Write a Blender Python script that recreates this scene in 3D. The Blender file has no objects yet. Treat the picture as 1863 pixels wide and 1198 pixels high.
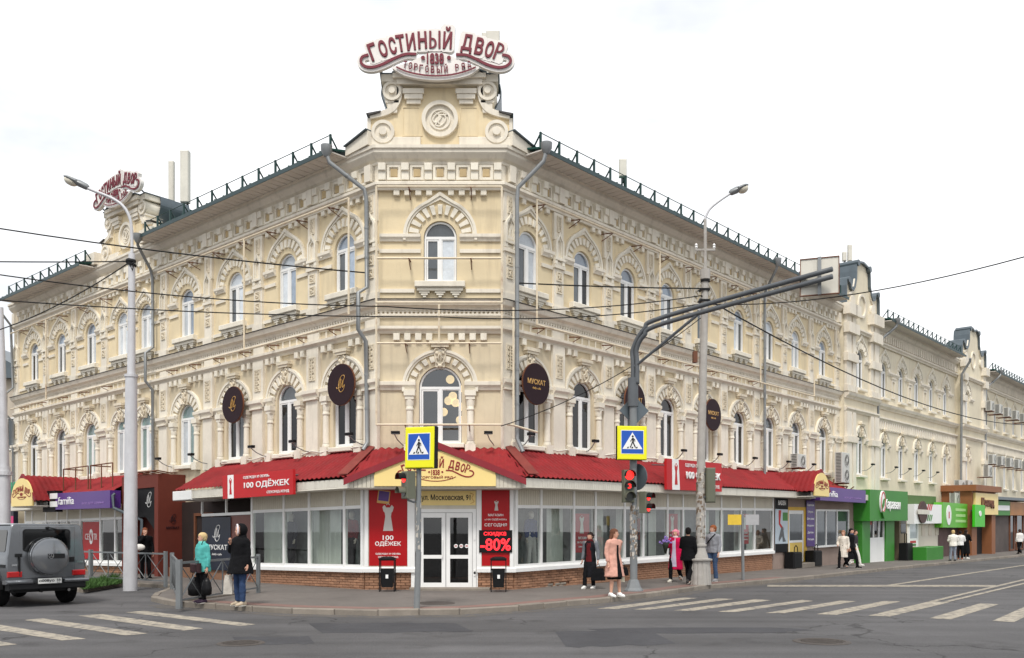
import bpy, bmesh, math, random
from mathutils import Matrix, Vector
random.seed(11)
S = bpy.context.scene
COL = S.collection
R = math.radians
PI = math.pi

# ------------------------------------------------------------------ camera, sky, sun, exposure
CAMZ = 1.80
cd = bpy.data.cameras.new('camera'); cam = bpy.data.objects.new('camera', cd); COL.objects.link(cam)
cam.location = (0, 0, CAMZ); cam.rotation_euler = (R(90), 0, 0)
cd.sensor_width = 36; cd.lens = 36*1609/1863; cd.shift_y = 364/1863; cd.clip_start = .1; cd.clip_end = 4000
S.camera = cam
S.view_settings.view_transform = 'Standard'; S.view_settings.look = 'None'
S.view_settings.exposure = 0.63; S.view_settings.gamma = 1; S.view_settings.use_curve_mapping = False
SUN_EL, SUN_AZ = 55, 188          # azimuth: degrees clockwise from +Y; the sun stands behind the camera
w = bpy.data.worlds.new('World'); S.world = w; w.use_nodes = True
nt = w.node_tree; nt.nodes.clear()
sky = nt.nodes.new('ShaderNodeTexSky'); sky.sky_type = 'NISHITA'; sky.sun_disc = False
sky.sun_elevation = R(SUN_EL); sky.sun_rotation = R(SUN_AZ); sky.dust_density = 3
tc = nt.nodes.new('ShaderNodeTexCoord'); mp = nt.nodes.new('ShaderNodeMapping'); mp.inputs['Scale'].default_value = (1, 1, 2.2)
nz = nt.nodes.new('ShaderNodeTexNoise'); nz.inputs['Scale'].default_value = 1.7; nz.inputs['Detail'].default_value = 6
nz.inputs['Roughness'].default_value = .55
cr = nt.nodes.new('ShaderNodeValToRGB')
cr.color_ramp.elements[0].position = .435; cr.color_ramp.elements[0].color = (5.3, 5.5, 5.75, 1)
cr.color_ramp.elements[1].position = .60; cr.color_ramp.elements[1].color = (8.6, 8.6, 8.6, 1)
mx = nt.nodes.new('ShaderNodeMix'); mx.data_type = 'RGBA'; mx.inputs[0].default_value = .9
bg = nt.nodes.new('ShaderNodeBackground'); bg.inputs['Strength'].default_value = .112
wo = nt.nodes.new('ShaderNodeOutputWorld')
L = nt.links.new
L(tc.outputs['Generated'], mp.inputs['Vector']); L(mp.outputs[0], nz.inputs['Vector']); L(nz.outputs['Fac'], cr.inputs['Fac'])
L(sky.outputs['Color'], mx.inputs[6]); L(cr.outputs['Color'], mx.inputs[7]); L(mx.outputs[2], bg.inputs['Color'])
L(bg.outputs[0], wo.inputs['Surface'])
sl = bpy.data.lights.new('sun', 'SUN'); sl.energy = 1.6; sl.angle = R(12); sl.color = (1, .955, .89)
so = bpy.data.objects.new('sun', sl); COL.objects.link(so)
sd = Vector((math.sin(R(SUN_AZ))*math.cos(R(SUN_EL)), math.cos(R(SUN_AZ))*math.cos(R(SUN_EL)), math.sin(R(SUN_EL))))
so.rotation_euler = sd.to_track_quat('Z', 'Y').to_euler(); so.location = (0, -5, 40)

# ------------------------------------------------------------------ helpers
T = Matrix.Translation
def Rz(a): return Matrix.Rotation(a, 4, 'Z')
def Ry(a): return Matrix.Rotation(a, 4, 'Y')
def Rx(a): return Matrix.Rotation(a, 4, 'X')
def Sc(x, y, z): return Matrix.Diagonal((x, y, z, 1))
I4 = Matrix.Identity(4)
def srgb(r, g, b):
    f = lambda c: c/255/12.92 if c/255 <= .04045 else ((c/255+.055)/1.055)**2.4
    return (f(r), f(g), f(b), 1)

HOR = 963.0
def gp(x, y, z=0.0):              # the ground point (height z) that the photograph shows at pixel x, y
    Y = (CAMZ-z)*1609/(y-HOR); return Vector(((x-931.5)*Y/1609, Y, z))
def at(x, y, Y):                  # the point at depth Y
    return Vector(((x-931.5)*Y/1609, Y, CAMZ+(HOR-y)*Y/1609))

class MB:
    def __init__(s): s.v = []; s.f = []
    def add(s, vs, fs, M=None):
        n = len(s.v)
        s.v += [tuple(M @ Vector(p)) for p in vs] if M is not None else [tuple(p) for p in vs]
        s.f += [tuple(i+n for i in f) for f in fs]; return s
    def merge(s, o, M=None): return s.add(o.v, o.f, M)
    def box(s, x0, x1, y0, y1, z0, z1, M=None):
        v = [(x0,y0,z0),(x1,y0,z0),(x1,y1,z0),(x0,y1,z0),(x0,y0,z1),(x1,y0,z1),(x1,y1,z1),(x0,y1,z1)]
        return s.add(v, [(0,3,2,1),(4,5,6,7),(0,1,5,4),(1,2,6,5),(2,3,7,6),(3,0,4,7)], M)
    def cham(s, x0, x1, y0, y1, z0, z1, c, M=None):      # box whose front (y0) edges are chamfered
        v = [(x0,y1,z0),(x1,y1,z0),(x1,y1,z1),(x0,y1,z1),(x0,y0+c,z0),(x1,y0+c,z0),(x1,y0+c,z1),(x0,y0+c,z1),
             (x0+c,y0,z0+c),(x1-c,y0,z0+c),(x1-c,y0,z1-c),(x0+c,y0,z1-c)]
        return s.add(v, [(0,3,2,1),(0,1,5,4),(1,2,6,5),(2,3,7,6),(3,0,4,7),(4,5,9,8),(5,6,10,9),(6,7,11,10),(7,4,8,11),(8,9,10,11)], M)
    def prism(s, poly, y0, y1, M=None):                  # polygon in x,z (counter-clockwise seen from -y), front at y0
        n = len(poly); v = [(x,y0,z) for x,z in poly]+[(x,y1,z) for x,z in poly]
        f = [tuple(range(n)), tuple(range(2*n-1, n-1, -1))]+[(i, i+n, (i+1)%n+n, (i+1)%n) for i in range(n)]
        return s.add(v, f, M)
    def slab(s, poly, z0, z1, M=None):                   # polygon in x,y, counter-clockwise from above
        n = len(poly); v = [(x,y,z0) for x,y in poly]+[(x,y,z1) for x,y in poly]
        f = [tuple(range(n-1,-1,-1)), tuple(range(n, 2*n))]+[(i, (i+1)%n, (i+1)%n+n, i+n) for i in range(n)]
        return s.add(v, f, M)
    def ring(s, outer, inner, y0, y1, closed=True, M=None):  # band between two outlines in x,z with front y0, back y1
        n = len(outer); v = [(x,y0,z) for x,z in outer]+[(x,y0,z) for x,z in inner]+[(x,y1,z) for x,z in outer]+[(x,y1,z) for x,z in inner]
        f = []
        for i in range(n if closed else n-1):
            j = (i+1)%n
            f += [(i,j,n+j,n+i), (2*n+i, 2*n+j, j, i), (n+i, n+j, 3*n+j, 3*n+i), (3*n+i,3*n+j,2*n+j,2*n+i)]
        if not closed: f += [(0,n,3*n,2*n), (n-1, 3*n-1, 4*n-1, 2*n-1)]
        return s.add(v, f, M)
    def tube(s, pts, r, n=8, M=None, cap=True):
        pts = [Vector(p) for p in pts]; m = len(pts); rs = r if isinstance(r, (list, tuple)) else [r]*m
        vs = []; up = None
        for i, p in enumerate(pts):
            d = (pts[min(i+1,m-1)]-pts[max(i-1,0)]).normalized()
            if up is None: up = Vector((0,0,1)) if abs(d.z) < .9 else Vector((1,0,0))
            a = d.cross(up)
            if a.length < 1e-4: a = d.orthogonal()
            a.normalize(); b = a.cross(d).normalized(); up = b
            rr = rs[i]; ra, rb = rr if isinstance(rr, tuple) else (rr, rr)
            for k in range(n):
                t = 2*PI*k/n; vs.append(p+a*(ra*math.cos(t))+b*(rb*math.sin(t)))
        f = [(i*n+k, i*n+(k+1)%n, (i+1)*n+(k+1)%n, (i+1)*n+k) for i in range(m-1) for k in range(n)]
        if cap: f += [tuple(range(n-1,-1,-1)), tuple(range((m-1)*n, m*n))]
        return s.add(vs, f, M)
    def lathe(s, prof, n=16, M=None, a0=0, a1=2*PI):     # profile of (r, z)
        full = abs(a1-a0-2*PI) < 1e-6; c = n if full else n+1
        vs = [(r*math.cos(a0+(a1-a0)*k/n), r*math.sin(a0+(a1-a0)*k/n), z) for r,z in prof for k in range(c)]
        f = [(i*c+k, i*c+(k+1)%c, (i+1)*c+(k+1)%c, (i+1)*c+k) for i in range(len(prof)-1) for k in range(n)]
        if full: f += [tuple(range(c-1,-1,-1)), tuple(range((len(prof)-1)*c, len(prof)*c))]
        return s.add(vs, f, M)
    def loft(s, rings, cap=True, M=None):
        n = len(rings[0]); vs = [p for r in rings for p in r]
        f = [(i*n+k, i*n+(k+1)%n, (i+1)*n+(k+1)%n, (i+1)*n+k) for i in range(len(rings)-1) for k in range(n)]
        if cap: f += [tuple(range(n-1,-1,-1)), tuple(range((len(rings)-1)*n, len(rings)*n))]
        return s.add(vs, f, M)
    def ball(s, c, r, nu=12, nv=8, M=None):
        rx, ry, rz = r if isinstance(r, (tuple, list)) else (r, r, r)
        rings = []
        for i in range(1, nv):
            t = PI*i/nv; rings.append([(c[0]+rx*math.sin(t)*math.cos(2*PI*k/nu), c[1]+ry*math.sin(t)*math.sin(2*PI*k/nu), c[2]-rz*math.cos(t)) for k in range(nu)])
        return s.loft(rings, True, M)
    def mesh(s, name, mat=None, smooth=0):
        me = bpy.data.meshes.new(name); me.from_pydata(s.v, [], s.f); me.validate()
        if mat: me.materials.append(mat)
        if smooth:
            me.polygons.foreach_set('use_smooth', [True]*len(me.polygons)); me.update()
            if smooth != 1: me.set_sharp_from_angle(angle=R(smooth))
        me.update(); return me

WM = {}
def tag(o, label=None, cat=None, group=None, kind=None):
    for k, v in (('label', label), ('category', cat), ('group', group), ('kind', kind)):
        if v: o[k] = v
    return o
def ob(name, data, parent=None, M=None):
    o = bpy.data.objects.new(name, data); COL.objects.link(o)
    if M is None: M = WM[parent.name] if parent else I4
    M = M.copy(); WM[o.name] = M
    if parent:
        o.parent = parent; o.matrix_basis = WM[parent.name].inverted() @ M
    else: o.matrix_basis = M
    return o
def thing(name, label, cat, M=I4, group=None): return tag(ob(name, None, None, M), label, cat, group)
def part(name, mb, mat, parent, M=None, smooth=0, label=None, kind=None):
    me = mb.mesh(name, mat, smooth) if isinstance(mb, MB) else mb
    return tag(ob(name, me, parent, M), label, None, None, kind)
def solo(name, mb, mat, label, cat, M=I4, group=None, smooth=0):
    me = mb.mesh(name, mat, smooth) if isinstance(mb, MB) else mb
    return tag(ob(name, me, None, M), label, cat, group)
def struct(name, mb, mat, smooth=0, M=I4):
    return tag(ob(name, mb.mesh(name, mat, smooth), None, M), kind='structure')
PIECES = {}
def piece(parent, name, me, M): PIECES.setdefault((parent.name, name), []).append((M.translation.length, me, M))
def flush_pieces(limit=295):      # the nearest pieces become parts of their own, the rest of the kind one joined part
    for (pn, name), lst in PIECES.items():
        lst.sort(key=lambda t: t[0]); p = bpy.data.objects[pn]
        for d, me, M in lst[:limit]: ob(name, me, p, M)
        if lst[limit:]:
            mb = MB(); inv = WM[pn].inverted()
            for d, me, M in lst[limit:]: mb.add([v.co for v in me.vertices], [tuple(q.vertices) for q in me.polygons], inv @ M)
            part(name+'_run', mb.mesh(name+'_run', lst[0][1].materials[0]), None, p, kind='stuff')
def copy_tree(o, M, label=None, group=None, parent=None):
    c = o.copy(); COL.objects.link(c); WM[c.name] = M
    if parent: c.parent = parent
    else:
        c.matrix_basis = M
        if label: c['label'] = label
        if group: c['group'] = group
    for ch in list(KIDS.get(o.name, [])) or [q for q in bpy.data.objects if q.parent == o]:
        copy_tree(ch, M @ (WM[o.name].inverted() @ WM[ch.name]), parent=c)
    return c
KIDS = {}

# ------------------------------------------------------------------ materials
def mat(name, col, rough=.75, var=.1, vs=2.5, streak=0, scol=(.16,.12,.09), bump=0, bs=40, metal=0, rnd=0, spec=.5, emit=0, coat=0, grime=0):
    m = bpy.data.materials.new(name); m.use_nodes = True; n = m.node_tree; b = n.nodes['Principled BSDF']
    c = col if len(col) == 4 else (*col, 1)
    b.inputs['Roughness'].default_value = rough; b.inputs['Metallic'].default_value = metal
    b.inputs['Specular IOR Level'].default_value = spec; b.inputs['Coat Weight'].default_value = coat
    b.inputs['Base Color'].default_value = c
    if emit:
        b.inputs['Emission Color'].default_value = c; b.inputs['Emission Strength'].default_value = emit
    N = lambda t: n.nodes.new(t); K = n.links.new
    if not (var or streak or bump or rnd or grime): return m
    geo = N('ShaderNodeNewGeometry'); pos = geo.outputs['Position']; cur = None
    def noise(scale, detail=5, mapping=None, rough_=.6):
        z = N('ShaderNodeTexNoise'); z.inputs['Scale'].default_value = scale; z.inputs['Detail'].default_value = detail; z.inputs['Roughness'].default_value = rough_
        if mapping:
            q = N('ShaderNodeMapping'); q.inputs['Scale'].default_value = mapping; K(pos, q.inputs['Vector']); K(q.outputs[0], z.inputs['Vector'])
        else: K(pos, z.inputs['Vector'])
        return z.outputs['Fac']
    def ramp(src, a, b_, lo=0, hi=1):
        q = N('ShaderNodeMapRange'); q.inputs['From Min'].default_value = a; q.inputs['From Max'].default_value = b_
        q.inputs['To Min'].default_value = lo; q.inputs['To Max'].default_value = hi; K(src, q.inputs['Value']); return q.outputs[0]
    def mixc(fac, A, B, mode='MIX'):
        q = N('ShaderNodeMix'); q.data_type = 'RGBA'; q.blend_type = mode
        if isinstance(fac, float): q.inputs[0].default_value = fac
        else: K(fac, q.inputs[0])
        for s_, i in ((A, 6), (B, 7)):
            if isinstance(s_, tuple): q.inputs[i].default_value = s_
            else: K(s_, q.inputs[i])
        return q.outputs[2]
    cur = c
    if var:
        lo = tuple(x*(1-var) for x in c[:3])+(1,); hi = tuple(min(1, x*(1+var)) for x in c[:3])+(1,)
        cur = mixc(ramp(noise(vs), .3, .7), lo, hi)
        cur = mixc(ramp(noise(vs*9, 3), .35, .7, 0, .45), cur, lo)
    if rnd:
        oi = N('ShaderNodeObjectInfo'); h = N('ShaderNodeHueSaturation'); K(ramp(oi.outputs['Random'], 0, 1, 1-rnd, 1+rnd), h.inputs['Value'])
        if isinstance(cur, tuple): h.inputs['Color'].default_value = cur
        else: K(cur, h.inputs['Color'])
        cur = h.outputs[0]
    if streak:
        f = ramp(noise(1, 6, (4.2, 4.2, .42)), .52, .78, 0, streak)
        cur = mixc(f, cur, (*[c[i]*.35+scol[i]*.65 for i in range(3)], 1))
    if grime:
        f = ramp(noise(.9, 8, None, .7), .55, .75, 0, grime); cur = mixc(f, cur, (*scol, 1))
    if not isinstance(cur, tuple): K(cur, b.inputs['Base Color'])
    if emit and not isinstance(cur, tuple): K(cur, b.inputs['Emission Color'])
    if bump:
        u = N('ShaderNodeBump'); u.inputs['Strength'].default_value = bump; u.inputs['Distance'].default_value = .02
        K(noise(bs, 4), u.inputs['Height']); K(u.outputs[0], b.inputs['Normal'])
    return m
def glass_see(name, tint=(.9,.93,.93,1), refl=.06):
    m = bpy.data.materials.new(name); m.use_nodes = True; n = m.node_tree; n.nodes.clear()
    o = n.nodes.new('ShaderNodeOutputMaterial'); mx = n.nodes.new('ShaderNodeMixShader'); t = n.nodes.new('ShaderNodeBsdfTransparent'); g = n.nodes.new('ShaderNodeBsdfGlossy')
    lw = n.nodes.new('ShaderNodeFresnel'); lw.inputs['IOR'].default_value = 1.5
    ad = n.nodes.new('ShaderNodeMath'); ad.operation = 'ADD'; ad.inputs[1].default_value = refl
    g.inputs['Roughness'].default_value = .01; t.inputs['Color'].default_value = tint
    geo = n.nodes.new('ShaderNodeNewGeometry'); iv = n.nodes.new('ShaderNodeMath'); iv.operation = 'SUBTRACT'; iv.inputs[0].default_value = 1
    ml = n.nodes.new('ShaderNodeMath'); ml.operation = 'MULTIPLY'; K = n.links.new
    K(geo.outputs['Backfacing'], iv.inputs[1])
    K(lw.outputs[0], ad.inputs[0]); K(ad.outputs[0], ml.inputs[0]); K(iv.outputs[0], ml.inputs[1]); K(ml.outputs[0], mx.inputs[0]); K(t.outputs[0], mx.inputs[1]); K(g.outputs[0], mx.inputs[2]); K(mx.outputs[0], o.inputs['Surface'])
    return m
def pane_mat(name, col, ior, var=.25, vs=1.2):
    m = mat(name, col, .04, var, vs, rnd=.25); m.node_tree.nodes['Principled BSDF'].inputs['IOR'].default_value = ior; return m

M_yel = mat('plaster_yellow', srgb(225,208,173), .9, .1, .45, streak=.5, scol=(.28,.21,.14), grime=.2, bump=.15, bs=30)
M_yelo = mat('plaster_yellow_lower', srgb(214,200,172), .9, .11, .45, streak=.55, scol=(.22,.18,.14), grime=.24, bump=.15, bs=30)
M_pale = mat('plaster_pale_yellow', srgb(222,212,188), .9, .1, .6, streak=.4, scol=(.32,.25,.17), bump=.1, bs=30)
M_trim = mat('trim_cream', srgb(229,221,205), .85, .1, 1.0, streak=.5, scol=(.24,.19,.14), grime=.14, bump=.12, bs=35)
M_trimp = mat('piece_cream', srgb(231,224,208), .85, .1, 1.8, streak=.4, scol=(.24,.19,.14), grime=.1, bump=.12, bs=35, rnd=.05)
M_ochre = mat('panel_ochre', srgb(192,170,130), .9, .12, 3, streak=.25, rnd=.06)
M_carve = mat('carved_relief', srgb(224,213,191), .9, .1, 6, streak=.25, bump=.15, bs=25)
M_pvc = mat('white_plastic', srgb(236,236,234), .35, .04, 2, streak=.12, scol=(.3,.28,.25))
M_flash = mat('dark_flashing', srgb(52,48,46), .5, .2, 3)
M_galv = mat('galvanised_steel', srgb(138,141,142), .45, .12, 3, streak=.25, scol=(.2,.18,.16), metal=.35)
M_dgalv = mat('grey_roof_metal', srgb(96,106,112), .4, .15, 2, streak=.2, metal=.4)
M_soffit = mat('soffit_metal', srgb(212,206,198), .7, .08, 1.2, streak=.1)
M_green = mat('green_roof_metal', srgb(24,74,68), .4, .15, 2, metal=.1)
M_greend = mat('green_steel', srgb(22,58,54), .45, .15, 3)
M_rust = mat('rusty_white_pipe', srgb(222,208,182), .6, .1, 4, grime=.95, scol=(.30,.13,.045))
M_brown = mat('rust_brown', srgb(110,66,42), .7, .25, 5)
P_sky = pane_mat('pane_painted_sky', srgb(140,154,170), 2.0, .4, .8)  # reflection of the bright sky painted into the pane's base colour
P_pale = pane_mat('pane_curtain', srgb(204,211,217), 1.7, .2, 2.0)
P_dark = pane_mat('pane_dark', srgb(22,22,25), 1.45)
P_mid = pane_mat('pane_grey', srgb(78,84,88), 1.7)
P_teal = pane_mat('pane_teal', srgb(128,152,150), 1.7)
G_shop = glass_see('shop_glass', (.9,.93,.92,1), .09)
G_clear = glass_see('clear_glass', (.7,.72,.74,1), .16)
M_red = mat('roof_tile_red', srgb(138,36,39), .7, .25, 1.1, streak=.45, scol=(.13,.045,.04), bump=.15, bs=20, spec=.25, grime=.3)
M_redtrim = mat('red_metal_trim', srgb(136,24,38), .55, .08, 2, streak=.15)
M_fascia = mat('fascia_white', srgb(214,210,198), .6, .08, 2, streak=.4, scol=(.25,.22,.18))
M_panel = mat('ribbed_cladding', srgb(206,200,184), .6, .06, 2, streak=.25, scol=(.3,.26,.2))
M_signred = mat('sign_red', srgb(190,22,28), .55, .06, 1, streak=.1)
M_posterred = mat('poster_red', srgb(170,12,20), .4, .08, 1, spec=.3)
M_white = mat('sign_white', srgb(238,238,236), .4, .03, 2)
M_cream = mat('sign_cream', srgb(240,214,140), .4, .04, 1)
M_burg = mat('burgundy', srgb(112,16,40), .6, .05, 2)
M_dkred = mat('letter_dark_red', srgb(138,24,26), .5, .04, 2)
M_black = mat('black_plastic', srgb(17,17,19), .6, .1, 3, spec=.25)
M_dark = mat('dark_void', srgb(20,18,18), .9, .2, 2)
M_gold = mat('gold_letter', srgb(205,160,88), .4, .05, 2)
M_aub = mat('aubergine_disc', srgb(42,24,30), .6, .05, 2, spec=.2)
M_navy = mat('navy_banner', srgb(27,34,50), .45, .2, 1.5)
M_brick = mat('brick_face', srgb(158,118,92), .85, .2, 4, rnd=.25, bump=.25, bs=45)
M_mort = mat('mortar', srgb(132,98,76), .95, .12, 4)
M_terra = mat('terracotta_panel', srgb(106,42,28), .75, .14, 1, streak=.15, scol=(.16,.05,.03))
M_purple = mat('purple_sign', srgb(84,48,128), .35, .06, 1)
M_shopg = mat('green_cladding', srgb(54,130,42), .5, .08, 1, streak=.12, scol=(.05,.12,.03))
M_lime = mat('lime_sign', srgb(96,178,52), .4, .05, 1)
M_browns = mat('brown_panel', srgb(140,88,52), .6, .1, 1)
M_blue = mat('sign_blue', srgb(18,82,180), .35, .03, 2)
M_fluo = mat('sign_fluorescent_yellow', srgb(238,234,20), .4, .03, 2)
M_steel = mat('painted_grey_steel', srgb(122,126,128), .5, .12, 2, streak=.25, scol=(.12,.11,.10))
M_dsteel = mat('dark_grey_steel', srgb(88,92,96), .5, .12, 3)
M_silver = mat('silver_pole', srgb(200,200,203), .5, .1, 2, streak=.35, scol=(.25,.23,.21), metal=.1)
M_conc = mat('old_painted_concrete', srgb(172,168,162), .85, .12, 4, streak=.45, scol=(.15,.11,.08), bump=.35, bs=20, grime=.3)
M_cloth = mat('pale_drape', srgb(206,208,200), .9, .08, 2)
M_olive = mat('signal_housing', srgb(98,100,84), .5, .08, 3)
M_redlamp = mat('red_lamp', (1,.02,.015), .3, 0, emit=1.2)
M_offlamp = mat('unlit_lens', srgb(46,48,42), .3, .1, 4)

# ------------------------------------------------------------------ text (built-in font), cut to a box of width w and height h, standing upright, facing -y
_tmp = bpy.data.scenes.new('lettering_bench')
_tc = {}
def eval_mesh(o):
    _tmp.collection.objects.link(o); vl = _tmp.view_layers[0]; vl.update(); dg = vl.depsgraph; dg.update()
    me = bpy.data.meshes.new_from_object(o.evaluated_get(dg)); _tmp.collection.objects.unlink(o); return me
def lettering(txt, w=None, h=.2, bold=.02, depth=.01, m=None, shear=0, align=0, name='lettering'):
    key = (txt, w, h, bold, depth, m.name, shear, align)
    if key in _tc: return _tc[key]
    def build(res, bv):
        c = bpy.data.curves.new('t', 'FONT'); c.body = txt; c.size = 1; c.bevel_depth = bv*1.3; c.bevel_resolution = 0; c.resolution_u = res; c.shear = shear; c.extrude = .5
        o = bpy.data.objects.new('t', c); q = eval_mesh(o); bpy.data.objects.remove(o); bpy.data.curves.remove(c); return q
    def overlaps(q):                  # does the fill of a letter cover itself anywhere?
        zt = max(v.co.z for v in q.vertices)-1e-4; F = [[q.vertices[i].co.xy for i in p.vertices] for p in q.polygons if all(q.vertices[i].co.z > zt for i in p.vertices)]; n = 0
        def inside(p, P):
            r = False
            for i in range(len(P)):
                u, v = P[i], P[i-1]
                if (u.y > p.y) != (v.y > p.y) and p.x < (v.x-u.x)*(p.y-u.y)/(v.y-u.y)+u.x: r = not r
            return r
        for i, P in enumerate(F):
            for w_ in ((.34,.33,.33),(.6,.2,.2),(.2,.6,.2),(.2,.2,.6)):
                g = P[0]*w_[0]+P[1]*w_[1]+P[2]*w_[2]
                if any(inside(g, Q) for j, Q in enumerate(F) if j != i): n += 1
        return n
    me = build(3, bold)
    if len(txt) <= 2:
        best = (overlaps(me), me)
        for res, bv in ((4,bold),(2,bold),(5,bold*.8),(6,bold*1.2),(4,bold*.5),(3,0)):
            if not best[0]: break
            q = build(res, bv); k = overlaps(q)
            if k < best[0]: best = (k, q)
        me = best[1]
    zm = max(v.co.z for v in me.vertices)
    for v in me.vertices: v.co.z *= .5/zm
    xs = [v.co.x for v in me.vertices]; ys = [v.co.y for v in me.vertices]
    x0, x1, y0, y1 = min(xs), max(xs), min(ys), max(ys); kz = h/(y1-y0); kx = (w/(x1-x0)) if w else kz
    cx = (x0+x1)/2 if align == 0 else (x0 if align < 0 else x1)
    for v in me.vertices: v.co = ((v.co.x-cx)*kx, -v.co.z*depth-depth/2, (v.co.y-(y0+y1)/2)*kz)
    me.name = name; me.materials.clear(); me.materials.append(m); _tc[key] = me; return me
def arc_pts(c, r, a0, a1, n, rz=None):
    return [(c[0]+r*math.cos(R(a0+(a1-a0)*i/n)), c[1]+(rz or r)*math.sin(R(a0+(a1-a0)*i/n))) for i in range(n+1)]
def smooth_pts(P, n=6):           # Catmull-Rom through 2-D or 3-D points
    P = [Vector(p) for p in P]; out = []
    for i in range(len(P)-1):
        a, b, c, d = P[max(i-1,0)], P[i], P[i+1], P[min(i+2,len(P)-1)]
        for k in range(n):
            t = k/n; out.append(.5*((2*b)+(c-a)*t+(2*a-5*b+4*c-d)*t*t+(3*b-a-3*c+d)*t**3))
    return out+[P[-1]]
def ribbon(mb, pts, wd, y0, y1, taper=False):     # flat band along a 2-D path (x,z)
    n = len(pts); A = []; B = []
    for i, p in enumerate(pts):
        d = (Vector(pts[min(i+1,n-1)])-Vector(pts[max(i-1,0)])).normalized(); nn = Vector((-d.y, d.x))
        k = wd/2*((.25+.75*math.sin(PI*min(1,max(0,(i+.5)/n)))) if taper else 1); p = Vector(p)
        A.append(tuple(p+nn*k)); B.append(tuple(p-nn*k))
    mb.ring(A, B, y0, y1, closed=False); return mb
def disc(cx, cz, rx, rz=None, n=28): return [(cx+rx*math.cos(2*PI*k/n), cz+(rz or rx)*math.sin(2*PI*k/n)) for k in range(n)]
# ------------------------------------------------------------------ the three street fronts of the corner building
class Wing:
    def __init__(s, ox, oy, dx, dy, k, m=0):
        s.O = Vector((ox, oy, 0)); s.X = Vector((dx, dy, 0)).normalized(); s.N = Vector((s.X.y, -s.X.x, 0)); s.k = k
        s.B = T(s.O) @ Rz(math.atan2(s.X.y, s.X.x))
    def M(s, a, v, z, ry=0, yaw=0):
        m = s.B @ T((a, -v, z+s.k*abs(a)))
        if yaw: m = m @ Rz(yaw)
        return m @ Ry(ry) if ry else m
    def P(s, a, v, z): return s.B @ Vector((a, -v, z+s.k*abs(a)))
    def px(s, x, v=0.):           # where along the front pixel column x falls
        t = (x-931.5)/1609; o = s.O+s.N*v; return (o.x-t*o.y)/(t*s.X.y-s.X.x)
    def z(s, x, y, v=0.):
        a = s.px(x, v); Y = s.O.y+s.X.y*a+s.N.y*v; return CAMZ+(HOR-y)*Y/1609-s.k*abs(a)
    def shear(s, mb): mb.v = [(x, y, z+s.k*abs(x)) for x, y, z in mb.v]; return mb
    def part(s, name, mb, mat_, parent, smooth=0, **kw): return part(name, s.shear(mb), mat_, parent, s.B, smooth, **kw)
    def strip(s, mb, prof, a0, a1, m0=0, m1=0):          # moulding: profile (v,z) run from a0 to a1, mitred by m*v at the ends
        n = len(prof); mb.add([(a0+m0*v, -v, z) for v, z in prof]+[(a1+m1*v, -v, z) for v, z in prof],
            [tuple(range(n)), tuple(range(2*n-1, n-1, -1))]+[(i, i+n, (i+1)%n+n, (i+1)%n) for i in range(n)])
WL = Wing(-3.812, 25.4, .7683, -.6401, -.0147)           # s runs from -25.5 (far left) to 0 (corner)
WC = Wing(-2.06, 25.4, 1, 0, 0)
WR = Wing(-.308, 25.4, .6613, .7501, .01165)
CW = 1.752; ML, MR = .362, .4515                           # half the chamfer's width, mitres at its two corners

bld = thing('corner_building', 'cream and yellow ornate three storey trading house on the street corner', 'building', T((-2.06, 25.4, 0)))

COVE = [(0,12.24),(.09,12.24),(.11,12.31),(.2,12.36),(.3,12.47),(.32,12.5),(.32,12.57),(.37,12.6),(.37,12.69),(0,12.72)]
LEDGE3 = [(0,11.5),(.11,11.5),(.13,11.56),(.22,11.62),(.22,11.7),(.1,11.76),(0,11.77)]
FRZ = [(-.1,11.765),(.06,11.765),(.06,12.245),(-.1,12.245)]
LEDGE2 = [(0,8.06),(.08,8.06),(.12,8.13),(.22,8.19),(.25,8.27),(.27,8.33),(0,8.365)]
MOULD2 = [(0,7.85),(.05,7.85),(.1,7.91),(.1,7.965),(0,7.97)]
STRING = [(0,7.40),(.06,7.40),(.1,7.46),(.18,7.52),(.18,7.6),(0,7.63)]
IMP3 = [(0,10.05),(.05,10.05),(.07,10.1),(.12,10.16),(.12,10.25),(0,10.27)]
IMP1 = [(0,5.86),(.05,5.86),(.08,5.93),(.14,6.0),(.14,6.1),(0,6.13)]

def arch_outline(w, h, t=0, n=18):     # from the bottom left corner round to the bottom right; window of width w, straight height h
    r = w/2-t; return [(-r, t), *[(-r*math.cos(PI*i/n), h+r*math.sin(PI*i/n)) for i in range(n+1)], (r, t)]
def ogee(Rr, tip, n=36, foot=.12):
    p = [(Rr, -foot)]
    for i in range(n+1):
        th = 180*i/n; d = abs(th-90); r = Rr+(tip*(1-d/27)**2 if d < 27 else 0); p.append((r*math.cos(R(th)), r*math.sin(R(th))))
    return p+[(-Rr, -foot)]
_mc = {}
def cached(key, fn):
    if key not in _mc: _mc[key] = fn()
    return _mc[key]
def m_archivolt(Rr, tip):
    def f():
        mb = MB(); mb.ring(ogee(Rr, tip), ogee(Rr-.075, tip*.8), -.1, 0, closed=False); mb.ring(ogee(Rr-.075, tip*.8), ogee(Rr-.13, tip*.55), -.065, 0, closed=False)
        return mb.mesh('archivolt', M_trimp)
    return cached(('av', Rr, tip), f)
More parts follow.
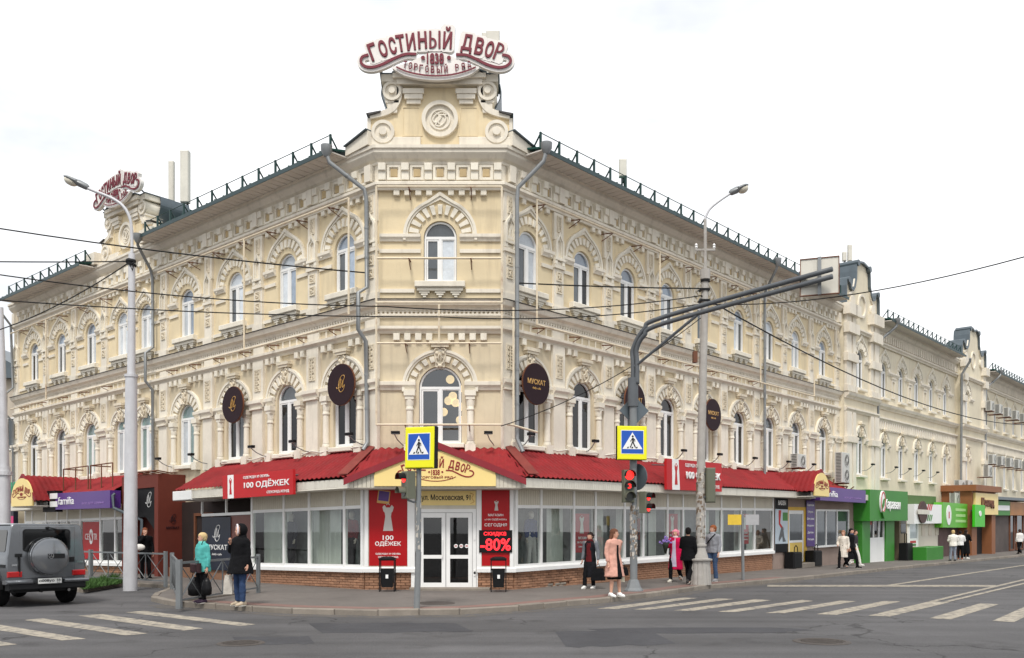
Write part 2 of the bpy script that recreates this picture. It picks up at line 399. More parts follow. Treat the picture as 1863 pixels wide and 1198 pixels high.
def m_voussoir(ri, ro, da):
    def f():
        mb = MB(); a, b = R(90-da/2), R(90+da/2); k = .25; c = .018
        A = [(ri*math.cos(a), ri*math.sin(a)), (ro*math.cos(a), ro*math.sin(a)), (ro*math.cos(b), ro*math.sin(b)), (ri*math.cos(b), ri*math.sin(b))]
        cx = sum(p[0] for p in A)/4; cz = sum(p[1] for p in A)/4
        In = [(p[0]+(cx-p[0])*.1, p[1]+(cz-p[1])*.07) for p in A]
        mb.add([(x,0,z) for x,z in A]+[(x,-.05,z) for x,z in A]+[(x,-.068,z) for x,z in In],
               [(8,9,10,11)]+[(i,(i+1)%4,(i+1)%4+4,i+4) for i in range(4)]+[(i+4,(i+1)%4+4,(i+1)%4+8,i+8) for i in range(4)])
        return mb.mesh('voussoir', M_trimp)
    return cached(('vs', ri, ro, da), f)
def m_keystone():
    mb = MB()
    mb.prism([(-.13,.72),(.13,.72),(.19,1.28),(-.19,1.28)], -.09, 0); mb.box(-.25,.25,-.17,0,1.285,1.36); mb.box(-.3,.3,-.2,0,1.363,1.46)
    for s in (-1, 1):
        mb.ball((s*.09,-.11,1.12), (.05,.05,.055), 8, 6); mb.tube([(s*.03,-.12,.8),(s*.1,-.13,.86),(s*.11,-.13,.96),(s*.04,-.13,1.0)], .026, 6)
        mb.tube([(s*.03,-.11,1.24),(s*.12,-.13,1.25),(s*.16,-.12,1.18)], .025, 6); mb.tube([(s*.02,-.13,1.1),(s*.045,-.15,1.0),(s*.03,-.13,.92)], .022, 6)
    mb.ball((0,-.12,.76), (.07,.05,.05), 8, 6)
    return mb.mesh('keystone', M_carve, 40)
def m_carved(w, h, kind):
    mb = MB(); o = [(-w/2,0),(w/2,0),(w/2,h),(-w/2,h)]; t = .035; i = [(-w/2+t,t),(w/2-t,t),(w/2-t,h-t),(-w/2+t,h-t)]
    mb.ring(o, i, -.035, 0); mb.box(-w/2+t, w/2-t, -.006, 0, t, h-t)
    if kind == 'tall':
        for k in range(max(2, int(h/.16))):
            zc = .1+k*(h-.2)/max(1, int(h/.16)-1); s = 1 if k % 2 else -1
            for q in (-1, 1): mb.tube([(q*.012,-.015,zc-.05),(q*w*.3,-.028,zc-.03),(q*w*.27,-.028,zc+.04),(q*.03,-.02,zc+.05)], .017, 5)
        mb.tube([(0,-.02,t),(0,-.026,h-t)], .014, 5)
    else:
        c = h/2
        for k in range(4):
            a = PI/4+k*PI/2; x, z = math.cos(a), math.sin(a)
            mb.tube([(0,-.015,c),(x*w*.2-z*.03,-.03,c+z*h*.2+x*.03),(x*w*.33,-.03,c+z*h*.33)], .022, 5)
        mb.ball((0,-.02,c), .035, 8, 5)
    return mb.mesh('carved_panel', M_carve, 40)
def m_niche():
    mb = MB(); mb.ring(ogee(.2,.16,18,.45), ogee(.14,.1,18,.45), -.1, 0, closed=False); mb.ring(ogee(.13,.08,18,.45), ogee(.09,.05,18,.45), -.06, 0, closed=False)
    mb.box(-.24,.24,-.11,0,-.53,-.452); mb.box(-.24,-.12,-.09,0,-.66,-.535); mb.box(.12,.24,-.09,0,-.66,-.535)
    return mb.mesh('niche', M_trimp)
def m_sill():
    mb = MB(); mb.cham(-.72,.72,-.2,0,8.71,8.885,.02); mb.box(-.66,.66,-.13,0,8.62,8.707)
    for x in (-.45, 0, .45):
        mb.box(x-.15,x+.15,-.1,0,8.56,8.617); mb.box(x-.1,x+.1,-.085,0,8.5,8.557); mb.box(x-.045,x+.045,-.07,0,8.44,8.497)
    return mb.mesh('window_sill', M_trimp)
def m_sill1(w=1.1): mb = MB(); mb.cham(-w/2,w/2,-.2,0,4.12,4.26,.02); return mb.mesh('window_sill', M_trimp)
def m_colonette():
    mb = MB(); mb.box(-.16,.16,-.2,0,5.7,5.855); mb.box(-.13,.13,-.17,0,5.6,5.697)
    mb.lathe([(.11,5.42),(.12,5.5),(.125,5.595)], 10, T((0,-.05,0))); mb.lathe([(.1,5.28),(.115,5.3),(.115,5.34),(.1,5.36),(.1,5.415)], 10, T((0,-.07,0)))
    mb.lathe([(.105,4.42),(.1,4.8),(.095,5.275)], 10, T((0,-.07,0))); mb.lathe([(.125,4.32),(.13,4.36),(.11,4.41)], 10, T((0,-.07,0))); mb.box(-.15,.15,-.2,0,4.05,4.315)
    return mb.mesh('colonette', M_trimp, 40)
KEY = m_keystone(); SILL3 = m_sill(); SILL1 = m_sill1(); SILL1C = m_sill1(1.4); NICHE = m_niche(); COLN = m_colonette()
CARV3 = m_carved(.2,.5,'tall'); CARV1 = m_carved(.32,.72,'tall'); CARVQ = m_carved(.26,.28,'rose')
def b_(x0,x1,y0,y1,z0,z1,c=.012): return MB().cham(x0,x1,y0,y1,z0,z1,c)
DENT3 = b_(-.085,.085,-.11,0,11.35,11.498).mesh('dentil', M_trimp); DENT1 = b_(-.09,.09,-.12,0,7.2,7.398).mesh('dentil', M_trimp)
CONS = MB().cham(-.11,.11,-.17,-.06,11.77,12.24,.015).cham(-.11,.11,-.23,-.175,12.02,12.235,.015).mesh('console', M_trimp)
def m_fpanel(w):
    def f():
        mb = MB(); o = [(-w/2,11.79),(w/2,11.79),(w/2,12.22),(-w/2,12.22)]; t = .07; mb.ring(o, [(-w/2+t,11.86),(w/2-t,11.86),(w/2-t,12.15),(-w/2+t,12.15)], -.11, -.055); return mb.mesh('frieze_panel', M_trimp)
    return cached(('fp', round(w,2)), f)
def m_finset(w): return cached(('fi', round(w,2)), lambda: MB().cham(-w/2+.1,w/2-.1,-.085,-.055,11.89,12.12,.01).mesh('frieze_inset', M_ochre))

def window(parent, M, w, h, mats, sash=0):
    def fr():
        mb = MB(); mb.ring(arch_outline(w,h), arch_outline(w,h,.05), 0, .09)
        mb.box(-w/2+.05, w/2-.05, .004, .085, h-.04, h+.04); mb.box(-.04, .04, .006, .083, .05, h-.04)
        for s in (-1, 1):             # the sash frames
            x0, x1 = sorted((s*.042, s*(w/2-.057))); t = .045 if s == sash or not sash else .02
            mb.ring([(x0,.057),(x1,.057),(x1,h-.042),(x0,h-.042)], [(x0+t,.057+t),(x1-t,.057+t),(x1-t,h-.042-t),(x0+t,h-.042-t)], .018, .07)
        return mb.mesh('window', M_pvc)
    o = ob('window', cached(('wf', w, h, sash), fr), parent, M)
    def tr():
        n = 16; r = w/2-.05; return MB().prism([(-r, h+.035)]+[(r, h+.035)]+[(r*math.cos(PI*i/n), h+r*math.sin(PI*i/n)) for i in range(1, n)], .05, .06).mesh('pane')
    def pn(): return MB().box(.04, w/2-.05, .05, .06, .05, h-.04).mesh('pane')
    for i, k in enumerate(('t', 'l', 'r')):
        me = cached(('pane', 't' if k == 't' else 'p', w, h, mats[i].name), tr if k == 't' else pn)
        if not me.materials: me.materials.append(mats[i])
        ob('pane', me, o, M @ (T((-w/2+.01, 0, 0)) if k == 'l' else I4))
    return o

def wall_bay(mb, a, b, z0, z1, c, w, zb, zs, dep=.28, n=18):
    r = w/2; f = [(x+c, z+zb) for x, z in arch_outline(w, zs-zb, 0, n)]; top = [(a, z1)]+[(a+(b-a)*(i/n), z1) for i in range(n+1)]+[(b, z1)]
    arc = f[1:-1]; q = lambda *p: mb.add([(x, 0, z) for x, z in p], [tuple(range(len(p)))])
    q((a,z0),(b,z0),(b,zb),(a,zb)); q((a,zb),(c-r,zb),(c-r,zs),(a,zs)); q((c+r,zb),(b,zb),(b,zs),(c+r,zs))
    tp = [(a+(b-a)*i/n, z1) for i in range(n+1)]
    q((a,zs),arc[0],tp[0]); q(arc[-1],(b,zs),tp[-1])
    for i in range(n): q(arc[i], arc[i+1], tp[i+1], tp[i])
    for i in range(len(f)):
        p, p2 = f[i], f[(i+1)%len(f)]; mb.add([(p[0],0,p[1]),(p2[0],0,p2[1]),(p2[0],dep,p2[1]),(p[0],dep,p[1])], [(0,1,2,3)])

def facade(W, th, a0, a1, bays, bounds, m0=0, m1=0, chamfer=False, yel=(M_yel, M_yelo), top=12.7, pw=(.46,.58), simple=0, ends=(0,0)):
    """bays: (s, R, upper pane materials, lower pane materials); bounds: limits of the bays, pilasters stand on the inner ones"""
    up, lo = MB(), MB()
    for i, (s, Rr, um, lm) in enumerate(bays):
        a, b = bounds[i], bounds[i+1]; big = chamfer
        w3 = .92 if big else .9; w1 = 1.2 if big else 1.02; zs1 = 5.86 if big else 5.95
        wall_bay(up, a, b, 8.0, top, s, w3+.03, 8.89, 10.18); wall_bay(lo, a, b, .0, 8.0, s, w1+.03, 4.26, zs1)
        window(th, W.M(s, -.07, 8.9), w3, 10.18-8.9, um, -1 if big else 0); window(th, W.M(s, -.07, 4.27), w1, zs1-4.27, lm, -1 if big else 0)
        piece(th, 'archivolt', m_archivolt(Rr, .2), W.M(s, 0, 10.2)); piece(th, 'window_sill', SILL3, W.M(s, 0, 0))
        piece(th, 'archivolt', m_archivolt(Rr+.03 if big else Rr, .0), W.M(s, 0, zs1)); piece(th, 'keystone', KEY, W.M(s, 0, zs1-.26+(.06 if big else 0)+(Rr-1)*.9))
        piece(th, 'window_sill', SILL1C if big else SILL1, W.M(s, 0, 0))
        nv = 5; st = 15.6
        for k in range(-nv, nv+1):
            piece(th, 'voussoir', m_voussoir(.62 if Rr > .9 else .55, Rr-.15, 9.4), W.M(s, 0, 10.2, ry=-R(k*st)))
            if k: piece(th, 'voussoir', m_voussoir(.74 if big else (.6 if Rr > .9 else .55), Rr-.14, 9.6), W.M(s, 0, zs1, ry=-R(k*st)))
        for q in (-1, 1):
            e = (b if q > 0 else a); lim = abs(e-s)-(.02 if chamfer else .0)
            x0, x1 = sorted((s+q*.56, s+q*min(lim, 1.14 if not chamfer else 9)))
            for nm, pr, xa, xb in (('impost', IMP3, x0, x1), ('band', [(0,9.72),(.05,9.72),(.05,9.83),(0,9.84)], x0, x1), ('band', [(0,8.58),(.05,8.58),(.05,8.69),(0,8.7)], *sorted((s+q*.74, s+q*lim))),
                                   ('impost', [(p, z+(zs1-5.86)-.08) for p, z in IMP1], *sorted((s+q*(w1/2+.1), s+q*lim)))):
                if xb-xa > .03: mb = MB(); W.strip(mb, pr, xa, xb); W.part(nm, mb, M_trim, th)
            if not simple: piece(th, 'colonette', COLN, W.M(s+q*(w1/2+.27), 0, zs1-5.95))
        nd = max(3, int((b-a-.7)/.31))
        for k in range(nd):
            x = a+.35+(b-a-.7)*(k+.5)/nd
            if abs(x-s) > .2: piece(th, 'dentil', DENT3, W.M(x, 0, 0))
            if abs(x-s) > .3: piece(th, 'dentil', DENT1, W.M(x, 0, 0))
        npn = 5 if chamfer else max(2, round((b-a-.5)/.58)); per = (b-a-(.2 if chamfer else .48))/npn
        for k in range(npn):
            x = (a+b)/2+(k-(npn-1)/2)*per; wp = min(.4, per-.22)
            piece(th, 'frieze_panel', m_fpanel(wp), W.M(x, 0, 0)); piece(th, 'frieze_inset', m_finset(wp), W.M(x, 0, 0))
            piece(th, 'console', CONS, W.M(x-per/2, 0, 0))
        piece(th, 'console', CONS, W.M((a+b)/2+npn/2*per, 0, 0))
    W.part('upper_wall', up, yel[0], th); W.part('lower_wall', lo, yel[1], th)
    for nm, pr in (('cornice', COVE), ('frieze', FRZ), ('ledge', LEDGE3), ('ledge', LEDGE2), ('ledge', MOULD2), ('string_course', STRING)):
        mb = MB(); W.strip(mb, pr, a0, a1, m0, m1); W.part(nm, mb, M_trim, th)
    mb = MB(); W.strip(mb, [(0,8.37),(.3,8.335),(.3,8.352),(0,8.39)], a0, a1, m0, m1); W.part('ledge_flashing', mb, M_flash, th)
    mb = MB(); n = int((a1-a0)/.125)
    for k in range(n): x = a0+(a1-a0)*(k+.5)/n; mb.box(x-.03, x+.03, -.075, 0, 7.97, 8.058)
    W.strip(mb, [(0,8.02),(.055,8.02),(.055,8.057),(0,8.057)], a0, a1, m0, m1)
    if not chamfer:
        n = int((a1-a0)/.36)
        for k in range(n): x = a0+(a1-a0)*(k+.5)/n; mb.box(x-.03, x+.03, -.035, 0, 7.632, 7.848)
    W.part('crenel_band', mb, M_trim, th, kind='stuff')
    # pilasters
    pil = list(bounds[1:-1])+([] if chamfer else [bounds[0]+.26 if ends[0] else None, bounds[-1]-.26 if ends[1] else None])
    for x in pil:
        if x is None: continue
        mb = MB(); h = pw[0]/2; mb.box(x-h, x+h, -.09, 0, 8.39, 10.0); mb.box(x-h, x+h, -.09, 0, 10.66, 11.495); mb.box(x-h-.05, x+h+.05, -.13, 0, 8.385, 8.6)
        mb.box(x-h+.04, x+h-.04, -.05, 0, 10.0, 10.66)
        mb.box(x-h-.03, x+h+.03, -.15, 0, 9.78, 9.88); h = pw[1]/2
        mb.box(x-h, x+h, -.1, 0, 6.1, 7.4); mb.box(x-h, x+h, -.12, 0, 4.0, 5.8); W.strip(mb, [(p+.1, z) for p, z in IMP1], x-h-.06, x+h+.06)
        mb.box(x-h-.02, x+h+.02, -.2, 0, 5.8, 5.858)
        mb.box(x-.13, x+.13, -.24, -.06, 11.77, 12.24)
        mb.box(x-h, x+h, -.07, 0, 7.632, 7.848)
        W.part('pilaster', mb, M_trim, th)
        piece(th, 'carved_panel', CARV3, W.M(x, .09, 10.9)); piece(th, 'niche', NICHE, W.M(x, .05, 10.56))
        for z in (9.02, 9.4): piece(th, 'carved_panel', CARVQ, W.M(x, .09, z))
        piece(th, 'carved_panel', CARV1, W.M(x, .1, 6.4))

A = lambda t, l, r=None: (t, l, r or l)
U_ = A(P_sky, P_mid, P_pale)
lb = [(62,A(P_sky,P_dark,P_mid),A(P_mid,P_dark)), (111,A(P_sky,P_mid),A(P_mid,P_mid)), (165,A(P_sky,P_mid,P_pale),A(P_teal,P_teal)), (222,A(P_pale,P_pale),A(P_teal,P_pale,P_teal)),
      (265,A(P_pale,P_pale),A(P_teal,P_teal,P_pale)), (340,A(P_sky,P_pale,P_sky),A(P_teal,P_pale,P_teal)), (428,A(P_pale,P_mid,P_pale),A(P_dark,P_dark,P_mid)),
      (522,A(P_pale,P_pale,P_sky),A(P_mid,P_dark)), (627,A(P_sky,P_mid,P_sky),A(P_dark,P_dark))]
ls = [WL.px(x) for x, _, _ in lb]
lbounds = [-25.5]+[(ls[i]+ls[i+1])/2 for i in range(8)]+[0]
lbays = [(ls[i], .84 if i in (3, 4) else 1.03, lb[i][1], lb[i][2]) for i in range(9)]
facade(WL, bld, -25.5, 0, lbays, lbounds, 0, ML, ends=(1, 1))
facade(WC, bld, -CW, CW, [(0, 1.06, A(P_mid, P_mid, P_pale), (G_clear, G_clear, G_clear))], [-CW, CW], -ML, MR, chamfer=True)
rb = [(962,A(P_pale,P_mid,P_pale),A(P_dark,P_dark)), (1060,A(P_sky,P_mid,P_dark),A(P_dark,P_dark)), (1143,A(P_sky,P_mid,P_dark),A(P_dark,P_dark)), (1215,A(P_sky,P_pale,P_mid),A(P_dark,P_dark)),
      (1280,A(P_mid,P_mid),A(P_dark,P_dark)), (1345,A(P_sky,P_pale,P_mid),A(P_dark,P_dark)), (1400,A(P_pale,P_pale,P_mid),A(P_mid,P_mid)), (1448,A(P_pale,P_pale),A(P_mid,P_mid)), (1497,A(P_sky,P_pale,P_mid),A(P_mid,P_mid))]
rs = [WR.px(x) for x, _, _ in rb]
rbounds = [0]+[(rs[i]+rs[i+1])/2 for i in range(8)]+[25.1]
rbays = [(rs[i], 1.0, rb[i][1], rb[i][2]) for i in range(9)]
facade(WR, bld, 0, 25.1, rbays, rbounds, -MR, 0, ends=(1, 1))
# the room behind the corner window, with its lit globe lamps
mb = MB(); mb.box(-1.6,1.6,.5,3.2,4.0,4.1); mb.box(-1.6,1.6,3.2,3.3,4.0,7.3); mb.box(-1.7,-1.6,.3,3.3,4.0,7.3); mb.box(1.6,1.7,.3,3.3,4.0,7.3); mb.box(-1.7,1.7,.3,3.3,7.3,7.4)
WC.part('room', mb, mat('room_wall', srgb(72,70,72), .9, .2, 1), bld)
M_globe = mat('lit_globe', (1,.74,.38), .5, 0, emit=1.15)
lampc = thing('pendant_lamp', 'cluster of warm glowing globe lamps seen behind the big corner window', 'lamp', WC.M(.2, -1.2, 5.3))
for x, z in ((.0,1.0),(.42,.72),(-.05,.36),(.08,.5),(.16,.3),(.38,.18),(-.2,.02),(.3,-.22),(.52,.05)):
    part('globe', MB().ball((x,.0,z), .13, 12, 8), M_globe, lampc, smooth=1)
part('cord', MB().tube([(.1,.15,1.98),(.1,.15,.9)], .012, 5), M_black, lampc)

# ---- roof, eaves, railing
M_gutter = mat('green_grey_gutter', srgb(48,68,70), .5, .15, 2)
def eave(W, a0, a1, v=1.0, roof=True, skew0=0, skew1=0, z=12.6):
    mb = MB(); W.strip(mb, [(.3,z+.02),(v,z),(v,z+.03),(.3,z+.06)], a0, a1, skew0, skew1)
    n = int((a1-a0)/.3)
    for k in range(n): x = a0+(a1-a0)*(k+.5)/n; mb.box(x-.012,x+.012,-v+.02,-.36,z-.006,z+.012)
    W.part('soffit', mb, M_soffit, bld)
    mb = MB(); W.strip(mb, [(v+.003,z-.03),(v+.025,z-.03),(v+.025,z+.1),(v+.003,z+.1)], a0, a1, skew0, skew1); W.part('gutter', mb, M_gutter, bld)
    mb = MB(); W.strip(mb, [(v+.02,z+.104),(v-.1,z+.13),(-7,z+1.9),(-7,z+1.75),(v-.02,z+.07)], a0, a1)
    for k in range(int((a1-a0)/.5)): x = a0+.25+k*.5; W.strip(mb, [(v,z+.11),(-7,z+1.89),(-7,z+1.93),(v,z+.15)], x-.012, x+.012)
    W.part('roof', mb, M_green, bld)
def railing(W, a0, a1, th, v=.72, z=12.74):
    mb = MB(); mb.tube([W.P(a0,v,z+.12),W.P(a1,v,z+.12)], .034, 6); mb.tube([W.P(a0,v,z+.52),W.P(a1,v,z+.52)], .014, 5)
    o = part('roof_railing', mb, M_greend, th, I4)
    pm = MB().box(-.028,.028,-.028,.028,-.08,.54).tube([(0,0,.5),(0,.38,.02)], .026, 5).box(-.05,.05,-.05,.12,-.1,-.03).mesh('post', M_greend)
    n = max(2, round((a1-a0)/.86))
    for k in range(n+1): ob('post', pm, o, W.M(a0+(a1-a0)*k/n, v, z))
    bk = MB().cham(-.1,.1,-.08,.06,-.05,.1,.02).mesh('snow_guard', M_green)
    for k in range(0, n, 2): ob('snow_guard', bk, o, W.M(a0+(a1-a0)*(k+.5)/n, v+.05, z))
eave(WL, -12.2, -1.0); eave(WL, -24.7, -16.7); eave(WR, .65, 23.9)
railing(WL, -12.0, -1.3, bld); railing(WL, -24.4, -16.8, bld); railing(WR, .9, 23.6, bld)
mb = MB(); mb.slab([tuple((WL.P(-25.5,-6.9,0)).xy), tuple(WL.P(-2,-6.9,0).xy), tuple(WR.P(2,-6.9,0).xy), tuple(WR.P(25,-6.9,0).xy), tuple((WR.P(25,-12,0)).xy), tuple(WL.P(-25.5,-12,0).xy)], 13.9, 14.0)
part('roof_deck', mb, M_green, bld, I4)
mb = MB()
for a, b in ((-25.5, -16.6), ): mb.merge(MB().prism([(-.0,12.7),(.0,12.7),(0,12.7)], 0, .1)) if 0 else None
WL.part('end_wall', MB().box(-25.5,-25.3,.02,9,0,12.9), M_yelo, bld); WR.part('end_wall', MB().box(24.9,25.1,.02,9,0,12.9), M_yelo, bld)

# ---- attic gables (the corner one and its twin on the left front)
def attic(W, s, z0, th):
    out = [(2.04,0),(2.04,.86),(1.62,.96),(1.46,1.06),(1.38,1.26),(1.34,1.5),(1.34,1.75)]
    o2 = out+[(1.5,1.78),(1.5,2.06),(1.1,2.12)]
    half = out; poly = [(x, z) for x, z in half]+[(-x, z) for x, z in reversed(half)]
    M = W.M(s, -.05, z0)
    part('gable_wall', MB().prism(poly, -.12, .7), M_yel, th, M)
    for q in (-1, 1):
        mb = MB(); sp = smooth_pts([(q*2.0,.9),(q*1.62,.98),(q*1.36,1.1),(q*1.22,1.3),(q*1.15,1.55),(q*1.15,1.75)], 5); ribbon(mb, sp, .16, -.22, .6)
        mb.prism([(q*x, z) for x, z in ([(2.08,.0),(2.08,.86),(1.98,.86),(1.98,.0)] if q < 0 else [(1.98,.0),(2.08,.0),(2.08,.86),(1.98,.86)])], -.16, .72)
        part('volute_band', mb, M_trim, th, M)
        for cx, cz, rr in ((1.62,.44,.33),(1.36,1.6,.27)):
            mb = MB(); mb.prism(disc(q*cx, cz, rr), -.22, .5); mb.ring(disc(q*cx, cz, rr), disc(q*cx, cz, rr*.72), -.27, -.2); mb.prism(disc(q*cx, cz, rr*.34, None, 14), -.31, -.2)
            part('scroll', mb, M_trim, th, M)
        mb = MB(); mb.box(q*1.36-.14,q*1.36+.14,-.2,.5,1.0,1.34); mb.box(q*1.36-.19,q*1.36+.19,-.22,.5,1.28,1.345); part('scroll_bracket', mb, M_trim, th, M)
        mb = MB(); mb.box(q*.75-.3,q*.75+.3,-.28,-.1,1.52,1.66); mb.box(q*.75-.26,q*.75+.26,-.25,-.1,1.38,1.515); mb.box(q*.75-.2,q*.75+.2,-.2,-.1,1.26,1.375); part('capital', mb, M_trim, th, M)
        mb = MB(); mb.box(q*1.3-.75,q*1.3+.75,-.26,-.05,.0,.2) if 0 else mb.cham(min(q*.55,q*2.06),max(q*.55,q*2.06),-.24,-.1,.004,.3,.02); part('plinth', mb, M_trim, th, M)
        part('gable_panel', MB().ring([(q*1.08,.36),(q*1.08,1.2),(q*.58,1.2),(q*.5,.36)] if q < 0 else [(q*.5,.36),(q*1.08,.36),(q*1.08,1.2),(q*.58,1.2)], [(q*1.05,.39),(q*1.05,1.17),(q*.61,1.17),(q*.53,.39)] if q < 0 else [(q*.53,.39),(q*1.05,.39),(q*1.05,1.17),(q*.61,1.17)], -.14, -.11), M_yel, th, M)
        mb = MB(); mb.prism([(q*2.02,.9),(q*1.7,.99),(q*1.68,1.03),(q*2.1,.95)] if q > 0 else [(q*2.1,.95),(q*1.68,1.03),(q*1.7,.99),(q*2.02,.9)], -.28, .75); part('gable_flashing', mb, M_flash, th, M)
    mb = MB(); mb.ring(disc(0,.82,.52,None,40), disc(0,.82,.41,None,40), -.24, -.1); mb.ring(disc(0,.82,.3,None,36), disc(0,.82,.255,None,36), -.19, -.1); mb.prism(disc(0,.82,.41,None,36), -.15, -.1)
    md = part('medallion', mb, M_trim, th, M)
    mb = MB()
    for P in ([(-.13,1.0),(-.02,.95),(.2,.96),(.06,1.03),(-.1,.96),(-.2,.82),(-.14,.72),(-.03,.78),(.04,.9)], [(.02,.96),(-.04,.8),(-.12,.66),(-.02,.62),(.12,.72),(.17,.86),(.1,.97)], [(-.02,.93),(-.06,.8),(-.02,.68)]):
        mb.tube([(x,-.17,z) for x, z in smooth_pts(P, 5)], .024, 6)
    part('monogram', mb, M_trim, md, M, smooth=1)
    mb = MB(); mb.box(-1.22,1.22,-.34,.7,1.75,1.9); mb.box(-1.32,1.32,-.42,.72,1.903,2.03); mb.box(-1.66,-1.23,-.28,.6,1.9-.05,2.06); mb.box(1.23,1.66,-.28,.6,1.9-.05,2.06); mb.prism([(-1.28,2.032),(1.28,2.032),(1.02,2.16),(-1.02,2.16)], -.34, .7)
    part('gable_cornice', mb, M_trim, th, M)
    mb = MB(); ribbon(mb, [(-1.34,2.05),(-1.05,2.18),(1.05,2.18),(1.34,2.05)], .04, -.4, 1.9); mb.box(-1.7,-1.23,-.3,.9,2.065,2.09); mb.box(1.23,1.7,-.3,.9,2.065,2.09)
    for q in (-1,1): ribbon(mb, smooth_pts([(q*1.7,2.07),(q*1.74,1.75),(q*1.6,1.4),(q*1.44,1.15),(q*1.4,1.06)],4), .03, .3, 1.5)
    part('gable_roof', mb, M_dgalv, th, M)
attic(WC, 0, 12.69, bld); attic(WL, -14.6, 12.69, bld)
# stubs that turn the corner cornice into the eaves
for W, a, q in ((WL, -.5, -1), (WR, .33, 1)):
    mb = MB(); x0, x1 = sorted((q*.02, q*1.0)); mb.prism([(x0,12.72),(x1,12.66),(x1,12.9),(x0,13.12)] if q > 0 else [(x0,12.66),(x1,12.72),(x1,13.12),(x0,12.9)], -.42, .6); W.part('eave_return', mb, M_trim, bld)
    mb = MB(); mb.prism([(x0,13.13),(x1,12.91),(x1,12.935),(x0,13.155)] if q > 0 else [(x0,12.91),(x1,13.13),(x1,13.155),(x0,12.935)], -.5, .8); W.part('eave_return_flashing', mb, M_dgalv, bld)
for x0, x1, q in ((-12.9,-12.0,1),(-17.3,-16.5,-1)):
    mb = MB(); mb.box(x0,x1,-.5,.6,12.72,13.2); WL.part('eave_return', mb, M_trim, bld)

# ---- downpipes
def downpipe(W, th, pts, r=.062, funnel=True):
    P = [W.P(*p) for p in pts]; mb = MB(); mb.tube(P, r, 10)
    for a, b in zip(P, P[1:]):
        if (a-b).length > 1.2:
            n = int((a-b).length/1.15)
            for k in range(1, n+1):
                c = a.lerp(b, k/(n+1)); d = (b-a).normalized(); mb.tube([c-d*.03, c+d*.03], r+.009, 10)
    if funnel: mb.lathe([(.07,-.1),(.16,.06),(.17,.22),(.15,.22)], 12, T(P[0]))
    part('downpipe', mb, M_galv, th, I4, smooth=40)
downpipe(WL, bld, [(-1.05,1.06,12.55),(-1.0,1.0,12.3),(-.3,.3,11.55),(-.28,.24,11.3),(-.28,.22,8.75),(-.33,.5,8.55),(-.33,.5,7.5),(-.3,.24,7.2),(-.28,.2,4.3),(-.25,.4,4.05)])
downpipe(WR, bld, [(.75,1.06,12.6),(.7,1.0,12.3),(.3,.38,11.6),(.3,.34,11.3),(.3,.34,4.4),(.32,.55,4.0)])
downpipe(WL, bld, [(-11.9,1.06,12.5),(-12.0,1.0,12.35),(-12.4,.3,11.7),(-12.4,.22,11.4),(-12.4,.2,8.8),(-12.4,.5,8.55),(-12.4,.5,7.5),(-12.4,.22,7.2),(-12.4,.2,4.0)], .055)
downpipe(WR, bld, [(15.9,1.05,12.6),(15.9,1.0,12.4),(16.3,.35,11.7),(16.3,.3,11.4),(16.3,.3,3.9)], .055)
downpipe(WL, bld, [(-25.2,1.0,12.5),(-25.3,.3,11.7),(-25.3,.2,8.8),(-25.3,.5,8.5),(-25.3,.5,7.5),(-25.3,.2,7.2),(-25.3,.2,2)], .055)
# ------------------------------------------------------------------ ground, pavement, kerbs, markings
M_asph = mat('asphalt', srgb(88,87,88), .85, .16, .35, bump=.5, bs=45, grime=.25, scol=(.065,.062,.06))
def asphalt_detail(m):
    n = m.node_tree; N = n.nodes.new; K = n.links.new; b = n.nodes['Principled BSDF']; src = b.inputs['Base Color'].links[0].from_socket
    geo = N('ShaderNodeNewGeometry'); pos = geo.outputs['Position']
    def nz(scale, mp=None, det=5):
        z = N('ShaderNodeTexNoise'); z.inputs['Scale'].default_value = scale; z.inputs['Detail'].default_value = det
        if mp: q = N('ShaderNodeMapping'); q.inputs['Scale'].default_value = mp[0]; q.inputs['Rotation'].default_value = (0,0,mp[1]); K(pos, q.inputs['Vector']); K(q.outputs[0], z.inputs['Vector'])
        else: K(pos, z.inputs['Vector'])
        return z.outputs['Fac']
    def rng(s_, a, b_, lo, hi): q = N('ShaderNodeMapRange'); q.inputs['From Min'].default_value = a; q.inputs['From Max'].default_value = b_; q.inputs['To Min'].default_value = lo; q.inputs['To Max'].default_value = hi; K(s_, q.inputs['Value']); return q.outputs[0]
    def mul(c, f): q = N('ShaderNodeVectorMath'); q.operation = 'SCALE'; K(c, q.inputs[0]); K(f, q.inputs['Scale']); return q.outputs[0]
    c = mul(src, rng(nz(.13, None, 3), .3, .7, .8, 1.22)); c = mul(c, rng(nz(1, ((.06,1.1,1), .75)), .35, .68, 1.14, .8)); c = mul(c, rng(nz(38, None, 2), .3, .7, .8, 1.22)); c = mul(c, rng(nz(.9, None, 8), .6, .72, 1, .72))
    v = N('ShaderNodeTexVoronoi'); v.feature = 'DISTANCE_TO_EDGE'; v.inputs['Scale'].default_value = .3
    w_ = N('ShaderNodeTexNoise'); w_.inputs['Scale'].default_value = 1.2; w_.inputs['Detail'].default_value = 6; K(pos, w_.inputs['Vector']); ad = N('ShaderNodeVectorMath'); ad.operation = 'MULTIPLY_ADD'; ad.inputs[1].default_value = (1.4,1.4,0); K(w_.outputs['Color'], ad.inputs[0]); K(pos, ad.inputs[2]); K(ad.outputs[0], v.inputs['Vector'])
    cr = rng(v.outputs['Distance'], .002, .009, .45, 1); msk = rng(nz(.22, None, 2), .48, .56, 0, 1); mx = N('ShaderNodeMix'); K(msk, mx.inputs[0]); mx.inputs[2].default_value = 1; K(cr, mx.inputs[3]); c = mul(c, mx.outputs[0])
    K(c, b.inputs['Base Color']); b.inputs['Specular IOR Level'].default_value = .3; return m
asphalt_detail(M_asph)
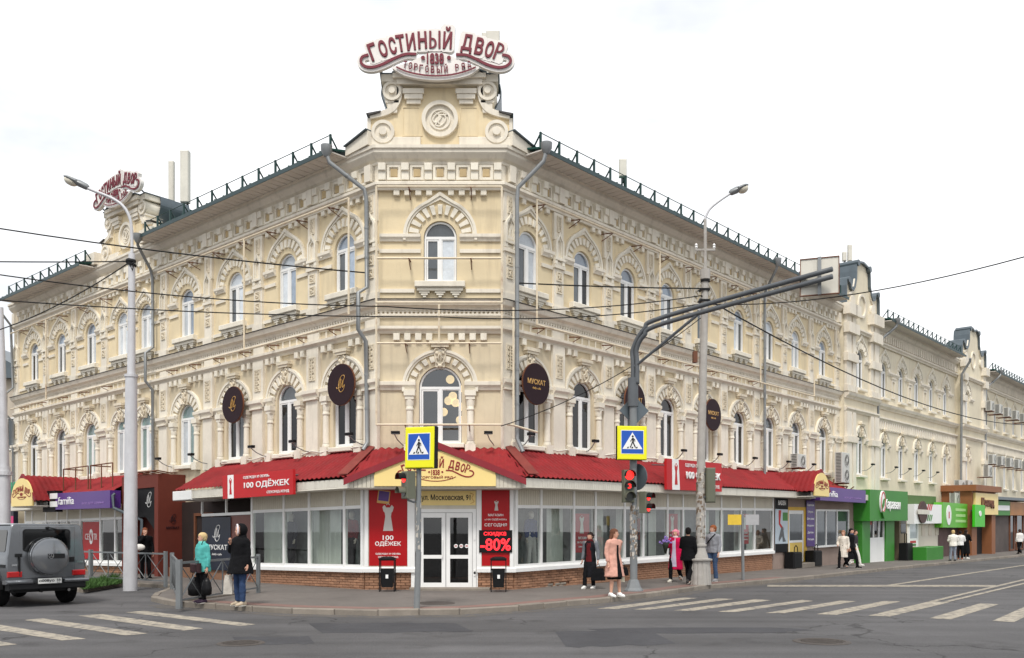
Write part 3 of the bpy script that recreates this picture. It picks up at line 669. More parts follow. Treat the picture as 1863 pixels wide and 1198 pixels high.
M_pave = mat('pavement_tiles', srgb(108,102,97), .9, .18, .6, grime=.5, scol=(.07,.06,.052), bump=.3, bs=30)
M_kerb = mat('kerb_concrete', srgb(132,124,114), .9, .15, 3, rnd=.14, bump=.3, bs=30, grime=.5, scol=(.08,.07,.06))
M_edge = mat('red_paving_band', srgb(128,100,92), .9, .16, 1.6, grime=.6, scol=(.11,.1,.095))
M_paint = mat('road_paint', srgb(170,161,145), .85, .16, 2.5, grime=.85, scol=(.15,.145,.14))
def worn(m, under, lo=.5, hi=.6, amt=.75):
    n = m.node_tree; N = n.nodes.new; K = n.links.new; b = n.nodes['Principled BSDF']; src = b.inputs['Base Color'].links[0].from_socket; geo = N('ShaderNodeNewGeometry')
    z = N('ShaderNodeTexNoise'); z.inputs['Scale'].default_value = 5; z.inputs['Detail'].default_value = 9; z.inputs['Roughness'].default_value = .75; K(geo.outputs['Position'], z.inputs['Vector'])
    q = N('ShaderNodeMapRange'); q.inputs['From Min'].default_value = lo; q.inputs['From Max'].default_value = hi; q.inputs['To Max'].default_value = amt; K(z.outputs['Fac'], q.inputs['Value'])
    mx = N('ShaderNodeMix'); mx.data_type = 'RGBA'; K(q.outputs[0], mx.inputs[0]); K(src, mx.inputs[6]); mx.inputs[7].default_value = under; K(mx.outputs[2], b.inputs['Base Color'])
worn(M_paint, srgb(92,90,88), .46, .58, .8)
M_gut = mat('gutter_dirt', srgb(96,90,82), .95, .25, 2, grime=.3); worn(M_gut, srgb(80,80,83), .42, .6, 1.0)
M_iron = mat('cast_iron', srgb(72,66,62), .7, .2, 6, bump=.4, bs=30)
M_grass = mat('grass_blade', srgb(58,92,34), .8, .3, 3, rnd=.3)
M_soil = mat('soil', srgb(62,54,44), .95, .25, 4)
mb = MB(); mb.slab([(-500,-300),(500,-300),(500,900),(-500,900)], -.5, 0); struct('road', mb, M_asph)
kp = [gp(152,1078.5), gp(224,1066), gp(322,1072), gp(284,1087), gp(277,1094), gp(300,1100), gp(330,1104.5), gp(460,1113), gp(532,1117), gp(688,1121), gp(836,1118.6), gp(943,1112), gp(1030,1103.5), gp(1110,1096),
      gp(1203,1084), gp(1289,1071.5), gp(1440,1058), gp(1648,1035)]
kl = [(-12.2-.768*34, 25.2+.64*34)]+[tuple(p.xy) for p in kp]+[(17.9+.661*70, 40.2+.75*70)]
mb = MB(); mb.slab(kl+[(90,130),(-60,90)], -.1, .12); pav = struct('pavement', mb, M_pave)
def along(path, step):
    out = []
    for a, b in zip(path, path[1:]):
        a, b = Vector(a), Vector(b); n = max(1, round((b-a).length/step))
        for k in range(n): out.append((a.lerp(b, k/n), a.lerp(b, (k+1)/n)))
    return out
for a, b in along(kl, 1.0):
    if a.y > 75: continue
    d = b-a; ln = d.length; key = round(ln, 2)
    me = cached(('kerb', key), lambda: MB().cham(-ln/2+.006, ln/2-.006, -.03, .13, -.05, .132, .02).mesh('kerb_stone', M_kerb))
    piece(pav, 'kerb_stone', me, T(((a.x+b.x)/2, (a.y+b.y)/2, random.uniform(-.012,.006))) @ Rz(math.atan2(d.y, d.x)+random.uniform(-.012,.012)))
mb = MB(); st = [Vector(p) for p in kl[6:18]]
off = lambda i, dd: st[i]+Vector((-(st[min(i+1,len(st)-1)]-st[max(i-1,0)]).y, (st[min(i+1,len(st)-1)]-st[max(i-1,0)]).x)).normalized()*dd
for i in range(len(st)-1):
    q = [off(i,.17), off(i+1,.17), off(i+1,.62), off(i,.62)]; mb.add([(p.x,p.y,.124) for p in q], [(0,1,2,3)])
struct('paving_band', mb, M_edge)
mb = MB()
for i in range(len(st)-1):
    q = [off(i,-.05), off(i,-.42-.15*(i%2)), off(i+1,-.42-.15*((i+1)%2)), off(i+1,-.05)]; mb.add([(p.x,p.y,.003) for p in q], [(0,1,2,3)])
struct('gutter_dirt', mb, M_gut)
def marking(px, z=.004, name='crosswalk_stripe'):
    P = [gp(x, y) for x, y in px]; n = 6; mb = MB(); a, b, c, d = P      # a-b and d-c are the short ends
    for i in range(n):
        q = [a.lerp(d, i/n), b.lerp(c, i/n), b.lerp(c, (i+1)/n), a.lerp(d, (i+1)/n)]; mb.add([(p.x,p.y,z) for p in q], [(0,1,2,3)])
    struct(name, mb, M_paint)
for q in ([(228,1114.6),(263,1112),(465,1136.5),(438,1139.6)], [(142,1121),(185.5,1118),(370,1144),(335,1148)], [(44,1128.8),(77,1125.7),(269,1153),(229,1157)], [(-60,1138),(-18,1134.5),(157,1163),(113,1166)], [(-190,1146),(-140,1143),(32,1173),(-20,1178)],
          [(1086,1108),(1122.5,1108.7),(1269,1088.6),(1240.6,1088)], [(1152,1109.5),(1181.5,1110),(1336,1090.4),(1306,1089.4)], [(1224.5,1111.4),(1259,1112),(1404,1092.6),(1375,1090.7)], [(1305,1113.5),(1337,1114.3),(1479.5,1094),(1459.6,1092)],
          [(1392,1116),(1427,1116.3),(1559,1094.4),(1529,1093.4)], [(1484.5,1118),(1521.8,1119.3),(1638.6,1095),(1608.7,1094)], [(1580,1120.5),(1618.7,1122.3),(1728,1096.4),(1693,1094.4)], [(1690.7,1125.5),(1730.5,1127.5),(1817.5,1100),(1784,1098)],
          [(1805,1130.5),(1845,1132.5),(1905,1103),(1870,1102)]): marking(q)
marking([(1396,1065),(1396,1068),(1812,1068),(1812,1065)], .005, 'stop_line')
marking([(1604,1066.4),(1618,1066.6),(1905,1023.4),(1902,1022.5)], .006, 'lane_line')
marking([(1692,1094.2),(1704,1094.6),(1930,1040.5),(1926,1039.4)], .007, 'lane_line'); marking([(1716,1095.4),(1728,1095.8),(1942,1044.5),(1938,1043.4)], .008, 'lane_line')
for x, y, r, lab in ((1495,1168,.36,'round iron manhole cover in the road at the lower right'), (438,1171,.3,'worn iron manhole cover in the road at the lower left')):
    p = gp(x, y); mb = MB(); mb.lathe([(r*1.25,.003),(r*1.2,.012),(r,.014),(r*.98,.006),(.01,.006)], 24); 
    for k in range(-3,4): mb.box(-math.sqrt(max(.01,(r*.9)**2-(k*.1)**2)), math.sqrt(max(.01,(r*.9)**2-(k*.1)**2)), k*.1-.02, k*.1+.02, .0065, .014)
    solo('manhole_cover', mb, M_iron, lab, 'manhole', T((p.x,p.y,0)), 'manhole covers in the road')
p = gp(790,1100,.12); solo('manhole_cover', MB().lathe([(.45,.122),(.44,.13),(.40,.132),(.01,.131)], 20), M_iron, 'flat dark manhole cover in the pavement before the shop door', 'manhole', T((p.x,p.y+.3,0)), 'manhole covers in the road')
mb = MB(); p0 = gp(1270,1147); M_patch = mat('asphalt_patch', srgb(70,70,73), .9, .2, 1, bump=.4, bs=60, spec=.3)
mb.slab([(p0.x+math.cos(a)*2.2*random.uniform(.7,1.1), p0.y+math.sin(a)*.5*random.uniform(.8,1.1)) for a in [k*2*PI/14 for k in range(14)]], .001, .003)
struct('road_patch', mb, M_patch)
for px_ in ([(560,1135),(830,1134),(860,1150),(585,1153)], [(1010,1150),(1180,1146),(1230,1172),(1030,1178)], [(420,1160),(560,1158),(570,1172),(430,1174)]):
    P = [gp(x,y) for x,y in px_]; mb = MB(); n = 9; L1 = [P[0].lerp(P[1],i/n)+Vector((0,random.uniform(-.12,.12),0)) for i in range(n+1)]; L2 = [P[3].lerp(P[2],i/n)+Vector((0,random.uniform(-.12,.12),0)) for i in range(n+1)]
    mb.add([(p.x,p.y,.0025) for p in L1+L2], [(i,i+1,n+2+i,n+1+i) for i in range(n)]); struct('road_patch', mb, M_patch)

# ------------------------------------------------------------------ the paler buildings further down the right street
def woff(W, v): return Wing(*(W.O+W.N*v).xy, W.X.x, W.X.y, W.k)
def facade_b(W, th, a0, a1, wins, pil=(), w=.8, pav_=False, detail=True):
    b = [a0]+[(wins[i]+wins[i+1])/2 for i in range(len(wins)-1)]+[a1]; up, lo = MB(), MB()
    for i, s in enumerate(wins):
        wall_bay(up, b[i], b[i+1], 8.0, 12.75, s, w+.03, 8.71, 10.2); wall_bay(lo, b[i], b[i+1], 0, 8.0, s, w+.03, 4.26, 6.0)
        window(th, W.M(s,-.08,8.72), w, 1.48, (P_mid,P_sky,P_mid)); window(th, W.M(s,-.08,4.27), w, 1.73, (P_mid,P_teal,P_mid))
        piece(th, 'archivolt', m_archivolt(1.0, .26), W.M(s,0,10.22)); piece(th, 'archivolt', m_archivolt(.84, .2), W.M(s,0,6.0))
        for q in (8.72, 4.27): piece(th, 'window_sill', cached('wsb', lambda: MB().cham(-.6,.6,-.18,0,-.14,-.01,.02).mesh('window_sill', M_trimp)), W.M(s,0,q))
        if detail:
            for k in range(-4,5):
                piece(th, 'voussoir', m_voussoir(.55,.86,13), W.M(s,0,10.22,ry=-R(k*20))); piece(th, 'voussoir', m_voussoir(.53,.82,13), W.M(s,0,6.0,ry=-R(k*20)))
            piece(th, 'keystone', KEY, W.M(s,0,5.5) )
        lim = min(s-b[i], b[i+1]-s); lim = lim if not pav_ else min(s-a0, a1-s)
        for q in (-1,1):
            mb = MB(); W.strip(mb, IMP3, *sorted((s+q*.55, s+q*lim))); W.part('impost', mb, M_trim, th)
            mb = MB(); W.strip(mb, [(p,z+.05) for p,z in IMP1], *sorted((s+q*.5, s+q*min(lim,.85)))); W.part('impost', mb, M_trim, th)
        if detail and i < len(wins)-1:
            mb = MB(); x = b[i+1]; mb.ring([(x-.3,8.8),(x+.3,8.8),(x+.3,9.9),(x-.3,9.9)], [(x-.2,8.9),(x+.2,8.9),(x+.2,9.75),(x-.2,9.75)], -.06, 0); mb.box(x-.34,x+.34,-.1,0,9.905,10.0); W.part('blind_panel', mb, M_trim, th)
    W.part('upper_wall', up, M_pale, th); W.part('lower_wall', lo, M_pale, th)
    for nm, pr in (('cornice', COVE), ('frieze', FRZ), ('ledge', LEDGE3), ('ledge', LEDGE2), ('string_course', STRING)):
        if pav_ and nm in ('cornice','frieze') : continue
        mb = MB(); W.strip(mb, pr, a0, a1); W.part(nm, mb, M_trim, th)
    if not pav_:
        mb = MB(); n = int((a1-a0)/.36)
        for k in range(n): x = a0+(a1-a0)*(k+.5)/n; mb.box(x-.1,x+.1,-.16,-.06,11.8,12.2); mb.box(x-.1,x+.1,-.1,0,6.95,7.39)
        mb.box(a0,a1,-.05,0,6.9,7.395); W.part('bracket_band', mb, M_trim, th, kind='stuff')
    for x, hw in pil:
        mb = MB(); mb.box(x-hw,x+hw,-.14,0,0,7.39); mb.box(x-hw,x+hw,-.12,0,8.39,12.75); mb.box(x-hw-.1,x+hw+.1,-.24,0,9.9,10.3); mb.box(x-hw-.08,x+hw+.08,-.22,0,5.85,6.15); mb.box(x-hw-.1,x+hw+.1,-.3,0,11.3,11.8); mb.box(x-hw-.15,x+hw+.15,-.35,.0,12.2,12.76)
        mb.box(x-hw-.06,x+hw+.06,-.2,0,8.392,8.7)
        W.part('pilaster', mb, M_trim, th)
def gable_b(W, a0, a1, th, zt=15.2):
    c = (a0+a1)/2; h = (a1-a0)/2; k = zt-12.75
    half = [(h,0),(h,.85),(h*.97,1.12),(h*.84,1.2),(h*.76,1.02),(h*.72,.82),(h*.6,.78),(h*.5,1.0),(h*.43,1.4),(h*.42,1.85),(h*.4,2.15),(h*.3,2.34),(h*.15,2.4),(0,k)]
    poly = [(c+x, 12.75+z) for x, z in half]+[(c-x, 12.75+z) for x, z in reversed(half[:-1])]
    W.part('gable_wall', MB().prism(poly, 0, .5), M_pale, th)
    mb = MB(); pl = [(x, z+.04) for x, z in poly]; ribbon(mb, pl, .1, -.14, .9)
    for q in (-1,1):
        for x, z, r in ((h*.9,1.2,.2),(h*.36,2.3,.22)): mb.tube([(c+q*x,-.2,12.75+z),(c+q*x,.8,12.75+z)], r*.75, 10)
    W.part('gable_roof', mb, M_dgalv, th)
    mb = MB(); mb.ring(disc(c,13.0,.55,.62,24), disc(c,13.0,.44,.5,24), -.08, 0); W.part('medallion', mb, M_trim, th)
    for q in (-1,1):
        mb = MB(); mb.prism(disc(c+q*h*.62,13.0,.3,None,18), -.12, 0); ribbon(mb, smooth_pts([(c+q*h*.8,13.25),(c+q*h*.55,13.6),(c+q*h*.44,14.2)],5), .12, -.08, 0); W.part('volute_band', mb, M_trim, th)
WP = woff(WR, .32)
p0, p1 = 25.1, WR.px(1598, .32)-.2
pvl = thing('gabled_pavilion', 'narrow pale yellow pavilion with a curved stepped gable between two long fronts', 'building', WP.M((p0+p1)/2, 0, 0))
facade_b(WP, pvl, p0, p1, [WP.px(1565)], [(p0+.35,.33),(p0+1.05,.2),(p1-.35,.33),(p1-1.05,.2)], 1.0, True); gable_b(WP, p0, p1, pvl)
WP.part('side_wall', MB().box(p0+.01,p0+.2,.02,1.4,0,12.7).box(p1-.2,p1-.01,.02,1.4,0,12.7), M_pale, pvl)
q1 = WR.px(1738)
arc = thing('arcade_building', 'long pale yellow building with slender windows beyond the first gabled pavilion', 'building', WR.M((p1+q1)/2, 0, 0))
facade_b(WR, arc, p1, q1, [WR.px(x) for x in (1608,1639.5,1668,1694.5,1720)], w=.96)
WB = bld; _b = bld
def far_eave(th, a0, a1):
    global bld
    k = bld; bld = th; eave(WR, a0, a1, 1.0, z=12.6); bld = k; railing(WR, a0+.2, a1-.2, th)
far_eave(arc, p1+.3, q1-1.3)
downpipe(WR, arc, [(p1+1.0,1.05,12.6),(p1+1.0,1.0,12.4),(p1+.35,.3,11.6),(p1+.35,.25,11.3),(p1+.35,.25,4)], .07)
r0, r1 = q1, WR.px(1782)
pv2 = thing('gabled_pavilion', 'second gabled pavilion, further down the street than the first', 'building', WP.M((r0+r1)/2, 0, 0))
facade_b(WP, pv2, r0, r1, [WP.px(1759)], [(r0+.4,.35),(r1-.4,.35)], .85, True); gable_b(WP, r0, r1, pv2, 15.0)
WP.part('side_wall', MB().box(r0+.01,r0+.2,.02,1.4,0,12.7), M_pale, pv2)
downpipe(WR, arc, [(q1-.5,1.05,12.6),(q1-.4,1.0,12.4),(q1-.4,.5,11.6),(q1-.4,.45,3.5)], .08, False)
e1 = r1+34
far = thing('far_row_building', 'last pale building of the row, cut off by the right edge of the picture', 'building', WR.M((r1+e1)/2, 0, 0))
facade_b(WR, far, r1, e1, [r1+1.6+3.0*k for k in range(11)], w=1.0, detail=False); far_eave(far, r1+.4, e1-6)
gable_b(WP, r1+26, r1+32, far, 15.2)
downpipe(WR, far, [(r1+1.6,1.05,12.6),(r1+1.5,1.0,12.4),(r1+.6,.3,11.5),(r1+.6,.25,4)], .07)
for th_, a0_, a1_ in ((arc,p1,q1),(far,r1,e1)): WR.part('rear_wall', MB().box(a0_+.1,a1_-.1,8.5,8.8,0,12.5), M_pale, th_)

# ------------------------------------------------------------------ the shop built against the corner, under the red tiled roof
VS = .8
shop = thing('corner_shop', 'glazed corner clothes shop with white frames, brick plinth and red tiled roof', 'shop', T((-2.06,24.6,0)))
xL = WL.px(460, VS); xR = WR.px(1405, VS); cL, cR = -CW-ML*VS, CW+MR*VS         # ends; the corners at the glazing plane
xE = WL.px(322, 1.5)
mL0 = ML*VS; mR0 = -MR*VS
def brick_run(W, a0, a1, v, z0, z1, th, skip=None):
    L_, H_ = .25, .075; n = 0; z = z0; r = 0
    while z+H_ <= z1+.01:
        x = a0-(L_/2 if r % 2 else 0)
        while x < a1-.03:
            xa, xb = max(x, a0), min(x+L_, a1)
            if xb-xa > .05 and not (skip and skip(xa, z)):
                ln = xb-xa; me = cached(('brick', round(ln,2)), lambda: MB().cham(-ln/2+.006, ln/2-.006, 0, .06, .005, H_-.005, .008).mesh('brick', M_brick))
                piece(th, 'brick', me, W.M((xa+xb)/2, v+random.uniform(-.004,.008), z))
            x += L_
        z += H_; r += 1
ZS = .6
for W, a0, a1 in ((WL, xL-5.2, mL0), (WR, mR0, xR), (WC, cL, -.63), (WC, 1.08, cR)):
    mb = MB(); mb.box(a0+.02,a1-.02,-VS+.03,-VS+.2,-.3,ZS); W.part('plinth', mb, M_mort, shop); 
    if W is WL: a0 = xL-.1
    brick_run(W, a0+.01, a1-.01, VS+.02, .0 if W is not WR else -.15, ZS, shop, (lambda x, z: W is WR and 1.0 < x < 1.9 and z < .18 and random.random() < .75))
mb = MB()
for k, (x, z) in enumerate(((1.0,-.07),(1.3,-.07),(1.6,-.07),(1.1,.0),(1.45,.0),(1.72,.0),(.75,-.1))):
    WR.part('patched_stone', MB().cham(x,x+.24,-VS-.04,-VS+.1,z+.13,z+.195,.015), M_kerb, shop)
SILL = [(VS-.05,ZS),(VS+.12,ZS),(VS+.12,ZS+.1),(VS+.05,ZS+.15),(VS-.05,ZS+.15)]
for W, a0, a1, m0, m1 in ((WL,xL-.05,0,0,ML),(WC,-CW,-.63+0,-ML,0),(WC,1.08,CW,0,MR),(WR,0,xR,-MR,0)):
    mb = MB(); W.strip(mb, SILL, a0, a1, m0, m1); W.part('shop_sill', mb, M_pvc, shop)
ZT, ZF = 2.38, 2.93
def glazing(W, xs, th, panes, z0=ZS+.15, ends=(0.05,.05)):
    for x in xs: W.part('mullion', MB().box(x-.045,x+.045,-VS-.05,-VS+.06,z0,ZF), M_pvc, th)
    a0, a1 = xs[0], xs[-1]
    mb = MB(); mb.box(a0,a1,-VS-.04,-VS+.05,ZT,ZT+.09); mb.box(a0,a1,-VS-.035,-VS+.045,z0,z0+.06); W.part('transom', mb, M_pvc, th)
    for i, (a, b) in enumerate(zip(xs, xs[1:])):
        W.part('pane', MB().box(a+.04,b-.04,-VS-.005,-VS+.005,z0+.05,ZT+.01), panes, th)
        mb = MB(); n = max(2, int((b-a)/.1)); 
        for k in range(n): c = a+.045+(b-a-.09)*k/n; d = (b-a-.09)/n; mb.cham(c,c+d-.004,-VS-.02,-VS+.03,ZT+.085,ZF,.008)
        W.part('cladding_panel', mb, M_panel, th)
lm = [xL]+[WL.px(x, VS) for x in (518,564,628)]+[mL0-.07]
rm = [-MR*VS+.07]+[WR.px(x, VS) for x in (983,1042.6,1082,1135,1169,1213,1241,1281,1311,1347,1371.5)]+[xR]
glazing(WL, lm, shop, G_shop); glazing(WR, rm, shop, G_shop)
# drapes, back panels and floor inside the shop windows
def inside(W, xs, pat):
    mb = MB(); mb.box(xs[0],xs[-1],-.12,-.06,.3,2.95); W.part('back_panel', mb, mat('shop_back_panel', srgb(122,126,124), .9, .4, .7), shop)
    mb = MB(); mb.box(xs[0],xs[-1],-VS+.08,-.05,.62,.7); W.part('window_floor', mb, M_panel, shop)
    for x, wd in pat:
        mb = MB(); n = 14; A_ = [(x+wd*k/n, .42+.03*math.sin(k*2.4)) for k in range(n+1)]
        mb.add([(p,-v,.72) for p, v in A_]+[(p,-v,2.9) for p, v in A_], [(k,k+1,k+n+2,k+n+1) for k in range(n)]); W.part('drape', mb, M_cloth, shop, smooth=1)
inside(WL, [lm[0], lm[-1]-.2], [(lm[0]+.05,1.5),(lm[1]+.9,.75),(lm[2]+.2,.8),(lm[3]+.2,.42)])
inside(WR, [rm[0]+.3, rm[-1]], [(rm[0]+.05,.45),(rm[1]+.75,.75),(rm[3]+.35,.6),(rm[4]+.1,.35),(rm[5]+.3,.5),(rm[5]+.95,.45),(rm[7]+.1,.7),(rm[8]+.5,.5),(rm[9]+.3,.6),(rm[10]+.2,.5),(rm[11]+.1,.7)])
# frames and door of the chamfer
mb = MB()
for x in (cL+.06, -.79, 1.16, cR-.06): mb.box(x-.05,x+.05,-VS-.06,-VS+.06,ZS+.15,ZF)
WC.part('window_frame', mb, M_pvc, shop, kind='stuff')
for x0_, x1_ in ((-.74,-.64),(1.075,1.11)): WC.part('door_post', MB().box(x0_,x1_,-VS-.06,-VS+.1,.1,ZF), M_pvc, shop)
mb = MB(); mb.box(cL+.1,-.84,-VS-.02,-VS+.04,ZS+.15,ZF); mb.box(1.21,cR-.1,-VS-.02,-VS+.04,ZS+.15,ZF); WC.part('cladding_panel', mb, M_panel, shop)
mb = MB(); mb.box(-.63,1.07,-VS-.03,-VS+.06,2.36,ZF); WC.part('door_head', mb, M_panel, shop)
door = WC.part('double_door', MB().ring([(-.62,.15),(1.065,.15),(1.065,2.36),(-.62,2.36)], [(-.52,.18),(.965,.18),(.965,2.26),(-.52,2.26)], -VS-.05, -VS+.06), M_pvc, shop)
for a, b in ((-.51,.215),(.23,.955)):
    lf = MB().ring([(a,.19),(b,.19),(b,2.25),(a,2.25)], [(a+.11,.31),(b-.11,.31),(b-.11,2.12),(a+.11,2.12)], -VS-.035, -VS+.035); lf.box(a+.1,b-.1,-VS-.03,-VS+.03,.98,1.08)
    o = part('door_leaf', WC.shear(lf), M_pvc, door, WC.B)
    part('pane', MB().box(a+.1,b-.1,-VS-.004,-VS+.004,.3,2.13), glass_see('door_glass', (.5,.52,.52,1), .05), door, WC.B)
mb = MB(); mb.tube([(.13,-VS-.04,1.0),(.13,-VS-.1,1.02),(.13,-VS-.1,1.5),(.13,-VS-.04,1.52)], .014, 6); part('handle', mb, M_white, door, WC.B)
mb = MB()
for z in (.5,.55,1.5,1.95): mb.box(1.0,1.05,-VS-.075,-VS-.05,z,z+.12)
part('hinge', mb, M_white, door, WC.B)
for k in range(3):
    part('sticker', MB().prism(disc(.5+.15*k,1.33,.055,None,16), -VS-.012, -VS-.006), M_white, door, WC.B); part('sticker', MB().box(.465+.15*k,.535+.15*k,-VS-.016,-VS-.0125,1.315,1.345), M_posterred, door, WC.B)
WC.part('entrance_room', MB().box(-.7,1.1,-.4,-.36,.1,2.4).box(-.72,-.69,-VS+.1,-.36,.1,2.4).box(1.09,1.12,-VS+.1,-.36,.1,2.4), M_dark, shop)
WC.part('door_step', MB().cham(-.75,1.45,-VS-.42,-VS+.05,.02,.19,.02), M_kerb, shop)
# fascia, soffit, tiled roof
VE, ZE, ZW = 1.52, 3.2, 4.13
def tiles(W, a0, a1, m0, m1, name='tile_roof', v0=.02, zt=ZW, v1=VE+.05, ze=ZE+.0):
    nr = 24; wl = .21; nc = int((a1-a0)/wl*8); vs = []
    for r in range(nr+1):
        t = r/nr; v = v0+(v1-v0)*t; x0, x1 = a0+m0*v, a1+m1*v; fr = (t*5) % 1
        for c in range(nc+1):
            x = x0+(x1-x0)*c/nc; z = zt+(ze-zt)*t+.022*math.cos(2*PI*x/wl)+.028*(fr if r < nr else 1); vs.append((x,-v,z))
    mb = MB(); mb.add(vs, [(r*(nc+1)+c, (r+1)*(nc+1)+c, (r+1)*(nc+1)+c+1, r*(nc+1)+c+1) for r in range(nr) for c in range(nc)])
    return W.part(name, mb, M_red, shop, smooth=50)
xG = WR.px(1475, 1.5)
tiles(WL, xE, 0, 0, ML); tiles(WR, 0, xG, -MR, 0); tiles(WC, -CW, CW, -ML, MR)
for W, a0, a1, m0, m1 in ((WL,xE,0,0,ML),(WC,-CW,CW,-ML,MR),(WR,0,xG,-MR,0)):
    mb = MB(); W.strip(mb, [(VE-.03,ZF),(VE,ZF),(VE,ZE-.03),(VE-.03,ZE-.03)], a0, a1, m0, m1)
    n = int((a1-a0)/.11)
    for k in range(n): x = a0+(a1-a0)*(k+.5)/n; mb.box(x-.045,x+.045,-VE-.0045,-VE-.001,ZF+.02,ZE-.04)
    W.part('fascia', mb, M_fascia, shop)
    mb = MB(); W.strip(mb, [(.0,ZF-.015),(VE+.02,ZF-.015),(VE+.02,ZF-.001),(.0,ZF-.001)], a0, a1, m0, m1); W.part('soffit', mb, M_fascia, shop)
WL.part('fascia_box', MB().cham(xE-.15,xE+1.0,-VE-.06,-.1,ZF-.06,ZE-.02,.02), M_pvc, shop)
# entrance gable
hw = 2.3; zr = 4.06; zb = 3.14; vg = 1.66
def gable_slope(q):
    mb = MB(); nr = 26; nc = 64; vs = []
    for r in range(nr+1):
        t = r/nr
        for c in range(nc+1):
            v = .02+(vg+.06)*c/nc; vs.append((q*(hw+.12)*t, -v, zr+.04+(zb-zr)*t*1.05+.02*math.cos(2*PI*v/.21)+.025*((t*6) % 1)))
    mb.add(vs, [(r*(nc+1)+c, (r+1)*(nc+1)+c, (r+1)*(nc+1)+c+1, r*(nc+1)+c+1) for r in range(nr) for c in range(nc)]); WC.part('tile_roof', mb, M_red, shop, smooth=50)
    rk = MB(); P = [(0,zr-.09),(0,zr+.1),(q*(hw+.14),zb+.02),(q*(hw+.14),zb-.16)]; rk.prism(P if q < 0 else P[::-1], -vg-.13, -vg-.07); WC.part('verge_board', rk, M_redtrim, shop)
gable_slope(-1); gable_slope(1)
mb = MB(); n = 40
for k in range(n):
    x0, x1 = -hw+2*hw*k/n, -hw+2*hw*(k+1)/n-.012; f = lambda x: max(ZF+.05, zr-.05-(zr-zb)*abs(x)/hw); mb.prism([(x0,ZF-.02),(x1,ZF-.02),(x1,f(x1)),(x0,f(x0))], -vg-.02, -vg+.02)
WC.part('gable_cladding', mb, M_panel, shop)
WC.part('gable_backing', MB().prism([(-hw,ZF-.015),(hw,ZF-.015),(hw,zb-.06),(0,zr-.07),(-hw,zb-.06)], -vg+.022, -vg+.06), M_panel, shop)
WC.part('soffit', MB().box(-hw,hw,-vg-.0,-.8,ZF-.04,ZF-.021), M_fascia, shop)
for W, q in ((WL,1),(WR,-1)):                                    # brownish valley plates where the roofs meet
    m = ML if q > 0 else MR; a = W.P(q*m*.05-q*.25,.1,ZW+.06); b = W.P(q*m*1.5-q*.28,1.55,ZE+.09); d = (b-a); sd_ = d.cross(Vector((0,0,1))).normalized()*.16
    part('valley_plate', MB().add([a-sd_,b-sd_,b+sd_,a+sd_,a-sd_+Vector((0,0,.025)),b-sd_+Vector((0,0,.025)),b+sd_+Vector((0,0,.025)),a+sd_+Vector((0,0,.025))], [(3,2,1,0),(4,5,6,7),(0,1,5,4),(1,2,6,5),(2,3,7,6),(3,0,4,7)]), mat('valley_brown', srgb(126,52,44), .6, .25, 2), shop, I4)
# cables lying along the top of the tiles
for W, a0, a1 in ((WL,xE+.3,-.3),(WR,.3,xG-.5)):
    n = int((a1-a0)/.5); mb = MB()
    mb.tube([W.P(a0+(a1-a0)*k/n, .16+.05*math.sin(k*1.9), ZW+.06+.04*math.sin(k*2.7)) for k in range(n+1)], .022, 5); mb.tube([W.P(a0+(a1-a0)*k/n, .08+.04*math.sin(k*2.9), ZW+.11+.05*math.sin(k*1.7+1)) for k in range(n+1)], .016, 5)
    part('cable', mb, M_fascia, shop, I4)
# dark entrance recess at the left end of the shop
xP = WL.px(330, .1)
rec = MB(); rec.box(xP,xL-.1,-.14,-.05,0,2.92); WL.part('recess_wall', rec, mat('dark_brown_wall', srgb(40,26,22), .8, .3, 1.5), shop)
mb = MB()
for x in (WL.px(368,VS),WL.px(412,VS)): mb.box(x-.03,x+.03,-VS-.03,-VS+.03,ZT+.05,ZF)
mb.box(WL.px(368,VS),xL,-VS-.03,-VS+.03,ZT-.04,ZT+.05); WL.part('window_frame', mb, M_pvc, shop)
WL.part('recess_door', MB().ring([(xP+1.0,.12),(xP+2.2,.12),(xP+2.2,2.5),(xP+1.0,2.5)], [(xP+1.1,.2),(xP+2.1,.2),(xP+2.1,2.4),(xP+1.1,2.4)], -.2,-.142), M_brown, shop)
WL.part('brown_panel', MB().box(WL.px(420,VS),xL-.06,-VS-.0,-VS+.05,.3,ZT-.05), mat('brown_board', srgb(112,70,62), .5, .15, 1), shop)
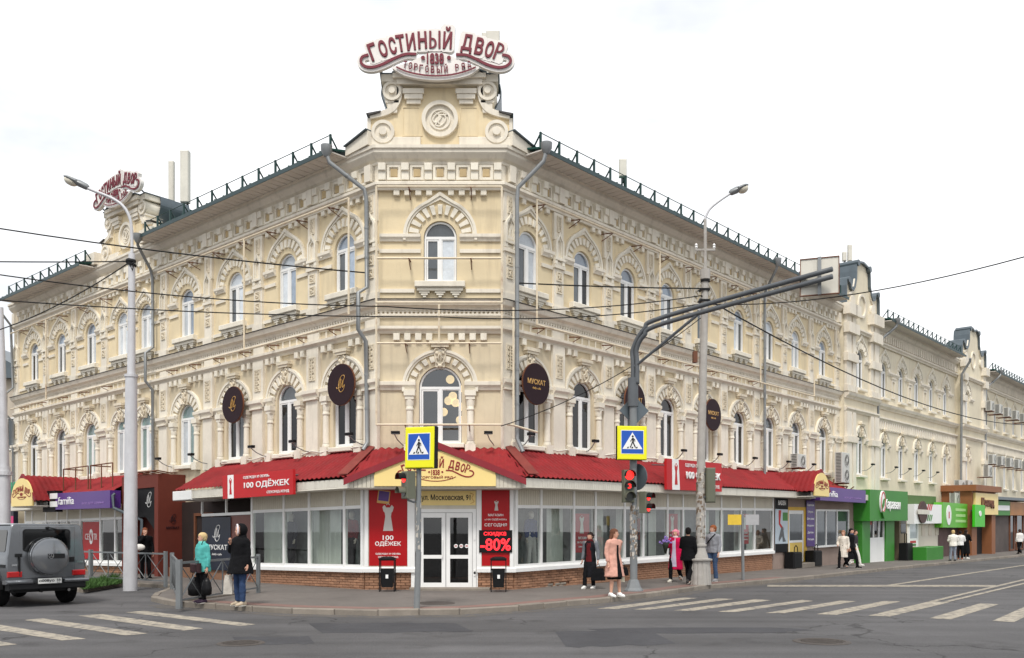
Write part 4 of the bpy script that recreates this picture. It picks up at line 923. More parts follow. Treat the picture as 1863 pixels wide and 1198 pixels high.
# ------------------------------------------------------------------ signs
M_board = mat('sign_backing_white', srgb(232,228,222), .5, .05, 2, streak=.15)
ROW1 = [('Г',175,243,118,52,20),('О',240,222,114,54,17),('С',303,203,114,48,13),('Т',355,187,114,56,9),('И',422,178,114,58,7),('Н',498,166,114,58,3),('Ы',580,163,114,74,0),('Й',664,152,146,58,-3),
        ('Д',790,190,126,72,-9),('В',872,207,114,54,-12),('О',938,228,112,54,-16),('Р',1000,242,114,52,-20)]
ROW3 = [('Т',385,326,-9),('О',420,334,-8),('Р',455,342,-7),('Г',490,350,-5),('О',528,355,-3),('В',565,358,-1),('Ы',609,358,1),('Й',652,350,2),('Р',725,346,6),('Я',765,338,8),('Д',804,327,10)]
def sign_letter(c, w_, h, bold, d, m):
    if c not in 'РЫ': return lettering(c, w_, h, bold, d, m, name='letter')
    def f():
        mb = MB(); t = (.27 if c == 'Р' else .19)*w_; x0 = -w_/2; x1 = w_/2 if c == 'Р' else x0+w_*.66; za, zb = (h/2, -h*.06) if c == 'Р' else (h*.1, -h/2); r = (za-zb)/2; rx = min(r, (x1-x0)*.6)
        o = [(x0+.002,zb)]+[(x1-rx+rx*math.cos(R(a)), (za+zb)/2+r*math.sin(R(a))) for a in range(-90,91,12)]+[(x0+.002,za)]
        i = [(x0+t*.5,zb+t*.75)]+[(x1-rx+(rx-t)*math.cos(R(a)), (za+zb)/2+(r-t*.75)*math.sin(R(a))) for a in range(-90,91,12)]+[(x0+t*.5,za-t*.75)]
        mb.ring(o, i, -d, 0); mb.box(x0,x0+t,-d-.0012,.001,-h/2,h/2)
        if c == 'Ы': mb.box(w_/2-t,w_/2,-d,0,-h/2,h/2)
        return mb.mesh('letter', m)
    return cached(('sl', c, w_, h, d, m.name), f)
SW = [[(458,258),(390,258),(320,283),(250,318),(180,342),(125,338),(96,310),(106,276),(146,262)], [(718,262),(785,264),(850,290),(920,325),(990,344),(1045,337),(1076,305),(1062,272),(1020,262)]]
BOW = [(328,342),(400,373),(500,394),(590,400),(690,392),(780,370),(848,343)]
def gd_lettering(parent, M, k, fg, front=0., backing=None, big=True, thick=.14):
    X = lambda x, y: ((x-587)*k, (300-y)*k)
    if backing:
        mb = MB(); e = .0
        for i, (c, x, y, h, wd, r) in enumerate(ROW1):
            cx, cz = X(x, y); a, b = (wd+34)/2*k, (h+34)/2*k; c_ = 16*k
            P = [(-a+c_,-b),(a-c_,-b),(a,-b+c_),(a,b-c_),(a-c_,b),(-a+c_,b),(-a,b-c_),(-a,-b+c_)]
            mb.prism(P, -thick-.002*(i%5), 0, T((cx,0,cz)) @ Ry(-R(r)))
        for p in SW: ribbon(mb, [X(*q) for q in smooth_pts(p, 6)], 52*k, -thick+.012, .0)
        A = [X(*q) for q in smooth_pts([(300,335),(400,310),(590,235),(780,310),(870,335)], 6)]; B_ = [X(*q) for q in smooth_pts([(870,345),(780,398),(590,424),(400,398),(300,345)], 6)]
        mb.prism((B_[::-1]+A[::-1])[::1], -thick+.02, 0); part('backing', mb, backing, parent, M)
    MF = M @ T((0, -(thick+.012 if backing else 0)-front, 0)); d = .02 if big else .008
    for c, x, y, h, wd, r in ROW1:
        cx, cz = X(x, y); ob('letter', sign_letter(c, wd*k, h*k, .028, d, fg), parent, MF @ T((cx,0,cz)) @ Ry(-R(r)))
    cx, cz = X(583, 288); ob('lettering', lettering('1838', 112*k, 72*k, .022, d, fg), parent, MF @ T((cx,0,cz)))
    mb = MB()
    for x in (502, 672): mb.prism(disc(*X(x,282), 13*k, None, 14), -d, 0)
    part('dot', mb, fg, parent, MF)
    if big:
        for c, x, y, r in ROW3:
            cx, cz = X(x, y); ob('letter', sign_letter(c, (34 if c in 'Ы' else 24)*k, (58 if c == 'Й' else 46)*k, .016, d, fg), parent, MF @ T((cx,0,cz)) @ Ry(-R(r)))
    else:
        cx, cz = X(595, 350); ob('lettering', lettering('ТОРГОВЫЙ РЯД', 430*k, 44*k, .01, d, fg), parent, MF @ T((cx,0,cz)))
    for p in SW: part('flourish', ribbon(MB(), [X(*q) for q in smooth_pts(p, 6)], 17*k, -d, 0), fg, parent, MF)
    part('flourish', ribbon(MB(), [X(*q) for q in smooth_pts(BOW, 6)], 9*k, -d, 0), fg, parent, MF)
M_ = WC.M(-.075, .42, 14.95)
rsg = thing('roof_sign', 'large white roof sign with burgundy curved lettering above the corner gable', 'sign', M_, 'trading row roof signs')
gd_lettering(rsg, M_, .00429, M_burg, 0, M_board)
mb = MB()
for x in (-1.6,-.6,.6,1.5): mb.tube([(x,.05,-.1),(x,.6,-.45)], .03, 6); mb.tube([(x,.05,.25),(x,.9,-.4)], .02, 6)
part('support', mb, M_dsteel, rsg, M_)
ss = WL.px(212, .42); M_ = WL.M(-14.55, .42, 15.0)
rs2 = thing('roof_sign', 'smaller looking roof sign with burgundy lettering on the far left gable', 'sign', M_, 'trading row roof signs')
gd_lettering(rs2, M_, .0037, M_burg, 0, M_board)
mb = MB()
for x in (-1.6,-.6,.6,1.5): mb.tube([(x,.05,-.1),(x,.6,-.45)], .03, 6)
part('support', mb, M_dsteel, rs2, M_)
# the arched cream board in the entrance gable
VG = vg+.03
def arch_board(hw_, h0, h1): return [(-hw_,0),(hw_,0)]+[(hw_*math.cos(PI*i/20), h0+(h1-h0)*math.sin(PI*i/20)) for i in range(21)]
M_ = WC.M(.0, VG, 2.95)
bd = solo('entrance_sign', MB().prism(arch_board(1.63,.26,.93), -.05, -.005), M_cream, 'cream arched sign board in the gable over the corner shop door', 'sign', M_)
gd_lettering(bd, M_ @ T((.02,-.051,.34)), .00207, M_dkred, 0, None, big=False)

# red '100 ОДЁЖЕК' signs
def dress(w_, h_, m, name='dress_picture'):
    P = [(-.22,.5),(-.34,.42),(-.28,.26),(-.2,.2),(-.17,.05),(-.3,-.5),(.3,-.5),(.17,.05),(.2,.2),(.28,.26),(.34,.42),(.22,.5),(.1,.4),(-.1,.4)]
    mb = MB().prism([(x*w_, z*h_) for x, z in P][::1], -.006, 0); mb.tube([(-.1*w_,-.003,.5*h_),(0,-.003,.56*h_),(.1*w_,-.003,.5*h_)], .012*h_+.003, 5); return mb.mesh(name, m)
def shop_sign(W, x0, x1, ya, yb, v, label, raised=False):
    s0, s1 = W.px(x0, v), W.px(x1, v); xm = (x0+x1)/2; z0, z1 = W.z(xm, yb, v), W.z(xm, ya, v); wd, h = s1-s0, z1-z0
    M = W.M((s0+s1)/2, v, (z0+z1)/2) @ Ry(-W.k*(1 if W is WR else -1)*1)
    o = solo('shop_sign', MB().box(-wd/2,wd/2,-.0,.09,-h/2,h/2), M_signred, label, 'sign', M, 'red clothes shop signs')
    part('white_band', MB().box(-wd*.42,-wd*.33,-.006,-.001,-h/2,h/2) if not raised else MB().prism([(-wd*.41,-h/2),(-wd*.28,-h/2),(-wd*.3,h/2),(-wd*.41,h/2)], -.006, -.001), M_white, o, M)
    ob('dress_picture', dress(h*.28, h*.66, M_signred), o, M @ T((-wd*.375 if not raised else -wd*.345,-.008,0)))
    for t, w_, h_, x, z, b in (('ОДЕЖДА И ОБУВЬ', .37, .13, .0, .33, .008), ('100 ОДЁЖЕК', .63, .36, .14, .02, .018), ('СЕКОНД-ХЕНД', .3, .13, .3, -.35, .008)):
        ob('lettering', lettering(t, wd*w_, h*h_, b, .05 if raised and h_ > .3 else .01, M_white), o, M @ T((wd*x,-.002,h*z)))
    mb = MB()
    for x in (-wd*.4,-wd*.1,wd*.2,wd*.4): mb.tube([(x,.09,h*.3),(x,.8,h*.35)], .02, 5); mb.tube([(x,.09,-h*.3),(x,.35,-h*.3)], .02, 5)
    part('bracket', mb, M_dsteel, o, M); return o
shop_sign(WL, 405, 533, 860, 904, 1.72, 'red clothes shop sign hung on the left awning beside the corner')
shop_sign(WR, 1213, 1313, 839, 893, 1.75, 'red clothes shop sign with raised letters behind the concrete lamp post', True)

# aubergine discs of the cafe on the first floor windows
def m_curve(mb, k):
    for P in ([(-.95,-.28),(-.8,-.5),(-.55,-.35),(-.3,.2),(-.12,.62),(.0,.75),(.02,.5),(-.15,-.1),(-.2,-.4),(-.05,-.4),(.2,.05),(.38,.42),(.48,.5),(.42,.2),(.3,-.25),(.42,-.42),(.75,-.1)], [(.48,.5),(.75,.9),(.6,1.2),(.1,1.1),(-.35,.55),(-.5,-.2),(-.3,-.85),(.1,-1.0),(.55,-.7),(.75,-.1)]):
        mb.tube([(x*k,-.004,z*k) for x, z in smooth_pts(P, 5)], .05*k, 5)
    return mb
def disc_sign(W, px_, zc_, r, txt, label):
    s = W.px(px_, .34); M = W.M(s, .34, zc_)
    o = solo('disc_sign', MB().prism(disc(0,0,r,None,40), -.05, .0), M_aub, label, 'sign', M, 'dark round cafe signs')
    part('rim', MB().ring(disc(0,0,r+.012,None,40), disc(0,0,r-.002,None,40), -.04, .01), M_brown, o, M)
    mb = MB(); mb.tube([(-r*.5,.0,.2),(-r*.5,.33,.2)], .015, 5); mb.tube([(r*.5,.0,.2),(r*.5,.33,.2)], .015, 5); part('bracket', mb, M_dsteel, o, M)
    if txt:
        ob('lettering', lettering('МУСКАТ', r*1.35, r*.26, .008, .008, M_gold), o, M @ T((0,-.05,.06))); ob('lettering', lettering('daily cafe', r*.62, r*.14, 0, .006, M_gold), o, M @ T((0,-.05,-.22*r)))
    else: part('monogram', m_curve(MB(), r*.36), M_gold, o, M @ T((.02,-.05,0)), smooth=1)
disc_sign(WL, 622, 6.05, .6, 0, 'dark round sign with gold monogram on the first window left of the corner')
disc_sign(WL, 425, 6.05, .6, 0, 'dark round sign with gold monogram on the third window left of the corner')
disc_sign(WR, 974, 6.05, .6, 1, 'dark round cafe sign with gold lettering on the first window right of the corner')
disc_sign(WR, 1154, 6.05, .6, 1, 'dark round cafe sign mostly hidden behind the grey traffic signal post')
disc_sign(WR, 1296, 6.05, .6, 1, 'dark round cafe sign half hidden behind the concrete lamp post')

# posters beside the shop door
def poster(W, a0, a1, z0, z1, v, label, name='poster', m=None):
    M = W.M((a0+a1)/2, v, (z0+z1)/2); o = solo(name, MB().box(-(a1-a0)/2,(a1-a0)/2,-.012,0,-(z1-z0)/2,(z1-z0)/2), m or M_posterred, label, 'poster', M); return o, M, a1-a0, z1-z0
o, M, w_, h_ = poster(WC, cL+.13, -.85, .78, 2.88, VS+.025, 'tall red poster with white dress left of the shop door')
ob('dress_picture', dress(.46,.72,mat('printed_grey', srgb(196,190,184), .5, .06, 3)), o, M @ T((0,-.013,.28)))
for t, ww, hh, z in (('100',.3,.13,-.27),('ОДЁЖЕК',.72,.17,-.43),('ОДЕЖДА И ОБУВЬ',.7,.055,-.72),('СЕКОНД-ХЕНД',.56,.055,-.81)): ob('lettering', lettering(t, ww, hh, .014, .006, M_white), o, M @ T((0,-.012,z)))
p_ = part('sticker', MB().box(-.15,.15,-.016,-.0125,-.13,.15), M_purple, o, M @ T((-.12,0,.88)) @ Ry(.12)); part('sticker_rim', MB().ring([(-.17,-.2),(.17,-.2),(.17,.16),(-.17,.16)], [(-.145,-.13),(.145,-.13),(.145,.14),(-.145,.14)], -.018, -.0125), M_gold, o, M @ T((-.12,0,.88)) @ Ry(.12))
o, M, w_, h_ = poster(WC, 1.22, cR-.12, .78, 2.88, VS+.025, 'tall red poster with a running text screen right of the shop door')
ob('dress_picture', dress(.18,.27,mat('printed_grey', srgb(196,190,184), .5, .06, 3)), o, M @ T((.02,-.013,.62)))
for t, ww, hh, z in (('МАГАЗИН',.42,.065,.36),('«100 ОДЁЖЕК»',.62,.065,.24),('СЕГОДНЯ',.62,.1,.08)): ob('lettering', lettering(t, ww, hh, .01, .006, M_white), o, M @ T((0,-.012,z)))
M_led = mat('led_red', (1,.02,.03), .4, 0, emit=1.1)
scr = tag(ob('led_screen', MB().box(-.46,.46,-.05,0,-.31,.31).mesh('led_screen', M_black), None, M @ T((.0,-.014,-.37))), 'black screen with glowing red discount text across the right poster', 'screen')
ob('lettering', lettering('скидка', .62, .13, .008, .006, M_led), scr, M @ T((-.02,-.066,-.17))); ob('lettering', lettering('-80%', .84, .34, .015, .006, M_led), scr, M @ T((.0,-.066,-.46)))
o, M, w_, h_ = poster(WC, -.6, 1.05, 2.46, 2.86, VS+.035, 'cream board with the street name and number over the door', 'address_board', M_cream)
ob('lettering', lettering('ул. Московская, 91', 1.36, .2, .016, .006, mat('dark_grey_letter', srgb(50,38,34), .6, .05, 2)), o, M @ T((0,-.012,0)))
part('ornament', MB().tube([(x,-.016,z) for x, z in smooth_pts([(.66,.14),(.76,.1),(.72,.0),(.78,-.1),(.68,-.15)],5)], .008, 4), M_gold, o, M)
def inner_poster(x0, x1, label):
    a0, a1 = WR.px(x0, VS-.06), WR.px(x1, VS-.06); o, M, w_, h_ = poster(WR, a0, a1, 1.05, 2.24, VS-.07, label)
    ob('dress_picture', dress(.34,.52,M_cloth), o, M @ T((-.04,-.013,.25)))
    for t, ww, hh, z in (('МАГАЗИН',.42,.08,-.15),('100 ОДЁЖЕК',.55,.09,-.28),('СЕКОНД-ХЕНД',.4,.05,-.42)): ob('lettering', lettering(t, min(ww, w_*.85), hh, .01, .006, M_white), o, M @ T((0,-.012,z)))
inner_poster(1047, 1072, 'red poster with a white dress inside the third pane right of the corner')
inner_poster(1215, 1233, 'red poster with a white dress in the window behind the pink coated woman')
inner_poster(1349, 1362, 'small red poster in the window behind the parking information post')
# navy cafe banner in the recess
a0, a1 = WL.px(369, VS), WL.px(421, VS); o, M, w_, h_ = poster(WL, a0, a1, .55, 2.3, VS+.02, 'navy fabric banner with white cafe monogram behind the fence', 'banner', M_navy)
part('monogram', m_curve(MB(), .24), M_white, o, M @ T((.05,-.012,.32)), smooth=1); ob('lettering', lettering('МУСКАТ', w_*.72, .17, .01, .006, M_white), o, M @ T((.05,-.012,-.12))); ob('lettering', lettering('daily cafe', w_*.34, .09, 0, .006, M_white), o, M @ T((.05,-.012,-.36)))

# ------------------------------------------------------------------ the terracotta portal of the cafe and the shop left of it
vp = 1.05; ZP = 3.92; s0, s1 = -13.1, -10.46
por = thing('cafe_portal', 'terracotta entrance portal of the cafe with dark recess', 'portal', WL.M((s0+s1)/2, vp/2, 0))
WL.part('side_wall', MB().box(s1-.26,s1,-vp,-.0,0,ZP), M_terra, por); WL.part('side_wall', MB().box(s0,s0+.26,-vp,-.0,0,ZP), M_terra, por)
WL.part('lintel', MB().box(s0+.261,s1-.261,-vp,0,3.45,ZP), M_terra, por); WL.part('back_wall', MB().box(s0+.262,s1-.262,-.3,-.1,0,3.44), mat('brown_inner_wall', srgb(92,40,30), .7, .15, 1), por)
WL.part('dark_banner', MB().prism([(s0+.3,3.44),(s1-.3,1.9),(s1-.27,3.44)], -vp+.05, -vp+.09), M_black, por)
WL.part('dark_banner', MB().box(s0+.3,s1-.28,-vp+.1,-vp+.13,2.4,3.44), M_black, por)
WL.part('monogram', m_curve(MB(), .2), M_white, por, smooth=1) if 0 else None
M_ = WL.M(WL.px(268, vp), vp-.06, 3.0); part('monogram', m_curve(MB(), .24), M_white, por, M_, smooth=1); ob('lettering', lettering('МУСКАТ', .62, .12, .02, .006, M_white), por, M_ @ T((.05,0,-.48)))
MS = WL.B @ T((s1+.012,-.5,0)) @ Rz(PI/2)
part('monogram', m_curve(MB(), .15), M_aub, por, MS @ T((.0,0,2.15)), smooth=1); ob('lettering', lettering('МУСКАТ', .5, .09, .02, .006, M_aub), por, MS @ T((0,0,1.85)))
mb = MB()
for k in range(6): mb.tube([WL.P(s0+.2+k*.45, .3+.1*(k%2), ZP+.05), WL.P(s0+.5+k*.45, vp+.1, ZP+.1)], .025, 5)
mb.tube([WL.P(s0, vp+.05, ZP+.12), WL.P(s1, vp+.05, ZP+.1)], .03, 5); part('roof_frame', mb, M_brown, por, I4)
sh2 = thing('left_shop', 'left street shop with purple sign, red tiled roof and white framed panes', 'shop', WL.M(-16.5, .8, 0))
_sh = shop; shop = sh2
sA, sB = -22.3, -13.15
tiles(WL, sA, sB, 0, 0, zt=4.2, ze=3.3)
mb = MB(); WL.strip(mb, [(VE-.03,ZF),(VE,ZF),(VE,ZE+.05),(VE-.03,ZE+.05)], sA, sB); WL.part('fascia', mb, M_fascia, sh2)
mb = MB(); WL.strip(mb, [(0,ZF-.015),(VE,ZF-.015),(VE,ZF-.001),(0,ZF-.001)], sA, sB); WL.part('soffit', mb, M_fascia, sh2)
WL.part('plinth', MB().box(sA,sB,-VS+.03,-VS+.2,-.3,ZS), M_mort, sh2); brick_run(WL, WL.px(150,VS), sB, VS+.02, .05, ZS, sh2)
mb = MB(); WL.strip(mb, SILL, sA, sB); WL.part('shop_sill', mb, M_pvc, sh2)
glazing(WL, [sA]+[WL.px(x, VS) for x in (60,85,106,124,148,184,211)]+[sB+.1], sh2, G_shop)
WL.part('back_panel', MB().box(sA,sB,-.12,-.06,.3,2.95), mat('dim_shop_back', srgb(96,84,80), .9, .3, .9), sh2)
shop = _sh
a0, a1 = WL.px(151, VS+.02), WL.px(182, VS+.02)
o, M, w_, h_ = poster(WL, a0, a1, .85, 2.32, VS+.02, 'red poster with white circle filling a pane of the left shop')
part('white_oval', MB().prism(disc(0,0,.17,.3,24), -.018, -.0125), M_white, o, M @ T((.0,0,.15))); ob('lettering', lettering('N', .2, .34, .03, .006, M_posterred), o, M @ T((0,-.0185,.15))); ob('lettering', lettering('CE', .3, .24, 0, .006, M_white), o, M @ T((-.36,-.0125,.15))); ob('lettering', lettering('TR', .3, .24, 0, .006, M_white), o, M @ T((.36,-.0125,.15)))
def familia(W, x0, x1, ya, yb, v, label, black=0.):
    s0, s1 = W.px(x0, v), W.px(x1, v); xm = (x0+x1)/2; z0, z1 = W.z(xm, yb, v), W.z(xm, ya, v); wd, h = s1-s0, z1-z0; M = W.M((s0+s1)/2, v, (z0+z1)/2)
    o = solo('shop_sign', MB().box(-wd/2,wd/2,0,.4,-h/2,h/2), M_purple, label, 'sign', M, 'purple shop signs')
    ob('lettering', lettering('familia', wd*.3, h*.46, .0, .02, M_white), o, M @ T((-wd*.29,-.0,h*.02)))
    ob('lettering', lettering('все для семьи', wd*.38, h*.16, 0, .008, mat('faded_lilac', srgb(150,120,180), .5, .05, 2)), o, M @ T((wd*.2,-.0,-h*.2))); return o, M, wd, h
familia(WL, 101, 200, 895, 926, 1.75, 'purple shop sign over the left shop beside the terracotta portal')
s0, s1 = WL.px(78, 1.75), WL.px(100, 1.75); M = WL.M((s0+s1)/2, 1.75, 3.17); o = solo('small_sign', MB().box(-(s1-s0)/2,(s1-s0)/2,0,.3,-.42,.42), M_black, 'small black sign with white boxes joined to the purple sign on the left', 'sign', M)
for x in (-.45,.45):
    for z in (-.12,.2): part('white_box', MB().box(x-.34,x+.34,-.012,-.001,z-.11,z+.11), M_white, o, M)
def porch(W, s, v1, z0, zr_, hw_, th, label, scale=1.):
    for q in (-1,1):
        mb = MB(); nr, nc = 14, 40; vs = []
        for r in range(nr+1):
            t = r/nr
            for c in range(nc+1): v = .05+(v1-.05)*c/nc; vs.append((s+q*(hw_+.1)*t,-v,zr_-(zr_-z0-.2)*t**1.4+.018*math.cos(2*PI*v/.21)+.025*((t*4)%1)))
        mb.add(vs, [(r*(nc+1)+c,(r+1)*(nc+1)+c,(r+1)*(nc+1)+c+1,r*(nc+1)+c+1) for r in range(nr) for c in range(nc)]); W.part('porch_roof', mb, M_red, th, smooth=50)
        W.part('verge_board', ribbon(MB(), [(s,zr_),(s+q*hw_*.5,zr_-(zr_-z0)*.3),(s+q*(hw_+.1),z0+.18)], .12, -v1-.05, -v1+.02), M_redtrim, th)
    W.part('porch_soffit', MB().box(s-hw_,s+hw_,-v1,-.1,z0-.03,z0), M_fascia, th); W.part('porch_face', MB().prism([(s-hw_,z0),(s+hw_,z0),(s+hw_*.9,z0+.4),(s,zr_-.08),(s-hw_*.9,z0+.4)], -v1+.03, -v1+.08), M_panel, th)
    M = W.M(s, v1+.01, z0); o = solo('entrance_sign', MB().prism(arch_board(hw_*.93,.25,(zr_-z0)*.9), -.05, -.0), M_cream, label, 'sign', M)
    gd_lettering(o, M @ T((0,-.052,(zr_-z0)*.36)), hw_*.00165, M_dkred, 0, None, big=False)
porch(WL, WL.px(42, 2.3), 2.3, 3.0, 4.25, 1.1, sh2, 'cream arched sign on the little porch at the far left')
mb = MB()
for a, b in ((WL.px(120,1),WL.px(165,1)),(WL.px(160,1.2),WL.px(200,1.2))):
    for x in (a,(a+b)/2,b): mb.tube([WL.P(x,1.1,3.4),WL.P(x,1.1,4.5)], .025, 5)
    mb.tube([WL.P(a,1.1,4.5),WL.P(b,1.1,4.5)], .025, 5); mb.tube([WL.P(a,.3,4.5),WL.P(a,1.1,4.5)], .025, 5)
solo('sign_frame', mb, M_brown, 'empty rusty steel sign frame standing on the left shop roof', 'frame')
mb = MB(); x = WL.px(214, 1.6); mb.tube([WL.P(x-.2,1.62,3.25),WL.P(x-.15,1.7,3.2),WL.P(x-.1,1.7,2.75),WL.P(x+.5,.95,2.3),WL.P(x+.5,.95,.3)], .06, 8); part('downpipe', mb, M_dgalv, sh2, I4, smooth=40)
p = WL.P(WL.px(5,.9),.9,3.2); o = solo('far_shop_sign', MB().box(-1.6,1.2,0,.2,-.9,.0), M_navy, 'navy and pink sign band at the far left edge', 'sign', WL.M(WL.px(5,.9),.9,3.3)); part('pink_band', MB().box(-1.6,1.2,-.01,-.001,-.9,-.55), mat('magenta_band', srgb(200,30,110), .4, .05, 1), o)
o = solo('rooftop_letters', MB().box(-1.2,1.1,.1,.14,-.05,.0), M_dsteel, 'green roof top letters at the far left edge above the navy band', 'sign', WL.M(WL.px(14,.9),.9,3.75)); ob('lettering', lettering('ОБАР', 2.0, .5, .03, .05, mat('green_letter', srgb(30,140,100), .4, .05, 1)), o, WM[o.name] @ T((0,.05,.27)))

# ------------------------------------------------------------------ right end of the red roofed shop and the shops further along
def RB(x0, x1, ya, yb, v):
    s0, s1 = WR.px(x0, v), WR.px(x1, v); xm = (x0+x1)/2; return s0, s1, WR.z(xm, yb, v), WR.z(xm, ya, v)
shoe = thing('shoe_shop', 'small shoe shop with yellow framed door between red porch and purple sign', 'shop', WR.M(18.5, .8, 0))
xS0, xS1 = xR+.05, WR.px(1556, VS)
d0, d1 = WR.px(1434, VS), WR.px(1461, VS)
WR.part('front_wall', MB().box(xS0,d0-.15,-VS,-.0,-.3,3.0).box(d1+.15,xS1,-VS,-.0,-.3,.75).box(d1+.15,WR.px(1482,VS),-VS,0,.751,3.0).box(WR.px(1545,VS),xS1,-VS,0,.751,3.0).box(d1+.16,xS1,-VS+.01,0,2.45,3.0).box(d0-.149,d1+.149,-VS,0,2.55,3.0), mat('shoe_shop_wall', srgb(150,132,122), .85, .15, 1, grime=.4, scol=(.2,.15,.12)), shoe)
WR.part('yellow_frame', MB().box(d0-.15,d0-.02,-VS-.03,-VS+.1,.1,2.55).box(d1+.02,d1+.35,-VS-.03,-VS+.1,.1,2.55).box(d0-.02,d1+.02,-VS-.03,-VS+.1,2.4,2.55), mat('ochre_paint', srgb(214,172,60), .6, .08, 1), shoe)
dr = WR.part('door', MB().ring([(d0,.15),(d1,.15),(d1,2.4),(d0,2.4)], [(d0+.1,.25),(d1-.1,.25),(d1-.1,2.25),(d0+.1,2.25)], -VS-.02,-VS+.08).box(d0+.1,d1-.1,-VS-.01,-VS+.05,1.0,1.1), M_pvc, shoe)
part('pane', WR.shear(MB().box(d0+.1,d1-.1,-VS,-VS+.01,1.1,2.25)), P_mid, dr, WR.B); part('door_panel', WR.shear(MB().box(d0+.1,d1-.1,-VS,-VS+.01,.25,1.0)), mat('yellow_door_panel', srgb(222,190,96), .6, .1, 2), dr, WR.B)
wx = [WR.px(x, VS) for x in (1484,1502,1522,1543)]
mb = MB()
for x in wx: mb.box(x-.05,x+.05,-VS-.04,-VS+.05,.8,2.45)
mb.box(wx[0],wx[-1],-VS-.035,-VS+.045,2.38,2.46); WR.part('window_frame', mb, M_pvc, shoe)
for a, b in zip(wx, wx[1:]): WR.part('pane', MB().box(a+.05,b-.05,-VS-.0,-VS+.01,.8,2.4), P_mid, shoe)
WR.part('shop_sill', MB().box(wx[0]-.3,wx[-1]+.2,-VS-.15,-VS+.0,.72,.8), M_pvc, shoe)
WR.part('doorstep', MB().cham(d0-.3,d1+.9,-VS-.5,-VS,-.1,.12,.02), M_kerb, shoe)
_sh = shop; shop = shoe
tiles(WR, xG, WR.px(1558,1.5), 0, 0, zt=3.95, ze=3.15)
shop = _sh
WR.part('fascia', MB().box(xG,xS1,-VE,-VE+.03,ZF,ZE-.02), M_fascia, shoe); WR.part('soffit', MB().box(xG,xS1,-VE,-.0,ZF-.02,ZF-.002), M_fascia, shoe)
porch(WR, WR.px(1493,2.2), 2.2, WR.z(1493,903,2.2), WR.z(1493,856,2.2), .82, shoe, 'cream arched sign on the red porch near the green shop')
o, M, w_, h_ = poster(WR, WR.px(1410,VS+.03), WR.px(1433,VS+.03), .62, 2.9, VS+.03, 'tall shoe advertisement with black header right of the glazed shop', m=mat('poster_pale', srgb(190,204,214), .4, .08, 2))
part('header', MB().box(-w_/2,w_/2,-.02,-.0125,h_*.3,h_/2), M_black, o, M); part('footer', MB().box(-w_/2,w_/2,-.02,-.0125,-h_/2,-h_*.34), M_black, o, M)
part('red_stocking', MB().prism([(-.3,h_*.28),(-.05,h_*.28),(-.15,.1),(.2,-.15),(.12,-.25),(-.28,.05)][::-1], -.018, -.0125), M_signred, o, M); part('green_patch', MB().box(.1,w_/2-.03,-.018,-.0125,.2,.55), M_shopg, o, M)
part('boot', MB().prism([(-.05,-.1),(-.3,-.55),(-.25,-.68),(.05,-.45),(.1,-.7),(.4,-.68),(.25,-.5),(.12,-.05)], -.021, -.0185), M_dsteel, o, M)
ob('lettering', lettering('BADEN', w_*.6, .2, .02, .006, M_white), o, M @ T((.02,-.021,h_*.42)))
o, M, w_, h_ = poster(WR, WR.px(1467,VS+.06), WR.px(1482,VS+.06), .8, 2.85, VS+.06, 'tall purple list of goods beside the yellow shoe shop door', m=M_purple)
for k, (t, ww) in enumerate((('Одежда',.8),('Обувь',.65),('Для дома',.85),('Игрушки',.8),('Детям',.7),('Посуда',.75))): ob('lettering', lettering(t, w_*ww, .11, .02, .005, M_white), o, M @ T((-.02,-.012,h_*.4-k*h_*.15)))
familia(WR, 1492, 1575, 889, 913, 1.72, 'purple shop sign between the red porch and the green shop')
WR.part('curved_pier', MB().prism([(xS1-.1,0),(xS1+.28,0),(xS1+.4,1.6),(xS1+.75,2.9),(xS1-.1,2.9)], -VS-.2, -VS), M_fascia, shoe)

grs = thing('green_shop', 'bright green shop front with leaf emblem and white double door', 'shop', WR.M(WR.px(1610,1.3), 1.3, 0))
g0, g1 = WR.px(1580,1.5), WR.px(1648,1.5)
zt_, zb_ = WR.z(1580,891,1.5), WR.z(1612,948,1.5)
WR.part('sign_box', MB().box(g0-.1,g1,-1.6,-.0,zb_,zt_), M_shopg, grs)
dd0, dd1 = WR.px(1583,1.2), WR.px(1612,1.2)
WR.part('front_wall', MB().box(g0,dd0,-1.2,0,-1.2,zb_-.005).box(dd1,g1-.9,-1.2,0,-1.2,zb_-.005), M_shopg, grs)
dl = WR.part('double_door', MB().ring([(dd0+.02,-.5),(dd1-.02,-.5),(dd1-.02,2.7),(dd0+.02,2.7)], [(dd0+.12,-.3),(dd1-.12,-.3),(dd1-.12,2.55),(dd0+.12,2.55)], -1.12,-1.0).box(dd0+.1,dd1-.1,-1.1,-1.03,-.4,1.05).box((dd0*2+dd1)/3-.06,(dd0*2+dd1)/3+.06,-1.11,-1.02,1.051,2.6).box((dd0+2*dd1)/3-.06,(dd0+2*dd1)/3+.06,-1.11,-1.02,1.051,2.6), M_pvc, grs)
part('pane', WR.shear(MB().box(dd0+.1,dd1-.1,-1.06,-1.05,1.0,2.6)), P_dark, dl, WR.B); part('notice', WR.shear(MB().box(dd0+.3,dd0+.6,-1.075,-1.065,1.7,2.35)), M_posterred, dl, WR.B)
M = WR.M((g0+g1)/2-.1, 1.61, (zt_+zb_)/2); ks = solo('shop_sign', lettering('Караван', 2.35, .62, .02, .03, M_white), None, 'white raised letters on the green shop front', 'sign', M @ T((.45,0,.02)))
em = thing('leaf_emblem', 'white oval emblem with green leaf on the green shop front', 'sign', M @ T((-1.15,0,.05)))
